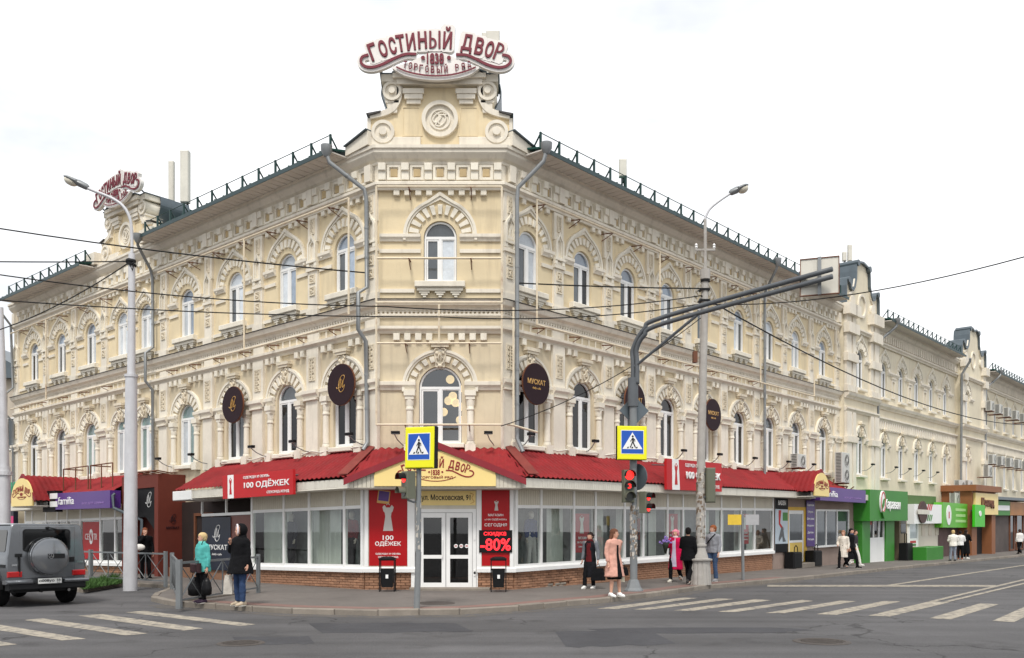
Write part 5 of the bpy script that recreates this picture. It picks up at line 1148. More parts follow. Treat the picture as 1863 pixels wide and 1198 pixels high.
part('plate', MB().prism(disc(0,.1,.36,.58,26), -.08, 0), M_white, em); part('arc', MB().ring(disc(0,.1,.31,.52,26), disc(0,.1,.26,.46,26), -.095, -.081), M_signred, em); part('leaf', MB().prism([(-.2,-.3),(.12,-.05),(.2,.3),(.0,.25),(-.2,-.05)], -.1, -.081), M_shopg, em); part('leaf', MB().prism([(-.22,-.35),(.1,-.72),(.32,-.5),(.1,-.38)], -.1, 0), M_shopg, em)
kio = thing('pizza_kiosk', 'white and brown kiosk front with striped sign next to the green shop', 'kiosk', WR.M(WR.px(1680,1.3), 1.3, 0))
k0, k1, k2 = WR.px(1640,1.2), WR.px(1660,1.4), WR.px(1716,1.4)
WR.part('olive_band', MB().box(k0,k2,-1.0,0,WR.z(1680,920,1.2),WR.z(1680,902,1.2)), mat('olive_green', srgb(70,104,40), .6, .1, 1), kio)
WR.part('brown_front', MB().box(k0,k1-.01,-1.1,0,-1.2,WR.z(1650,948,1.2)), mat('taupe_front', srgb(126,112,92), .6, .1, 1), kio); WR.part('pane', MB().box(k0+.2,k1-.2,-1.12,-1.101,1.2,2.6), P_dark, kio)
sgz0, sgz1 = WR.z(1686,953,1.5), WR.z(1686,918,1.5)
WR.part('sign_box', MB().box(k1,k2,-1.5,0,sgz0,sgz1), M_white, kio); WR.part('white_front', MB().box(k1,k2,-1.1,0,-1.2,sgz0-.005), M_panel, kio)
a = WR.px(1677,1.5); M = WR.M(a, 1.51, (sgz0+sgz1)/2+.1); o = solo('round_sign', MB().prism(disc(0,0,.75,.62,30), -.08, 0), mat('emblem_brown', srgb(74,48,44), .6, .06, 2), 'dark round emblem with pale ribbon on the striped kiosk sign', 'sign', M); part('ribbon', MB().box(-1.0,1.0,-.11,-.081,-.12,.14), M_fascia, o, M)
for k in range(3):
    for q in (-1,1): part('stripe', MB().prism([(.9+k*.32,q*.3-.18),(1.05+k*.32,q*.3-.18),(1.3+k*.32,q*.3+.18),(1.15+k*.32,q*.3+.18)], -.012,-.002), M_signred if q > 0 else M_shopg, o, M)
dk = WR.part('door', MB().ring([(k1+.1,-.6),(k1+1.7,-.6),(k1+1.7,2.5),(k1+.1,2.5)], [(k1+.25,-.4),(k1+1.55,-.4),(k1+1.55,2.35),(k1+.25,2.35)], -1.2,-1.101), M_pvc, kio)
part('pane', WR.shear(MB().box(k1+.25,k1+1.55,-1.15,-1.14,.9,2.35)), P_pale, dk, WR.B); part('door_panel', WR.shear(MB().box(k1+.25,k1+1.55,-1.15,-1.12,-.42,.9)), M_white, dk, WR.B)
for k in range(3): part('stripe', WR.shear(MB().box(k1+.4,k1+1.4,-1.165,-1.151,.3+k*.17,.42+k*.17)), M_shopg if k == 1 else M_signred, dk, WR.B)
for k in range(3): WR.part('notice', MB().box(k1+2.6+k*1.3,k1+3.2+k*1.3,-1.13,-1.101,1.0,2.2), mat('menu_paper', srgb(206,196,180), .7, .1, 4), kio)
pl0, pl1 = WR.px(1682,2.3), WR.px(1713,2.3); solo('planter_box', WR.shear(MB().cham(pl0,pl1,-2.4,-1.6,-.5,.45,.03)), M_shopg, 'green box planter on the pavement in front of the kiosk', 'planter', WR.B)
l0, l1 = WR.px(1715,1.55), WR.px(1761,1.55); M = WR.M((l0+l1)/2,1.55,WR.z(1738,938,1.55)); o = solo('shop_sign', MB().box(-(l1-l0)/2,(l1-l0)/2,0,.5,-.75,.75), M_lime, 'wide lime green sign with white oval beside the kiosk', 'sign', M)
part('oval', MB().prism(disc(-(l1-l0)*.28,0,.5,.6,24), -.03, -.001), M_white, o, M); part('red_cross', MB().box(-(l1-l0)*.28-.08,-(l1-l0)*.28+.08,-.04,-.031,-.2,.2), M_signred, o, M)
for z, ww in ((.35,.42),(.0,.38),(-.35,.42)): part('text_line', MB().box((l1-l0)*(.2-ww/2),(l1-l0)*(.2+ww/2),-.012,-.001,z-.08,z+.08), mat('pale_green_print', srgb(170,214,140), .5, .05, 6), o, M)
WR.part('dim_front', MB().box(l0,l1,-1.0,0,-1.4,WR.z(1738,955,1.4)), mat('dim_shop_front', srgb(96,74,72), .8, .4, .8), kio)
bpz = thing('brown_portal', 'brown shop portal with cream sign panel and carved brown letters', 'portal', WR.M(WR.px(1790,1.5), 1.5, 0))
b0, b1 = WR.px(1768,1.8), WR.px(1811,1.8); zt2 = WR.z(1785,884,1.8)
WR.part('side_wall', MB().box(b0,b0+1.2,-1.8,0,-1.4,zt2-.4).box(b1-1.0,b1,-1.8,0,-1.4,zt2-.4), M_browns, bpz); WR.part('cap', MB().box(b0-.2,b1+.4,-2.1,0,zt2-.39,zt2), M_browns, bpz); WR.part('lintel', MB().box(b0+1.2,b1-1.0,-1.8,0,2.6,zt2-.4), M_browns, bpz); WR.part('door', MB().box(b0+1.21,b1-1.01,-1.2,-1.0,-1.2,2.6), M_dark, bpz)
WR.part('sign_panel', MB().box(b0+.3,b1+.1,-1.95,-1.81,zt2-1.9,zt2-.5), M_cream, bpz); ob('lettering', lettering('Гранд', 3.2, .7, .04, .06, M_brown), bpz, WR.M((b0+b1)/2+.2,1.96,zt2-1.15))
M = WR.M(WR.px(1783,2.1),2.1,WR.z(1783,939,2.1)); o = solo('hanging_sign', MB().box(-1.2,1.2,0,.15,-.7,.7), mat('vivid_green', srgb(60,190,24), .4, .04, 2), 'small vivid green sign hung on the brown portal', 'sign', M); part('oval', MB().prism(disc(0,.15,.28,.18,16), -.03, -.001), M_white, o, M); part('bracket', MB().box(-1.0,1.0,.15,.32,.3,.36), M_dsteel, o, M)
pk = thing('far_shop', 'last shops at the right edge with green and orange signs', 'shop', WR.M(WR.px(1836,1.2), 1.2, 0))
f0, f1, f2 = b1+.1, WR.px(1835,1.2), WR.px(1880,1.2)
WR.part('front_wall', MB().box(f0,f2,-1.0,0,-1.6,3.0), mat('far_front', srgb(86,76,72), .8, .4, .5), pk); WR.part('green_sign', MB().box(f0,f1,-1.3,0,WR.z(1825,938,1.3),WR.z(1825,912,1.3)), M_shopg, pk); WR.part('orange_sign', MB().box(f1+.05,f2,-1.3,0,WR.z(1850,938,1.3),WR.z(1850,914,1.3)), mat('orange_brown', srgb(170,112,50), .5, .2, .6), pk)
WR.part('letter_board', MB().box(f0+.3,f1-.3,-1.34,-1.301,WR.z(1825,929,1.3),WR.z(1825,920,1.3)), M_white, pk); WR.part('white_door', MB().box(f0+.6,f0+2.4,-1.08,-1.001,.1,2.5), M_pvc, pk); WR.part('canopy', MB().box(f0-.2,f2,-1.6,0,WR.z(1840,911,1.3),WR.z(1840,906,1.3)), M_dgalv, pk)

for i, (xa, xb) in enumerate(((1838,1846),(1850,1862))):
    s0, s1 = WR.px(xa,1.1), WR.px(xb,1.1); o_ = WR.part('door', MB().ring([(s0,-.5),(s1,-.5),(s1,2.3),(s0,2.3)], [(s0+.12,-.4),(s1-.12,-.4),(s1-.12,2.15),(s0+.12,2.15)], -1.1,-1.001), M_brown, pk); part('pane', WR.shear(MB().box(s0+.1,s1-.1,-1.05,-1.02,-.4,2.15)), P_dark, o_, WR.B)
# ------------------------------------------------------------------ things fixed to the fronts
# rusty white pipe frames that once carried banners
def pipe_frame(W, label, segs, hooks=()):
    mb = MB()
    for a, b in segs: mb.tube([W.P(*a), W.P(*b)], .032, 6)
    o = solo('pipe_frame', mb, M_rust, label, 'pipe frame', I4, 'empty banner frames of white pipe on the front')
    for a, z in hooks: part('hook', MB().tube([W.P(a,.0,z+.08), W.P(a,.5,z+.02)], .02, 5).tube([W.P(a,.02,z-.15), W.P(a,.45,z)], .014, 5), M_brown, o, I4)
e = CW+.02
pipe_frame(WC, 'white pipe frame around the upper floor of the corner bay', [((-e,.42,11.47),(e,.42,11.47)),((-e,.42,9.45),(e,.42,9.45)),((-e,.42,8.2),(-e,.42,11.47)),((e,.42,8.2),(e,.42,11.47)),((-e,.42,8.2),(e,.42,8.2))], [(x,z) for x in (-.85,.9) for z in (11.4,9.4)])
pipe_frame(WC, 'white pipe frame around the middle floor of the corner bay', [((-e,.42,7.05),(e,.42,7.05)),((-e,.42,4.75),(e,.42,4.75)),((-e,.42,4.75),(-e,.42,8.15)),((e,.42,4.75),(e,.42,8.15)),((0,.42,7.06),(0,.42,8.15))], [(x,z) for x in (-.95,.85) for z in (7.0,4.7)])
pipe_frame(WL, 'long white pipe frame over the left front up to the downpipe', [((-11.5,.5,11.35),(-.75,.5,11.35)),((-.75,.5,8.0),(-.75,.5,11.35)),((-6.0,.5,7.75),(-6.0,.5,11.35)),((-11.6,.5,7.72),(-.8,.5,7.75))], [(-11+1.55*k,z) for k in range(7) for z in (11.3,7.7)])
pipe_frame(WL, 'long white pipe frame over the far left front', [((-24.8,.5,11.2),(-12.8,.5,11.3)),((-21.0,.5,7.72),(-21.0,.5,11.25)),((-24.8,.5,7.7),(-12.8,.5,7.74))], [(-24+2*k,z) for k in range(6) for z in (11.2,7.7)])
pipe_frame(WR, 'long white pipe frame over the right front', [((1.0,.5,11.4),(15.5,.5,11.35)),((1.0,.5,7.75),(1.0,.5,11.4)),((7.7,.5,7.72),(7.7,.5,11.38)),((15.5,.5,7.7),(15.5,.5,11.35)),((1.0,.5,7.75),(21,.5,7.68)),((21,.5,7.68),(21,.5,8.7))], [(1.4+1.75*k,z) for k in range(9) for z in (11.35,7.7)])
pipe_frame(WR, 'short white pipe bent round the pilaster right of the corner', [((.05,.42,4.75),(.05,.42,8.1)),((.05,.42,4.75),(-.2,.42,4.75)),((.05,.42,4.75),(.9,.6,4.6))])

# floodlights on arms above the tiles
fl0 = thing('floodlight', 'small black floodlight on a bent arm above the tiles left of the corner gable', 'floodlight', WC.M(-1.2,.3,4.2), 'floodlights along the tiled roof')
part('arm', MB().tube([(.14,.25,.0),(.12,.0,.02),(.03,-.2,.12),(-.03,-.36,.26)], .016, 6), M_galv, fl0, smooth=40); part('lamp_head', MB().cham(-.12,.12,-.44,-.3,.26,.34,.02), M_black, fl0); part('lens', MB().box(-.1,.1,-.43,-.31,.25,.259), M_galv, fl0)
KIDS[fl0.name] = [o for o in bpy.data.objects if o.parent == fl0]
def wname(W): return 'left' if W is WL else 'right'
ordl = ['first','second','third','fourth','fifth','sixth','seventh','eighth','ninth','tenth','eleventh']
copy_tree(fl0, WC.M(1.4,.3,4.2), 'small black floodlight on a bent arm above the tiles right of the corner gable')
for i, x in enumerate((648, 545, 470, 360, 300)): copy_tree(fl0, WL.M(WL.px(x,.4),.3,4.22), f'{ordl[i]} black floodlight from the corner along the left awning')
for i, x in enumerate((962, 1078, 1238, 1303, 1367, 1428, 1474)): copy_tree(fl0, WR.M(WR.px(x,.4)-.2,.3,4.22), f'{ordl[i]} black floodlight from the corner along the right awning')
for i, x in enumerate((1577, 1620, 1645, 1670, 1696)): copy_tree(fl0, WP.M(WP.px(x,.3),.25,4.5), f'{ordl[i]} slim floodlight on the pale building right of the big air conditioner')

# air conditioners
def fan(mb, x, z, r, y): mb.ring(disc(x,z,r,None,20), disc(x,z,r*.88,None,20), y-.012, y); mb.prism(disc(x,z,r*.3,None,12), y-.014, y)
M_acw = mat('ac_white', srgb(196,196,190), .5, .06, 2, streak=.25); M_acd = mat('ac_grille', srgb(70,70,70), .6, .1, 3)
def ac(W, s, v, z, w_, h, fans, label):
    M = W.M(s, v, z); t = thing('air_conditioner', label, 'air conditioner', M, 'outdoor air conditioning units')
    part('casing', MB().cham(-w_/2,w_/2,-.36,0,0,h,.02), M_acw, t)
    for k in range(fans):
        zc_ = h*(k+.5)/fans; r = min(w_*.34, h/fans*.42); part('fan', MB().prism(disc(w_*.1,zc_,r,None,20), -.365, -.361), M_acd, t)
        mb = MB(); fan(mb, w_*.1, zc_, r, -.366)
        for q in range(8): a = q*PI/8; mb.tube([(w_*.1-r*math.cos(a),-.372,zc_-r*math.sin(a)),(w_*.1+r*math.cos(a),-.372,zc_+r*math.sin(a))], .006, 4)
        part('grille', mb, M_acw, t)
    mb = MB()
    for k in range(int(h/.07)): mb.box(-w_/2-.012,-w_/2-.001,-.3,-.06,.05+k*.07,.08+k*.07)
    part('side_louvre', mb, M_acd, t); mb = MB()
    for x in (-w_*.3,w_*.3): mb.box(x-.025,x+.025,-.4,v-.02,-.05,-.002)
    part('bracket', mb, M_brown, t); return t
ac(WR, WR.px(1537,.9), .6, 3.75, .95, 1.45, 2, 'tall two fan air conditioner at the end of the cream front')
ac(WR, WR.px(1449,.5), .4, 4.3, .85, .6, 1, 'single fan air conditioner under the second last window of the cream front')
mb = MB(); s = WR.px(1537,.9)
for a, b in (((-.9,.7,3.6),(.9,.7,3.6)),((-.9,.7,3.6),(-.9,.0,3.6)),((.9,.7,3.6),(.9,.0,3.6)),((-.9,.7,3.6),(-.9,.1,3.0)),((.9,.7,3.6),(.9,.1,3.0)),((-.9,.7,3.6),(-.9,.7,3.9)),((.9,.1,2.9),(1.2,.9,3.6)),((-2.2,.5,3.7),(-.9,.7,3.6)),((-2.2,.5,3.7),(-2.2,.1,3.2))): mb.tube([WR.P(s+a[0],*a[1:]),WR.P(s+b[0],*b[1:])], .028, 5)
solo('steel_bracket', mb, M_brown, 'rusty steel bracket frame below the tall air conditioner', 'bracket')
for i, (x, z, w_, h, f, lb_) in enumerate(((1733,3.55,1.3,.9,1,'upper single fan air conditioner left of the brown portal'), (1748,2.9,1.0,1.6,2,'two fan air conditioner leaning on the brown portal'), (1724,2.75,1.0,.85,1,'low single fan air conditioner above the lime green sign'), (1785,4.9,1.0,.8,1,'air conditioner on the wall above the brown portal'))):
    ac(WR, WR.px(x,.5), .75, z, w_, h, f, lb_)
for i, x in enumerate((1792,1808,1824,1839,1853)): ac(WR, WR.px(x,.4), .55, 9.7, .9, .7, 1, f'{ordl[i]} unit in the upper row of air conditioners on the last building'); ac(WR, WR.px(x+4,.4), .55, 5.9, .9, .7, 1, f'{ordl[i]} unit in the lower row of air conditioners on the last building')

# antennas on the roof
def antenna(p, h, w_, label, mast=0):
    t = thing('antenna', label, 'antenna', T(p), 'mobile phone antennas on the roof')
    part('panel', MB().cham(-w_/2,w_/2,-w_/2.5,w_/2.5,.5,.5+h,.03), M_fascia, t); part('mast', MB().tube([(0,.25,-1.6),(0,.25,h*.9+mast)], .04, 6), M_dsteel, t)
    part('clamp', MB().box(-.04,.04,.02,.24,.8,.87).box(-.04,.04,.02,.24,.2+h,.27+h), M_dsteel, t)
    part('cabling', MB().tube([(.05,.1,.5),(.1,.15,.2),(-.05,.2,-.2),(.06,.22,-.9)], .05, 6), M_black, t)
antenna(at(897,176,27.8), 1.5, .42, 'white panel antenna behind the right side of the corner gable'); antenna(at(885,176,28.3), 1.5, .3, 'yellowish panel antenna partly hidden behind the corner gable')
antenna(at(337,392,36), 2.1, .34, 'tall panel antenna with rod above the left eave', .6); antenna(at(312,400,36.5), 1.9, .22, 'thin panel antenna left of the tall one above the left eave'); antenna(at(1133,345,36), .7, .3, 'short white panel antenna above the right eave')
antenna(at(1536,492,49), .5, .22, 'small antenna beside the first stepped gable'); antenna(at(1546,492,49), .9, .22, 'taller small antenna rod at the first stepped gable')

# ------------------------------------------------------------------ lamp posts
pb = gp(237,1075,.0); YL = pb.y
def zat(y, Y): return CAMZ+(HOR-y)*Y/1609
def xat(x, Y): return (x-931.5)*Y/1609
lp = thing('lamp_post', 'thick silver lamp post standing at the kerb behind the off road car', 'lamp post', T((pb.x,pb.y,0)))
zj, zt = zat(685,YL), zat(462,YL); ln_ = (xat(240,YL)-pb.x)/zt
part('base_tube', MB().tube([(0,0,-.1),(ln_*zj,0,zj)], [.2,.165], 18), M_silver, lp, smooth=40); part('joint_ring', MB().tube([(ln_*zj,0,zj-.03),(ln_*zj,0,zj+.05)], .19, 18), M_silver, lp, smooth=40)
part('upper_tube', MB().tube([(ln_*zj,0,zj+.02),(ln_*zt,0,zt)], [.115,.095], 14), M_silver, lp, smooth=40)
ap = [(xat(x,YL)-pb.x, 0, zat(y,YL)) for x, y in ((240,465),(240,430),(237,400),(226,378),(205,362),(160,343),(145,334))]
part('arm', MB().tube(smooth_pts(ap, 4), .045, 8), M_silver, lp, smooth=1)
def lamp_head(parent, p0_, p1_, glass=True):
    a, b = Vector(p0_), Vector(p1_); d = (b-a); l = d.length; q = parent_M = WM[parent.name] @ T(a) @ d.to_track_quat('X','Z').to_matrix().to_4x4()
    h = part('lamp_head', MB().loft([[(x, r*math.cos(2*PI*k/10), r2*math.sin(2*PI*k/10)+.02) for k in range(10)] for x, r, r2 in ((0,.06,.06),(.05,.1,.09),(l*.4,.12,.1),(l*.45,.17,.08),(l*.8,.18,.06),(l,.06,.03))]), M_galv, parent, q, smooth=40)
    part('lamp_glass', MB().ball((l*.7,0,-.03), (l*.28,.15,.13), 12, 8), mat('lamp_glass', srgb(214,208,190), .25, .03, 2), h, q, smooth=1)
lamp_head(lp, ap[-2], (xat(117,YL)-pb.x,0,zat(322,YL)))
mb = MB(); mb.tube([(ln_*zt-.02,0,zt-.35),(ln_*zt+.0,0,zt-.28)], .14, 12); part('clamp', mb, M_black, lp)
pb2 = gp(1274,1064,.12); Y2 = pb2.y
l2 = thing('lamp_post', 'old concrete lamp post with fluted base on the right pavement', 'lamp post', T((pb2.x,pb2.y,.12)))
zz = lambda y: zat(y,Y2)-.12
def fluted():
    mb = MB(); n = 48; rings = []
    for z, r in ((0,.33),(.05,.33),(.72,.29)): rings.append([((r-(.022 if k % 4 in (0,) else 0))*math.cos(2*PI*k/n), (r-(.022 if k % 4 in (0,) else 0))*math.sin(2*PI*k/n), z) for k in range(n)])
    return mb.loft(rings)
part('fluted_base', fluted(), M_conc, l2, smooth=30); part('base_cap', MB().lathe([(.3,.721),(.36,.74),(.36,.78),(.24,.8),(.23,.86),(.17,1.05),(.155,1.14),(.19,1.16),(.19,1.22),(.14,1.24)], 24), M_conc, l2, smooth=40)
zs_ = zz(492); part('shaft', MB().tube([(0,0,1.2),(.03,0,4.0),((xat(1283,Y2)-pb2.x),0,zs_)], [.135,.125,.105], 14), M_conc, l2, smooth=40)
x3 = xat(1283,Y2)-pb2.x
part('collar', MB().tube([(x3,0,zs_-.28),(x3,0,zs_+.02)], .15, 14), M_conc, l2, smooth=40); part('band', MB().tube([(x3,0,zs_-.36),(x3,0,zs_-.3)], .14, 14), M_black, l2)
part('upper_tube', MB().tube([(x3,0,zs_),(x3,0,zz(400))], [.05,.045], 8), M_conc, l2, smooth=40)
cr_ = part('cross_arm', MB().box(x3-.3,x3+.3,-.03,.03,zz(455)-.03,zz(455)+.03), M_conc, l2)
for q in (-.27,.27): part('insulator', MB().lathe([(.02,0),(.05,.04),(.03,.08),(.05,.11),(.02,.16)], 8, T((x3+q,0,zz(455)+.03))), M_white, cr_)
ap = [(xat(x,Y2)-pb2.x, 0, zz(y)) for x, y in ((1283,400),(1284,395),(1292,380),(1310,365),(1328,353),(1336,348))]
part('arm', MB().tube(smooth_pts(ap, 4), .035, 8), M_silver, l2, smooth=1); lamp_head(l2, ap[-2], (xat(1361,Y2)-pb2.x,0,zz(338)))
for z_ in (zz(528),zz(548)): part('clamp', MB().box(x3-.17,x3+.12,-.13,.13,z_-.03,z_+.03).tube([(x3-.15,-.1,z_),(x3-.26,-.15,z_-.08)], .02, 5), M_black, l2)
part('rust_box', MB().box(-.22,-.1,-.1,.1,zz(660),zz(640)), M_brown, l2)
def torn(parent, M, r, z0, z1, n, seed, a0=-170, a1=-10, m=None):
    rg = random.Random(seed); mb = MB()
    for i in range(n):
        z = rg.uniform(z0, z1); a = R(rg.uniform(a0, a1)); w_ = rg.uniform(.12,.5); h = rg.uniform(.03,.11); rr_ = r+.003+.0006*i/n*4; q = [(a-w_*rg.uniform(.6,1), z), (a+w_*rg.uniform(.5,1), z+rg.uniform(-.02,.02)), (a+w_*rg.uniform(.5,1), z+h), (a, z+h*rg.uniform(.8,1.3)), (a-w_*rg.uniform(.4,1), z+h*rg.uniform(.6,1.1))]
        mb.add([(rr_*math.cos(t), rr_*math.sin(t), zz2) for t, zz2 in q], [(0,1,2,3,4)])
    part('torn_notices', mb, m or M_torn, parent, M, kind='stuff')
M_torn = mat('torn_paper', srgb(196,190,180), .9, .25, 9, rnd=.1); M_torn2 = mat('torn_paper_brown', srgb(126,108,90), .9, .3, 9)
torn(l2, T((pb2.x+.01,pb2.y,.12)), .137, 1.35, 3.6, 60, 4); torn(l2, T((pb2.x+.01,pb2.y,.12)), .1385, 1.35, 3.4, 40, 5, m=M_torn2)
p3 = gp(6,940,.12) if 0 else Vector((xat(8,33),33,0))
l3 = thing('lamp_post', 'slim silver pole cut by the left edge of the picture', 'lamp post', T((p3.x,p3.y,0)))
part('base_tube', MB().tube([(0,0,0),(0,0,zat(850,33))], .21, 14), M_silver, l3, smooth=40); part('collar', MB().tube([(0,0,zat(865,33)),(0,0,zat(858,33))], .27, 14), M_silver, l3); part('upper_tube', MB().tube([(0,0,zat(850,33)),(-.15,0,zat(560,33))], [.17,.1], 12), M_silver, l3, smooth=40)

# ------------------------------------------------------------------ road signs and traffic signals
def crossing_sign(parent, M, w_, h, th_=.12, name='crossing_sign'):
    o = part(name, MB().cham(-w_/2,w_/2,-th_/2,th_/2,-h/2,h/2,.02), M_fluo, parent, M); part('back_case', MB().box(-w_/2-.004,w_/2+.004,-th_/2+.035,th_/2+.01,-h/2-.004,h/2+.004), M_black, o, M)
    f = -th_/2; k = w_*.37; c = .02
    part('white_border', MB().box(-k-.015,k+.015,f-.004,f-.0005,-k-.015+c,k+.015+c), M_white, o, M); part('blue_field', MB().box(-k,k,f-.008,f-.0045,-k+c,k+c), M_blue, o, M)
    part('white_triangle', MB().prism([(-k*.92,-k*.62+c),(k*.92,-k*.62+c),(0,k*.86+c)], f-.012, f-.0085), M_white, o, M)
    mb = MB(); q = lambda x, z: (x*k, f-.0135, z*k+c)
    mb.prism([(x*k+.0,z*k+c) for x, z in disc(0.02,.5,.09,None,12)], f-.0165, f-.013)
    for P, r in (([(.02,.36),(.05,.1),(.02,-.05)], .085), ([(.0,.0),(-.1,-.22),(-.2,-.48)], .05), ([(.03,.0),(.14,-.2),(.26,-.47)], .05), ([(.0,.33),(-.1,.2),(-.18,.05)], .035), ([(.06,.33),(.2,.22),(.22,.05)], .035)): mb.tube([q(*p) for p in P], r*k, 6)
    for x in (-.42,-.03,.38): mb.prism([((x-.09)*k,-.55*k+c),((x+.05)*k,-.55*k+c),((x+.1)*k,-.42*k+c),((x-.02)*k,-.42*k+c)], f-.0165, f-.013)
    part('walking_figure', mb, M_black, o, M); return o
def signal(parent, M, lamps, r=.1, name='signal_head', digit=None):
    h = len(lamps)*.29; o = part(name, MB().cham(-.15,.15,-.1,.1,0,h,.02), M_olive, parent, M)
    for i, on in enumerate(lamps[::-1]):
        z = .145+i*.29; part('lens', MB().prism(disc(0,z,r,None,20), -.115, -.101), M_redlamp if on == 1 else M_offlamp, o, M)
        hd = MB().lathe([(r+.012,0),(r+.012,.16)], 20, T((0,-.1,z)) @ Rx(PI/2), R(-12), R(192)); part('visor', hd, M_black if on != 0 else M_olive, o, M)
        if on == 2: ob('lettering', lettering(digit, .1, .13, .006, .006, M_redlamp), o, M @ T((0,-.117,z)))
    return o
ps = gp(757,1108,.12); sp = thing('crossing_sign_post', 'grey post with tilted crossing sign and pedestrian signal before the shop door', 'sign post', T(ps))
lean = Matrix.Rotation(.012, 4, 'Y'); zS = zat(816,ps.y)-.12
part('post', MB().tube([(0,0,0),(.05,0,1.3),(.06,0,zS+.4)], .055, 12), M_steel, sp, smooth=40); part('sleeve', MB().tube([(.02,0,.0),(.05,0,1.2)], .062, 12), M_galv, sp, smooth=40)
crossing_sign(sp, T(ps) @ T((xat(767,ps.y)-ps.x,-.1,zS)) @ Rz(R(-28)) @ Ry(R(1)), .72, .86, .16)
signal(sp, T(ps) @ T((xat(743,ps.y)-ps.x,-.02,zat(908,ps.y)-.12)) @ Rz(R(-58)), [1,0], .095)
part('signal_bracket', MB().tube([(.05,0,zat(912,ps.y)-.12),(-.05,-.02,zat(914,ps.y)-.12),(-.18,-.02,zat(910,ps.y)-.12)], .025, 6), M_steel, sp)
torn(sp, T((ps.x+.052,ps.y,.12)), .06, 1.25, 2.2, 22, 8)
pm = gp(1153,1076,.12); mp_ = thing('signal_mast', 'grey traffic signal mast with long arm, crossing sign and red lights', 'traffic light', T(pm))
Z = lambda y, Y=pm.y: zat(y,Y)-.12
part('base_plate', MB().lathe([(.26,0),(.26,.03),(.2,.1),(.13,.3),(.1,.32)], 8), M_steel, mp_, smooth=20); part('post', MB().tube([(0,0,.2),(-.02,0,Z(700))], .1, 14), M_steel, mp_, smooth=40); part('post_sleeve', MB().tube([(-.02,0,Z(740)),(-.02,0,Z(688))], .14, 14), M_dsteel, mp_, smooth=40)
ed = Vector((.75,-.66,0)); tip_u = 5.45
def armp(f, z, off=0): return (f*ed.x-.02, f*ed.y, z+off)
zE = CAMZ+(HOR-490)*(pm.y-.66*tip_u)/1609-.12
for off in (0,.17):
    zb_ = Z(595)-off; P = [(-.02+off*.6,-off*.4,Z(700)), (-.02+off*.6,-off*.4,Z(660)), armp(.12,zb_-.45,0) if off else armp(.0,Z(635)), armp(.35,zb_-.12), armp(1.0,zb_+.12), armp(tip_u,zE-off)]
    part('mast_arm', MB().tube(smooth_pts(P, 6), .062, 10), M_dsteel, mp_, smooth=1)
f_ = 1.95; zz_ = Z(595)+.12+(zE-Z(595)-.12)*(f_-1)/(tip_u-1)-.2; part('brace', MB().tube([armp(.05,Z(668)), armp(f_,zz_)], .04, 8), M_dsteel, mp_, smooth=40)
bM = T(pm) @ T(armp(tip_u-.3, zE-.05)) @ Rz(math.atan2(ed.y,ed.x)+R(22)) @ T((0,.2,0))
bp = part('direction_board', MB().box(-.43,.43,.02,.05,-.43,.43), M_fascia, mp_, bM); part('rim', MB().ring([(-.44,-.44),(.44,-.44),(.44,.44),(-.44,.44)], [(-.42,-.42),(.42,-.42),(.42,.42),(-.42,.42)], .0, .06), M_brown, bp, bM); part('clamp_rail', MB().box(-.04,.04,-.06,.018,-.44,.44), M_galv, bp, bM)
crossing_sign(mp_, T(pm) @ T((xat(1147,pm.y)-pm.x,-.22,Z(808))) @ Rz(R(10)), .82, .9, .14)
signal(mp_, T(pm) @ T((xat(1141,pm.y)-pm.x,-.2,Z(915))) @ Rz(R(12)), [1,2,0], .125, 'signal_head', '3')
signal(mp_, T(pm) @ T((xat(1173,pm.y)-pm.x,-.05,Z(934))) @ Rz(R(55)), [1,1], .1)
part('signal_bracket', MB().tube([(0,0,Z(928)),(.1,-.03,Z(934)),(.22,-.05,Z(930))], .02, 6), M_steel, mp_)
part('round_sign_back', MB().prism(disc(0,0,.36,None,28), -.01, .01), M_dgalv, mp_, T(pm) @ T((xat(1160,pm.y)-pm.x,.1,Z(868))) @ Rz(R(-50)))
part('diamond_sign_back', MB().prism([(-.42,0),(0,-.42),(.42,0),(0,.42)], -.01, .01), M_dgalv, mp_, T(pm) @ T((xat(1155,pm.y)-pm.x,.16,Z(746))) @ Rz(R(10)))
torn(mp_, T((pm.x-.004,pm.y,.12)), .101, .85, 2.35, 60, 9); torn(mp_, T((pm.x-.004,pm.y,.12)), .1025, .8, 2.3, 24, 10, m=M_torn2)
ob_ = thing('signal_cabinet', 'olive traffic signal seen from behind on the concrete lamp post', 'traffic light', T((xat(1292,Y2-.1),Y2-.1,zat(915,Y2-.1))))
part('housing', MB().cham(-.14,.14,-.12,.12,0,1.05,.03), M_olive, ob_); part('bracket', MB().box(-.3,-.14,-.02,.02,.85,.9).box(-.3,-.14,-.02,.02,.15,.2), M_dsteel, ob_)
for k in range(3): part('visor', MB().lathe([(.12,0),(.12,.12)], 14, T((.05,.12,.18+k*.34)) @ Rx(-PI/2) @ Matrix.Rotation(PI,4,'Z'), R(-12), R(192)), M_olive, ob_)
pi_ = gp(1352,1056,.12); ip = thing('parking_sign_post', 'thin grey post with two small parking notices', 'sign post', T(pi_)); zI = zat(946,pi_.y)-.12
part('post', MB().tube([(0,0,0),(-.03,0,zI+.18)], .05, 10), M_steel, ip, smooth=40)
for q, m in ((-.3, mat('yellow_notice', srgb(224,190,60), .5, .1, 6)), (.28, mat('grey_notice', srgb(170,170,172), .5, .12, 6))): part('notice', MB().box(q-.22,q+.22,-.08,-.06,zI-.17,zI+.17), m, ip)

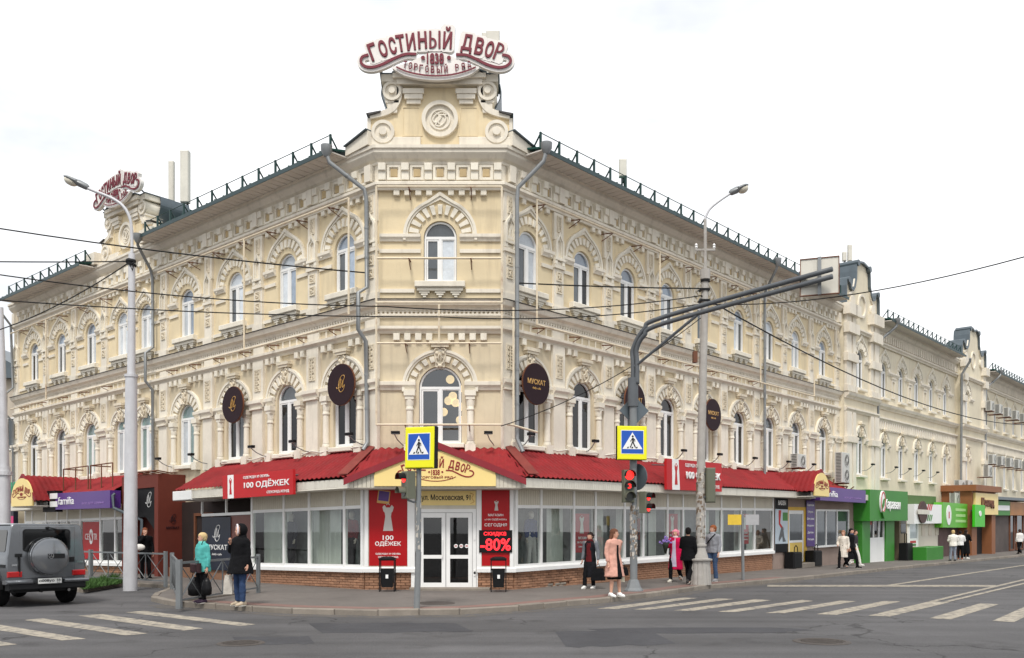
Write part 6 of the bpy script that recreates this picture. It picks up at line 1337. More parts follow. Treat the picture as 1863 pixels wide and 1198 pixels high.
# ------------------------------------------------------------------ litter bins, bags of goods, fences
def bin_(x, y, z, label):
    p = gp(x, y, z); M = T(p); t = thing('litter_bin', label, 'litter bin', M, 'black litter bins by the shop door')
    part('frame', MB().ring([(-.21,0),(.21,0),(.21,.86),(-.21,.86)], [(-.185,-.0),(.185,-.0),(.185,.835),(-.185,.835)], -.15, -.11).ring([(-.21,0),(.21,0),(.21,.86),(-.21,.86)], [(-.185,-.0),(.185,-.0),(.185,.835),(-.185,.835)], .1, .13), M_black, t)
    part('bucket', MB().loft([[(-.14,-.12,.12),(.14,-.12,.12),(.14,.1,.12),(-.14,.1,.12)],[(-.18,-.14,.62),(.18,-.14,.62),(.18,.12,.62),(-.18,.12,.62)]]), M_black, t); part('hood', MB().box(-.22,.22,-.17,.15,.861,.9).ball((0,0,.9),(.2,.14,.05),12,6), M_black, t); part('sticker', MB().box(-.03,.04,-.152,-.14,.36,.46), M_white, t)
bin_(705, 1076.5, .12, 'black litter bin left of the shop door'); bin_(907, 1077, .12, 'black litter bin right of the shop door')
for x, y, v, lab in ((1444,1036,1.1,'black display bag on the step left of the yellow door'), (1481,1031,1.1,'black display bag on the step right of the yellow door')):
    s = WR.px(x, v); M = WR.M(s, v, -.1); t = thing('display_bag', lab, 'bag', M, 'black bags set out by the shoe shop'); part('body', MB().cham(-.42,.42,-.22,.22,.0,.72,.06), M_black, t); part('handle', MB().tube([(-.18,-.1,.7),(-.15,-.1,.92),(0,-.1,1.0),(.15,-.1,.92),(.18,-.1,.7)], .02, 6), M_black, t)
s = WR.px(1648,1.5); solo('suitcase', WR.shear(MB().cham(s-.5,s+.4,-1.75,-1.3,-.42,.7,.05).tube([(s-.2,-1.5,.7),(s-.2,-1.5,1.2),(s+.15,-1.5,1.2),(s+.15,-1.5,.7)], .025, 6)), M_black, 'black suitcase in front of the brown kiosk pane', 'suitcase', WR.B)
M_fence = mat('fence_grey', srgb(112,116,118), .55, .12, 3, streak=.3, scol=(.1,.1,.1))
fi = [0]
def fence_panel(a, b, label, za=.12, h=.98):
    a, b = Vector((a.x,a.y,za)), Vector((b.x,b.y,za)); d = b-a; l = d.length; M = T(a) @ Rz(math.atan2(d.y,d.x)); t = thing('fence_panel', label, 'fence', M, 'grey railing panels along the pavement')
    for x, w_ in ((0,.055),(l,.045)): part('post', MB().cham(x-w_,x+w_,-w_,w_,-.05,h+.04,.01), M_fence, t)
    part('rail', MB().box(.05,l-.05,-.02,.02,h-.06,h-.01), M_fence, t); part('rail', MB().box(.05,l-.05,-.018,.018,.12,.16), M_fence, t)
    n = max(1, round(l/1.0)); w_ = l/n
    for k in range(n):
        x0, x1 = k*w_+.05, (k+1)*w_-.02
        for z0, z1 in ((.16,h-.06),(h-.06,.16)): part('brace', MB().tube([(x0,0 if z0 < .5 else .012,z0),(x1,0 if z0 < .5 else .012,z1)], .015, 4), M_fence, t)
        if k: part('bar', MB().box(k*w_-.012,k*w_+.012,-.012,.012,.16,h-.06), M_fence, t)
    mid = MB().box(l/2-.012,l/2+.012,-.012,.012,.16,h-.06)
    if n == 1: part('bar', mid, M_fence, t)
A0 = gp(326,1104,.12); A1 = gp(470,1079,.12); A2 = gp(313,1072,.12)
fence_panel(A0, A1, 'grey crossed railing panel behind the two people waiting at the left kerb'); fence_panel(A2, A0, 'short grey railing panel turning back from the left kerb corner')
B1 = gp(301,1066,.12); B2 = gp(165,1058,.12); Bm = B1.lerp(B2,.5)
fence_panel(Bm, B1, 'grey railing panel right of the silver lamp post'); fence_panel(B2, Bm, 'grey railing panel behind the grass bed, left of the silver lamp post'); fence_panel(gp(75,1048,.12), B2, 'grey railing panel hidden behind the off road car')
# cables between the posts
def wire(a, b, sag, r, label, n=18):
    a, b = Vector(a), Vector(b); P = [a.lerp(b, k/n)-Vector((0,0,sag*4*(k/n)*(1-k/n))) for k in range(n+1)]
    solo('overhead_cable', MB().tube(P, r, 5), M_black, label, 'cable', I4, 'overhead cables across the crossing')
tp = Vector((pb.x,pb.y,0)); HL = lambda y: (xat(238,YL),YL,zat(y,YL)); HR = lambda y: (xat(1274,Y2),Y2-.1,zat(y,Y2))
wire(at(-300,365,24), HR(527), .55, .021, 'thickest black cable from the upper left to the concrete lamp post'); wire(at(-300,470,22), HL(476), .05, .018, 'black cable level with the roof from the left edge to the silver post')
wire(at(-300,450,20), at(700,558,23.5), .3, .016, 'cable crossing the left front below the upper windows'); wire(at(700,558,23.5), HR(540), .25, .016, 'cable crossing the corner above the middle ledge'); wire(at(-300,520,22), at(800,577,23.8), .2, .016, 'lower cable crossing the left front'); wire(at(800,577,23.8), HR(555), .2, .016, 'lower cable sagging right of the corner to the concrete post')
wire(HL(476), at(-40,612,30), .25, .018, 'slanting cable from the silver post down to the far left'); wire(HR(540), at(1900,772,60), 1.2, .024, 'long cable from the concrete post down along the right street'); wire(HR(555), at(1920,452,17), .35, .014, 'thin cable from the concrete post to the upper right edge'); wire(WC.P(1.75,.5,4.7), HR(580), .35, .013, 'thin drooping cable from the corner to the concrete post')
part('knot', MB().ball((0,0,0),(.16,.14,.1),8,6).tube([(0,-.1,-.1),(.1,-.12,-.3),(.14,-.1,0)],.02,5), M_black, lp, T(HL(476)))
# grass bed by the kerb
bedp = [gp(150,1074,.12), gp(222,1062,.12), gp(212,1057,.12), gp(150,1062,.12)]
gm = MB(); rg = random.Random(3)
for k in range(2600):
    u, v = rg.random(), rg.random(); p = bedp[0].lerp(bedp[1],u).lerp(bedp[3].lerp(bedp[2],u),v); a = rg.random()*6.28; h = rg.uniform(.05,.2)+.22*max(0,math.sin(u*9)*math.sin(v*5+u*4))*rg.random(); wd = .014; lx, ly = rg.gauss(0,.11), rg.gauss(0,.11); c, s_ = math.cos(a)*wd, math.sin(a)*wd
    gm.add([(p.x-c,p.y-s_,.12),(p.x+c,p.y+s_,.12),(p.x+lx*.5+c*.6,p.y+ly*.5+s_*.6,.12+h*.6),(p.x+lx,p.y+ly,.12+h)], [(0,1,2),(0,2,3)])
tag(ob('grass', gm.mesh('grass', M_grass)), 'tuft of green grass growing beside the kerb behind the car', 'grass', None, 'stuff')
mb = MB(); mb.add([(p.x,p.y,.126) for p in bedp], [(0,1,2,3)]); struct('soil_bed', mb, M_soil)
mb = MB(); q0, q1 = gp(318,1098,.12), gp(450,1080,.12); mb.add([(q0.x,q0.y,.125),(q1.x,q1.y,.125),(q1.x-.1,q1.y+.6,.125),(q0.x-.2,q0.y+.7,.125)], [(0,1,2,3)]); struct('soil_bed', mb, M_soil)
# neighbour at the far left
nb = thing('neighbour_house', 'grey house glimpsed past the left end of the cream front', 'building', T((-27,46,0)))
part('wall', MB().box(-8,2.3,0,10,0,9.6), mat('neighbour_wall', srgb(190,180,165), .9, .1, .7, streak=.3), nb); part('roof', MB().prism([(-8.3,9.6),(2.7,9.6),(-2.5,12.2)], -.4, 10), M_dgalv, nb)
for x in (-.3,1.2):
    for z in (2.2,5.9): wq = part('window', MB().ring([(x-.45,z),(x+.45,z),(x+.45,z+1.7),(x-.45,z+1.7)],[(x-.38,z+.07),(x+.38,z+.07),(x+.38,z+1.63),(x-.38,z+1.63)],-.06,.02), M_pvc, nb); part('pane', MB().box(x-.4,x+.4,-.02,-.005,z+.05,z+1.65), P_mid, wq)
# ------------------------------------------------------------------ people
def fuse(mb, voxel=.018, it=5, name='body', m=None):
    me = mb.mesh('raw'); o = bpy.data.objects.new('raw', me); r = o.modifiers.new('r', 'REMESH'); r.mode = 'VOXEL'; r.voxel_size = voxel
    s = o.modifiers.new('s', 'SMOOTH'); s.factor = .5; s.iterations = it
    out = eval_mesh(o); bpy.data.objects.remove(o); bpy.data.meshes.remove(me); out.name = name; out.materials.clear(); out.materials.append(m)
    out.polygons.foreach_set('use_smooth', [True]*len(out.polygons)); return out
from mathutils import noise as mnoise
def folds(me, amp=.009, sd=0.):         # cloth folds, mostly running down
    me.update(); N_ = [v.normal.copy() for v in me.vertices]
    for v, nn in zip(me.vertices, N_):
        c = v.co; v.co = c+nn*amp*(mnoise.noise(Vector((c.x*17+sd, c.y*17, c.z*4.5)))+.7*mnoise.noise(Vector((c.x*9, c.y*9+sd, c.z*19))))
    me.update(); return me
def ell(z, rx, ry, cx=0, cy=0, n=16): return [(cx+rx*math.cos(2*PI*k/n), cy+ry*math.sin(2*PI*k/n), z) for k in range(n)]
cloth = {}
def cm(r, g, b, name='fabric', rough=.85):
    k = (r, g, b, name)
    if k not in cloth: cloth[k] = mat(name, srgb(r, g, b), rough, .09 if min(r,g,b) > 180 else .2, 6, bump=.5, bs=14, spec=.2)
    return cloth[k]
SKIN = mat('skin', srgb(206,158,134), .55, .06, 8); EYE = mat('eye', srgb(40,30,28), .3, 0); LIP = mat('lips', srgb(160,84,80), .5, 0)
ARM = {'down': ((.235,.03,1.11),(.245,-.05,.86)), 'carry': ((.25,.02,1.10),(.27,-.03,.85)), 'chest': ((.25,-.07,1.14),(.10,-.175,1.32)), 'mouth': ((.24,-.1,1.14),(.05,-.2,1.46)), 'front': ((.25,-.03,1.12),(.12,-.27,1.05)), 'swing_f': ((.24,-.1,1.13),(.22,-.26,.95)), 'swing_b': ((.24,.14,1.12),(.24,.2,.88)), 'hug': ((.25,-.06,1.13),(.16,-.28,1.2))}
LEG = {'stand': ((.09,-.015,.48),(.095,.02,.085)), 'fwd': ((.09,-.17,.50),(.08,-.24,.085)), 'back': ((.09,-.0,.47),(.09,.27,.15)), 'out': ((.11,-.03,.48),(.13,-.04,.085))}
def person(label, pos, head_deg, height, top, top_m, hem, legs_m, shoe_m, hair_m, hair='short', arms=('down','down'), legs=('stand','out'), flare=1.0, sleeve_m=None, front=None, bare=False, hood=None, head_yaw=0, face=True, name='person', cat='person', skin=None, group=None, trou=True, collar=None, hemw=None):
    k = height/1.7; M = T(pos) @ Rz(R(head_deg)) @ Sc(k,k,k); WMr = T(pos) @ Rz(R(head_deg))
    t = thing(name, label, cat, WMr, group); sk = skin or SKIN
    def put(nm, me, par=t, smooth=1, m=None):
        if isinstance(me, MB): me = me.mesh(nm, m, smooth)
        me.transform(Sc(k,k,k)); return ob(nm, me, par, WMr)
    sh = lambda s: (s*.178, .01, 1.385)
    J = {}
    for s, a, l in ((-1, arms[0], legs[0]), (1, arms[1], legs[1])):
        e, w_ = ARM[a]; kn, an = LEG[l]; J[s] = dict(sh=Vector(sh(s)), el=Vector((s*e[0],e[1],e[2])), wr=Vector((s*w_[0],w_[1],w_[2])), hip=Vector((s*.088,0,.90)), kn=Vector((s*kn[0],kn[1],kn[2])), an=Vector((s*an[0],an[1],an[2])))
    HM = T((0,.0,1.49)) @ Rz(R(head_yaw)) @ T((0,0,-1.49))
    b = MB(); b.loft([ell(z, rx*.9, ry*.88, 0, cy) for z, rx, ry, cy in ((.84,.1,.09,0),(.88,.15,.11,.01),(.97,.155,.11,.01),(1.08,.132,.098,0),(1.2,.145,.105,0),(1.32,.17,.105,.005),(1.4,.14,.085,.01),(1.45,.066,.062,.012),(1.53,.054,.058,.0))])
    b.loft([ell(z, rx, ry, 0, cy) for z, rx, ry, cy in ((1.475,.03,.04,-.035),(1.495,.052,.066,-.022),(1.53,.066,.085,-.01),(1.57,.074,.094,-.002),(1.62,.078,.1,.004),(1.66,.071,.092,.008),(1.69,.045,.06,.01),(1.702,.012,.02,.01))], True, HM)
    b.ball((0,-.1,1.565), (.014,.024,.02), 8, 6, HM)
    for s in (-1,1): b.ball((s*.079,.005,1.575), (.014,.02,.03), 8, 6, HM)
    for s in (-1,1):
        j = J[s]; b.tube([j['sh']+Vector((-s*.04,0,0)), j['sh'], j['sh'].lerp(j['el'],.5), j['el'], j['el'].lerp(j['wr'],.3), j['wr']], [.055,.052,.046,.038,.037,.026], 10)
        b.tube([j['hip']+Vector((0,0,.03)), j['hip'].lerp(j['kn'],.3), j['kn'], j['kn'].lerp(j['an'],.35), j['an']], [.082,.078,.052,.052,.036], 12)
        f = j['an']+Vector((s*.01,-.02,-.04)); b.tube([f+Vector((0,.07,0)), f, f+Vector((0,-.1,-.01)), f+Vector((0,-.16,-.015))], [.032,.038,.034,.02], 8)
        d = (j['wr']-j['el']).normalized(); b.tube([j['wr']-d*.01, j['wr']+d*.05, j['wr']+d*.09], [(.026,.02),(.036,.018),(.036,.016)], 8)
    me = fuse(b, .0165, 4, 'body', sk)
    hb = MB()                                        # five fingers on each palm
    for s in (-1,1):
        j = J[s]; d = (j['wr']-j['el']).normalized(); side = d.cross(Vector((s,0,.2))).normalized(); nrm = side.cross(d).normalized(); base = j['wr']+d*.075
        for i, ln in enumerate((.062,.074,.07,.055)):
            p = base+side*(.024-.016*i); hb.tube([p, p+d*ln*.55-nrm*s*.006, p+d*ln*.8-nrm*s*.022, p+d*ln*.85-nrm*s*.036], [.0085,.0082,.0075,.006], 6)
        p = j['wr']+d*.025+side*.028; hb.tube([p, p+side*.022+d*.025, p+side*.02+d*.055-nrm*s*.012], [.0105,.0095,.007], 6)
    bm = bmesh.new(); bm.from_mesh(me); tmp = hb.mesh('t'); bm.from_mesh(tmp); bm.to_mesh(me); bm.free(); bpy.data.meshes.remove(tmp); me.polygons.foreach_set('use_smooth', [True]*len(me.polygons))
    body = put('body', me)
    if face:
        for s in (-1,1): put('eye', MB().ball((s*.03,-.089,1.595), (.012,.007,.008), 8, 5, HM), body, 1, EYE)
        put('mouth', MB().ball((0,-.089,1.522), (.022,.008,.007), 8, 5, HM), body, 1, LIP)
    # trousers
    if trou:
        g = MB(); g.loft([ell(z, rx, ry, 0, cy) for z, rx, ry, cy in ((.83,.09,.08,0),(.87,.165,.122,.01),(.96,.17,.125,.01),(1.06,.145,.11,0))])
        for s in (-1,1):
            j = J[s]; an = j['an']+Vector((0,.0,.0)); g.tube([j['hip']+Vector((0,0,.03)), j['hip'].lerp(j['kn'],.35), j['kn'], j['kn'].lerp(an,.5), an], [.098,.094,.07,.067,.062 if not bare else .05], 12)
        put('trousers', folds(fuse(g, .018, 4, 'trousers', legs_m), .011, height*9))
    for s in (-1,1):
        an = J[s]['an']; tilt = .5 if an.z > .12 else 0; m_ = T(an) @ Rx(-tilt); f = MB(); f.loft([[(x*(1 if True else 1), y, z) for x, y, z in r] for r in [[(cx+rx*math.cos(a), y, max(-.084, cz+rz*math.sin(a))) for a in [2*PI*q/12 for q in range(12)]] for y, rx, rz, cx, cz in ((.085,.026,.03,0,-.05),(.06,.04,.055,0,-.035),(0,.045,.07,0,-.02),(-.07,.048,.045,s*.006,-.05),(-.14,.046,.036,s*.008,-.056),(-.185,.028,.024,s*.004,-.064))]])
        so_ = put('shoe', f.mesh('shoe', shoe_m, 1) if 0 else (lambda q: q)(MB().merge(f, m_)), t, 1, shoe_m)
        put('sole', MB().merge(MB().slab([(.047*math.cos(a)+s*.004, -.05+.14*math.sin(a)) for a in [2*PI*q/14 for q in range(14)]], -.088, -.07), m_), so_, 0, cm(210,206,198,'sole'))
    # upper garment
    hw = hemw or 1.0; g = MB(); zs_ = [hem, hem+(1.05-hem)*.5, 1.06, 1.2, 1.33, 1.41, 1.455] if hem < 1.0 else [hem,1.06,1.2,1.33,1.41,1.455]
    def rad(z):
        tb = ((.4,.2,.17),(.7,.19,.16),(.9,.18,.145),(1.06,.158,.125),(1.2,.17,.132),(1.33,.195,.13),(1.41,.155,.105),(1.455,.085,.085))
        for (a, r1, q1_), (c, r2, q2_) in zip(tb, tb[1:]):
            if z <= c:
                u = max(0, (z-a)/(c-a)); return r1+(r2-r1)*u, q1_+(q2_-q1_)*u
        return tb[-1][1:]
    fl = lambda z: 1+(flare-1)*max(0,(1.1-z)/max(.1,1.1-hem))
    prof = [(z, rad(z)[0]*fl(z)*hw, rad(z)[1]*fl(z)*hw) for z in zs_]
    g.loft([ell(z, a, c, 0, .008, 20) for z, a, c in prof])
    if not sleeve_m:
        for s in (-1,1): j = J[s]; g.tube([j['sh']+Vector((-s*.05,0,0)), j['sh']+Vector((s*.005,0,-.01)), j['sh'].lerp(j['el'],.5), j['el'], j['el'].lerp(j['wr'],.5), j['wr']-(j['wr']-j['el']).normalized()*.02], [.07,.073,.064,.058,.052,.046], 12)
    put(top, folds(fuse(g, .019, 3, top, top_m), .012, height*7))
    if sleeve_m:
        g = MB()
        for s in (-1,1): j = J[s]; g.tube([j['sh']+Vector((-s*.03,0,.01)), j['sh']+Vector((s*.01,0,-.0)), j['sh'].lerp(j['el'],.5), j['el'], j['el'].lerp(j['wr'],.5), j['wr']-(j['wr']-j['el']).normalized()*.02], [.07,.075,.066,.06,.053,.046], 12)
        put('sleeves', fuse(g, .019, 3, 'sleeves', sleeve_m))
    if front:                                        # what shows between the open fronts of the coat
        fm, a_, z0, z1 = front; rg_ = []; zz2 = [z0+(z1-z0)*i/8 for i in range(9)]; v = []
        for z in zz2:
            i = max(q for q in range(len(prof)) if prof[q][0] <= z+1e-6); i2 = min(i+1, len(prof)-1); u = 0 if i2 == i else (z-prof[i][0])/(prof[i2][0]-prof[i][0]); ra = prof[i][1]+(prof[i2][1]-prof[i][1])*u; rc = prof[i][2]+(prof[i2][2]-prof[i][2])*u
            for q in range(5): a = -PI/2+R(a_)*(q/4-.5)*2*(.55+.45*(z1-z)/(z1-z0)) if a_ > 0 else 0; v.append(((ra+.004)*math.cos(a), .008+(rc+.006)*math.sin(a), z))
        put('garment_front', MB().add(v, [(i*5+q, i*5+q+1, i*5+q+6, i*5+q+5) for i in range(8) for q in range(4)]), t, 1, fm)
    if collar: put('collar', MB().loft([ell(1.42,.1,.1,0,.005),ell(1.47,.088,.09,0,-.005),ell(1.5,.075,.08,0,-.005)], True), t, 1, collar)
    # hair or hood
    h = MB()
    def shell(rx, ry, rz, cy, cz, cut_y, cut_z):
        q = MB().ball((0,cy,cz), (rx,ry,rz), 18, 14); keep = [f for f in q.f if len(f) > 4 or not (min(q.v[i][1] for i in f) < cut_y and min(q.v[i][2] for i in f) < cut_z)]; q.f = [f for f in keep if not (len(f) > 4 and q.v[f[0]][2] < cz)]; return q
    if hair in ('short','long','bob','bun'):
        h.merge(shell(.09,.112,.105,.012,1.615,-.035,1.625), HM)
        if hair == 'short': h.ball((0,.055,1.565), (.08,.058,.07), 12, 8, HM)
        if hair == 'long': h.loft([ell(z, a, c, 0, cy, 12) for z, a, c, cy in ((1.28,.075,.022,.118),(1.38,.1,.035,.112),(1.48,.1,.05,.085),(1.58,.088,.062,.05),(1.64,.07,.06,.04))], True, HM)
        if hair == 'bob':
            for i in range(26): a = R(-20+220*i/25); h.ball((.088*math.cos(a), .02+.095*math.sin(a), 1.53+.05*math.sin(i*2.3)+.06), (.036,.036,.05), 8, 6, HM)
        if hair == 'bun': h.ball((0,.07,1.58), (.07,.05,.07), 10, 8, HM); h.ball((0,.125,1.62), (.035,.035,.035), 8, 6, HM)
        put('hair', h, body, 1, hair_m)
    if hood:
        q = shell(.125,.135,.145,.02,1.605,-.055,1.72); h2 = MB().merge(q, HM); h2.loft([ell(1.4,.15,.11,0,.03),ell(1.47,.115,.1,0,.035),ell(1.52,.1,.075,0,.06)], True); put('hood', h2, t, 1, top_m)
        arc = [(.104*math.cos(R(a)), -.06, 1.595+.125*math.sin(R(a))) for a in range(-40, 221, 20)]; put('hood_lining', MB().tube(arc, .017, 6, HM), t, 1, hood)
    return t, WMr, k, J
BLK = cm(15,15,18,'black_cloth',.9); BLK2 = cm(26,26,31,'dark_cloth',.9); WHS = cm(228,226,222,'white_shoe'); JEAN = cm(48,66,98,'blue_denim'); DKJ = cm(38,46,66,'dark_denim')
def hang_bag(p, w_, h, d_, m, label, name='bag', knot=True, cat='bag', rot=0, handles=.12):
    M = T((p[0],p[1],p[2])) @ Rz(rot); t = thing(name, label, cat, M)
    part('bag_body', MB().loft([ell(-h-handles,w_*.3,d_*.3),ell(-h*.92-handles,w_*.47,d_*.5),ell(-h*.6-handles,w_*.5,d_*.5),ell(-h*.25-handles,w_*.38,d_*.36),ell(-handles,w_*.18,d_*.16)]) if knot else MB().loft([[(-w_/2,-d_/2,-h-handles),(w_/2,-d_/2,-h-handles),(w_/2,d_/2,-h-handles),(-w_/2,d_/2,-h-handles)],[(-w_*.46,-d_*.4,-h*.4-handles),(w_*.46,-d_*.4,-h*.4-handles),(w_*.46,d_*.4,-h*.4-handles),(-w_*.46,d_*.4,-h*.4-handles)],[(-w_*.36,-d_*.2,-handles),(w_*.36,-d_*.2,-handles),(w_*.36,d_*.2,-handles),(-w_*.36,d_*.2,-handles)]]), m, t, smooth=1 if knot else 0)
    part('handle', MB().tube([(-w_*.18,0,-handles-.02),(-w_*.1,0,-.03),(0,0,.01),(w_*.1,0,-.03),(w_*.18,0,-handles-.02)], .009, 6), m, t); return t
def hand(pm, s, k=None):
    t, M, kk, J = pm; j = J[s]; d = (j['wr']-j['el']).normalized(); return M @ ((j['wr']+d*.1)*kk)
BAGB = cm(22,22,24,'black_film', .35)
P1 = person('person with short blonde hair and glasses in a turquoise quilted jacket at the kerb', gp(368,1097,.12), -40, 1.59, 'jacket', cm(84,172,166,'turquoise_quilt'), .76, BLK, cm(64,50,66,'plum_shoe'), cm(206,180,132,'blonde_hair'), 'short', ('carry','carry'), flare=1.05, head_yaw=-30, collar=cm(110,200,192,'turquoise_collar'), hemw=1.18)
part('glasses', MB().tube([(math.cos(R(a))*.02-.03,-.098,1.595+.016*math.sin(R(a))) for a in range(0,361,45)], .003, 4).tube([(math.cos(R(a))*.02+.03,-.098,1.595+.016*math.sin(R(a))) for a in range(0,361,45)], .003, 4), BLK, P1[0], P1[1] @ Sc(P1[2],P1[2],P1[2]) @ T((0,0,1.49)) @ Rz(R(-22)) @ T((0,0,-1.49)) if 0 else P1[1] @ Rz(R(-30)) @ T((0,0,-.102)))
hang_bag(hand(P1,-1), .3, .44, .2, BAGB, 'larger black plastic bag in the left hand side of the person in turquoise', 'plastic_bag'); hang_bag(hand(P1,1), .24, .4, .18, BAGB, 'smaller black plastic bag hanging nearest the person in the black hooded coat', 'plastic_bag')
pc = P1[1] @ Vector((.03,-.19,.8)); pu = thing('handbag', 'brown leather handbag worn across the turquoise jacket', 'bag', T(pc) @ Rz(R(-40))); part('bag_body', MB().cham(-.17,.17,-.05,.05,-.11,.11,.03), cm(58,40,42,'brown_leather',.4), pu)
part('strap', MB().tube([(-.14,.05,.1),(-.02,.1,.4),(.12,.13,.62)], .01, 5), BLK, pu)
P2 = person('person in a long black hooded coat and blue jeans holding the collar shut', gp(437,1102,.12), -34, 1.76, 'coat', BLK, .68, JEAN, cm(186,170,148,'beige_shoe'), BLK, None, ('chest','carry'), flare=1.25, hood=cm(232,222,226,'white_lining'), head_yaw=-30, hemw=1.32)
hang_bag(P2[1] @ Vector((-.34,-.05,.78)), .2, .42, .08, cm(196,190,180,'canvas'), 'pale canvas shopping bag hanging beside the black hooded coat', 'shopping_bag', False)
P3 = person('person with long auburn hair in black, smoking in the terracotta portal', gp(264,1053,.12), 35, 1.72, 'coat', BLK, .7, BLK, BLK, cm(120,66,44,'auburn_hair'), 'long', ('mouth','down'))
P3b = person('person in dark clothes with a pale bundle, half hidden behind the silver lamp post', gp(240,1055,.12), 60, 1.66, 'jacket', BLK2, .8, BLK, BLK, cm(96,62,46,'brown_hair'), 'short', ('front','front'))
q_ = P3b[1] @ Vector((.02,-.34,1.08)); solo('bundle', MB().ball((0,0,0),(.2,.1,.11),14,10), cm(222,218,212,'white_cloth'), 'white cloth bundle held beside the silver lamp post', 'bundle', T(q_), None, 1)
P4 = person('person in long dark vest with grey sleeves over a dark red sweater', gp(1074,1071,.12), -30, 1.58, 'vest', BLK2, .34, BLK, WHS, cm(44,32,30,'dark_hair'), 'bun', ('down','carry'), ('fwd','stand'), flare=1.05, sleeve_m=cm(112,116,122,'grey_knit'), front=(cm(92,26,30,'dark_red_knit'), 34, .82, 1.44), collar=cm(92,26,30,'dark_red_knit'), head_yaw=-25)
hang_bag(hand(P4,1), .4, .34, .2, BLK, 'black handbag carried by the person in the long dark vest', 'handbag', False)
P5 = person('person with long brown hair in a peach pink flared coat and white trainers', gp(1118,1086,.12), 32, 1.68, 'coat', cm(208,158,142,'peach_wool'), .5, SKIN, cm(240,240,238,'white_trainer'), cm(104,70,54,'brown_hair'), 'long', ('down','swing_b'), ('stand','out'), flare=1.42, front=(BLK, 16, .5, 1.3), head_yaw=48, trou=False)
part('dress', MB().loft([ell(.44,.2,.16),ell(.6,.2,.16),ell(.95,.165,.125)]), BLK, P5[0], P5[1], smooth=1)
hang_bag(P5[1] @ Vector((.36,.12,.84)), .28, .2, .14, BLK, 'small black handbag at the back of the peach coat', 'handbag', False); hang_bag(P5[1] @ Vector((.24,.0,.7)), .12, .22, .08, cm(226,222,200,'cream_paper'), 'narrow cream paper bag beside the peach coat', 'paper_bag', False)
P6 = person('person with curly pink hair in a bright magenta coat walking with flowers', gp(1229,1059,.12), -32, 1.66, 'coat', cm(196,16,74,'magenta_wool'), .4, BLK, cm(216,210,196,'cream_shoe'), cm(226,140,158,'pink_hair'), 'bob', ('hug','down'), ('fwd','back'), flare=1.15, front=(cm(196,186,206,'lilac_shirt'), 26, .5, 1.44), collar=cm(220,196,200,'pale_scarf'), hemw=1.08)
fp = P6[1] @ Vector((-.2,-.34,1.2)); fb = thing('bouquet', 'bouquet of lilac flowers held by the person in magenta', 'flowers', T(fp)); rf_ = random.Random(5)
mb = MB()
for i in range(34): mb.ball((rf_.gauss(0,.075), rf_.gauss(0,.06), .08+rf_.gauss(0,.055)), rf_.uniform(.025,.045), 6, 5)
part('blossom', mb, cm(150,128,198,'lilac_petal'), fb, smooth=1, kind='stuff'); part('wrapping', MB().loft([ell(-.3,.03,.03),ell(-.05,.09,.08),ell(.06,.13,.12)]), cm(60,66,58,'dark_wrapping'), fb, smooth=1)
P7 = person('person all in black seen from behind, next to the fluted lamp base', gp(1252,1064,.12), 148, 1.72, 'jacket', BLK, .72, BLK, cm(60,58,58,'dark_shoe'), cm(24,20,20,'black_hair'), 'short', ('down','front'), ('back','fwd'), flare=1.12, head_yaw=20, hemw=1.14)
P8 = person('person with reddish hair in a grey sweatshirt and jeans with a dark shoulder strap', gp(1297,1058,.12), -48, 1.8, 'sweatshirt', cm(146,148,154,'grey_fleece'), .86, cm(66,86,116,'washed_denim'), cm(150,150,152,'grey_shoe'), cm(140,82,50,'reddish_hair'), 'short', ('down','down'), ('fwd','stand'), head_yaw=-25, hemw=1.08, collar=cm(150,152,158,'grey_hood'))
part('shoulder_strap', MB().tube([(.14,-.07,1.52),(.02,-.17,1.36),(-.12,-.165,1.2),(-.2,-.1,1.1)], .02, 5), BLK, P8[0], P8[1])
P9 = person('person in a white tunic walking past the shoe shop window', gp(1534,1035,.12), -45, 1.62, 'tunic', cm(222,214,202,'white_tunic'), .5, BLK, BLK, cm(150,110,86,'fair_hair'), 'short', ('front','down'), ('fwd','back'), flare=1.05)
P10 = person('person with long black hair in black walking past the green shop', gp(1549,1034,.12), 40, 1.7, 'jacket', BLK, .84, BLK, BLK, cm(24,20,22,'black_hair'), 'long', ('down','swing_b'), ('back','fwd'), collar=cm(58,66,88,'blue_scarf'))
hang_bag(hand(P10,-1), .36, .26, .16, BLK, 'dark shoulder bag carried by the person in black near the green shop', 'handbag', False)
person('person in white trousers mostly hidden behind the long haired person in black', gp(1556,1029.5,.12), 60, 1.64, 'top', cm(60,56,60,'dark_top'), .95, cm(226,222,216,'white_trousers'), WHS, cm(60,44,38,'dark_hair'), 'short', ('down','down'), ('fwd','back'))
person('person in a white hooded jacket and grey jeans seen from behind near the green planter', gp(1734,1021.5,.12), 172, 1.62, 'jacket', cm(232,228,218,'white_down'), .82, cm(138,146,158,'grey_jeans'), cm(60,58,60,'dark_shoe'), cm(206,176,124,'blonde_hair'), 'short', ('front','front'), ('stand','out'), hemw=1.15, collar=cm(232,228,218,'white_down'))
person('person with dark hair in a white jacket and black trousers beside the blonde one', gp(1747,1018.5,.12), 150, 1.58, 'jacket', cm(226,224,222,'white_shell'), .84, BLK, cm(150,84,60,'brown_shoe'), cm(34,26,26,'dark_hair'), 'short', ('front','down'), ('stand','stand'), hemw=1.1)
person('person in a long black dress with dark hair facing the brown portal', gp(1758,1017,.12), 120, 1.64, 'dress', BLK, .3, BLK, WHS, cm(40,30,28,'dark_hair'), 'long', ('front','down'), ('stand','stand'), flare=1.1)
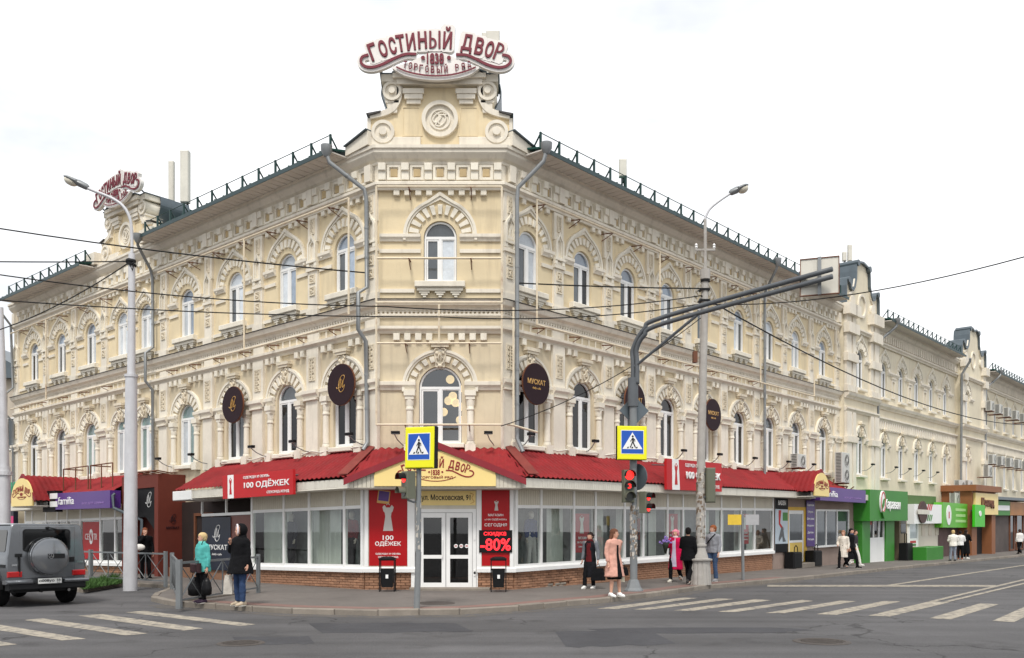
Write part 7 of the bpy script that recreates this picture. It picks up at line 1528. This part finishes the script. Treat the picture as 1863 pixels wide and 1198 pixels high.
person('person in a white jacket walking away at the far right edge', gp(1855,1008.5,.12), 185, 1.66, 'jacket', cm(226,224,220,'white_shell'), .84, BLK, BLK, cm(60,46,40,'dark_hair'), 'short', ('down','down'), ('fwd','back'), hemw=1.1)
# mannequins in the windows
MAN = mat('mannequin_plastic', srgb(206,196,184), .45, .04, 3)
def mannequin(W, x, label, tm, lm_, top='vest', hem=.9):
    s = W.px(x, .5); p = W.P(s, .5, .70); person(label, p, math.degrees(math.atan2(W.X.y,W.X.x)), 1.62, top, tm, hem, lm_, MAN, None, None, ('down','down'), face=False, name='mannequin', cat='mannequin', skin=MAN, group='mannequins in the shop window')
mannequin(WR, 966, 'mannequin in white trousers and blue vest behind the first pane right of the corner', cm(48,66,112,'blue_vest'), cm(196,194,190,'white_linen'))
mannequin(WR, 1163, 'mannequin in orange top behind the pane at the traffic signal mast', cm(150,60,36,'orange_top'), cm(52,42,42,'dark_skirt'), hem=.7)
mannequin(WL, 640, 'mannequin in dark red jacket in the pane nearest the left corner', cm(124,26,32,'red_jacket'), BLK)
mannequin(WL, 530, 'mannequin in dark coat in the second pane of the left front', cm(44,46,58,'dark_coat'), BLK, hem=.6)
# ------------------------------------------------------------------ the off road car leaving down the left street
M_car = mat('car_paint', srgb(112,115,119), .22, .05, 1, metal=.6, coat=1.0, streak=.15, scol=(.1,.09,.08)); M_cdark = mat('car_dark_plastic', srgb(20,21,23), .6, .08, 4, spec=.3); M_cglass = mat('car_glass', srgb(8,10,11), .04, 0, spec=.5); M_tyre = mat('tyre_rubber', srgb(15,15,16), .9, .1, 8, spec=.2)
M_chrome = mat('chrome', srgb(200,202,204), .15, 0, metal=1); M_tail = mat('tail_light_red', srgb(170,14,18), .2, .05, 6, coat=.5); M_plate = mat('plate_white', srgb(226,226,222), .4, .02, 2)
CB = T((-10.86, 20.66, 0)) @ Rz(math.atan2(.768,.64)); car = thing('off_road_car', 'boxy grey off road car with a covered spare wheel on its rear door', 'car', CB)
def sect(y, k=1., top=1.93, bot=.52, cz=1.2): return [(x*k, y, cz+(z-cz)*k) for x, z in ((-.85,bot),(.85,bot),(.885,.62),(.885,1.17),(.865,1.22),(.80,1.82),(.77,1.9),(.70,top),(-.70,top),(-.77,1.9),(-.80,1.82),(-.865,1.22),(-.885,1.17),(-.885,.62))]
b = MB(); b.loft([sect(0,.97), sect(.015,.988), sect(.05), sect(2.95), sect(3.05,.99)]); part('body', b, M_car, car, smooth=30)
part('bonnet', MB().cham(-.83,.83,3.05,4.35,.55,1.2,.0), M_car, car); part('roof_rack_rim', MB().box(-.79,-.765,.08,2.9,1.885,1.905).box(.765,.79,.08,2.9,1.885,1.905), M_cdark, car)
d = part('rear_door', MB().cham(-.60,.63,-.012,.02,.66,1.87,.01), M_car, car)
def rr(x0,x1,z0,z1,r,n=5):
    P = []
    for cx, cz, a in ((x1-r,z0+r,-90),(x1-r,z1-r,0),(x0+r,z1-r,90),(x0+r,z0+r,180)): P += [(cx+r*math.cos(R(a+90*i/n)), cz+r*math.sin(R(a+90*i/n))) for i in range(n+1)]
    return P
part('rear_window', MB().prism(rr(-.52,.5,1.30,1.78,.06), -.022,-.013), M_cglass, d); part('window_seal', MB().ring(rr(-.54,.52,1.28,1.80,.07), rr(-.515,.495,1.305,1.775,.06), -.024,-.0125), M_cdark, d)
part('wiper', MB().tube([(.05,-.03,1.83),(.2,-.035,1.8),(-.1,-.03,1.74)], .012, 5).ball((.0,-.03,1.83),(.045,.03,.035),8,6), M_cdark, d)
sw = part('spare_wheel_cover', MB().lathe([(.39,-.005),(.425,.03),(.43,.09),(.43,.19),(.415,.235),(.38,.255),(.36,.262),(.01,.268)], 40, T((-.02,-.02,1.17)) @ Rx(PI/2)), M_car, d, smooth=35)
part('cover_ring', MB().lathe([(.432,.10),(.438,.11),(.438,.175),(.432,.185)], 40, T((-.02,-.02,1.17)) @ Rx(PI/2)), M_chrome, sw, smooth=40); part('dark_bar', MB().box(-.1,.28,-.292,-.288,1.12,1.23), M_cdark, sw)
em_ = MB().ring(disc(-.03,1.18,.06,None,20), disc(-.03,1.18,.05,None,20), -.3,-.292)
for a in (90,210,330): em_.tube([(-.03,-.297,1.18),(-.03+.05*math.cos(R(a)),-.297,1.18+.05*math.sin(R(a)))], .007, 5)
part('emblem', em_, M_chrome, sw)
part('door_hinge', MB().cham(-.7,-.56,-.04,0,1.16,1.24,.01).cham(-.7,-.56,-.04,0,.72,.80,.01).cham(-.63,-.6,-.05,-.01,.72,1.24,.005), M_cdark, d); part('door_lock', MB().cham(.5,.62,-.03,0,1.02,1.14,.01), M_cdark, d)
for q in (-1,1):
    x0, x1 = sorted((q*.56, q*.87)); part('tail_light', MB().cham(x0,x1,-.05,.03,.70,.83,.015), M_tail, car, CB); x0, x1 = sorted((q*.36, q*.5)); part('reflector', MB().box(x0,x1,-.075,-.06,.45,.52), M_tail if q < 0 else M_cdark, car, CB)
    part('bumper_bar', MB().cham(*sorted((q*.34,q*.93)),-.14,.1,.55,.63,.03), M_car, car, CB)
    part('side_window', MB().prism([(0,0)]*0 or rr(.12,1.0,1.28,1.78,.06), -.004,.004, T((q*.842,0,0)) @ T((0,0,1.5)) @ Ry(-q*.10) @ T((0,0,-1.5)) @ Rz(PI/2)), M_cglass, car, CB); part('side_window', MB().prism(rr(1.15,2.0,1.28,1.78,.06), -.004,.004, T((q*.842,0,0)) @ T((0,0,1.5)) @ Ry(-q*.10) @ T((0,0,-1.5)) @ Rz(PI/2)), M_cglass, car, CB)
    part('side_strip', MB().box(*sorted((q*.885,q*.9)),.05,4.2,.92,.99), M_cdark, car, CB); part('wheel_arch', MB().lathe([(.44,-.03),(.5,-.03),(.5,.06),(.44,.06)], 20, T((q*.88,.78,.42)) @ Ry(PI/2), 0, PI) if 0 else MB().ring(arc_pts((0,0),.52,0,180,16), arc_pts((0,0),.43,0,180,16), -.05,.05, False, T((q*.9,.78,.42)) @ Rz(PI/2)), M_cdark, car, CB)
part('bumper', MB().cham(-.86,.86,-.10,.15,.40,.56,.03), M_cdark, car); part('underbody', MB().box(-.7,.7,.1,4.2,.34,.56), M_cdark, car)
for x in (-.12,.5): part('exhaust', MB().tube([(x,.0,.36),(x,.4,.38)], .035, 8), M_chrome if x > 0 else M_cdark, car)
pl = part('number_plate', MB().cham(-.27,.27,-.155,-.14,.535,.665,.006), M_plate, car); part('plate_frame', MB().ring([(-.285,.522),(.285,.522),(.285,.678),(-.285,.678)], [(-.265,.538),(.265,.538),(.265,.662),(-.265,.662)], -.158,-.142), M_cdark, pl)
ob('lettering', lettering('о008уо', .34, .075, .015, .004, M_black), pl, CB @ T((-.07,-.156,.6))); ob('lettering', lettering('58', .09, .055, .01, .004, M_black), pl, CB @ T((.195,-.156,.615))); ob('lettering', lettering('RUS', .07, .02, .005, .004, M_black), pl, CB @ T((.195,-.156,.56)))
for q in (-1,1):
    for y in (.78, 3.6):
        m_ = CB @ T((q*.76,y,.385)) @ Rz(q*PI/2); wh = part('wheel', MB().lathe([(.2,-.12),(.34,-.13),(.375,-.1),(.385,-.04),(.385,.04),(.375,.1),(.34,.13),(.2,.12)], 28, Rx(PI/2)), M_tyre, car, m_, smooth=35)
        part('rim', MB().lathe([(.22,.1),(.225,.13),(.06,.11),(.05,.13),(.01,.13)], 20, Rx(PI/2)), M_chrome, wh, m_, smooth=40)
for q in (-1,1): part('rear_lamp_body', MB().cham(*sorted((q*.64,q*.86)),-.02,.0,.9,1.2,.005), M_car, car) if 0 else None
part('white_badge', MB().box(-.78,-.66,-.02,-.014,.96,1.0), M_chrome, car); part('white_badge', MB().box(.68,.82,-.02,-.014,1.0,1.04), M_chrome, car)
flush_pieces()
bpy.data.scenes.remove(_tmp)
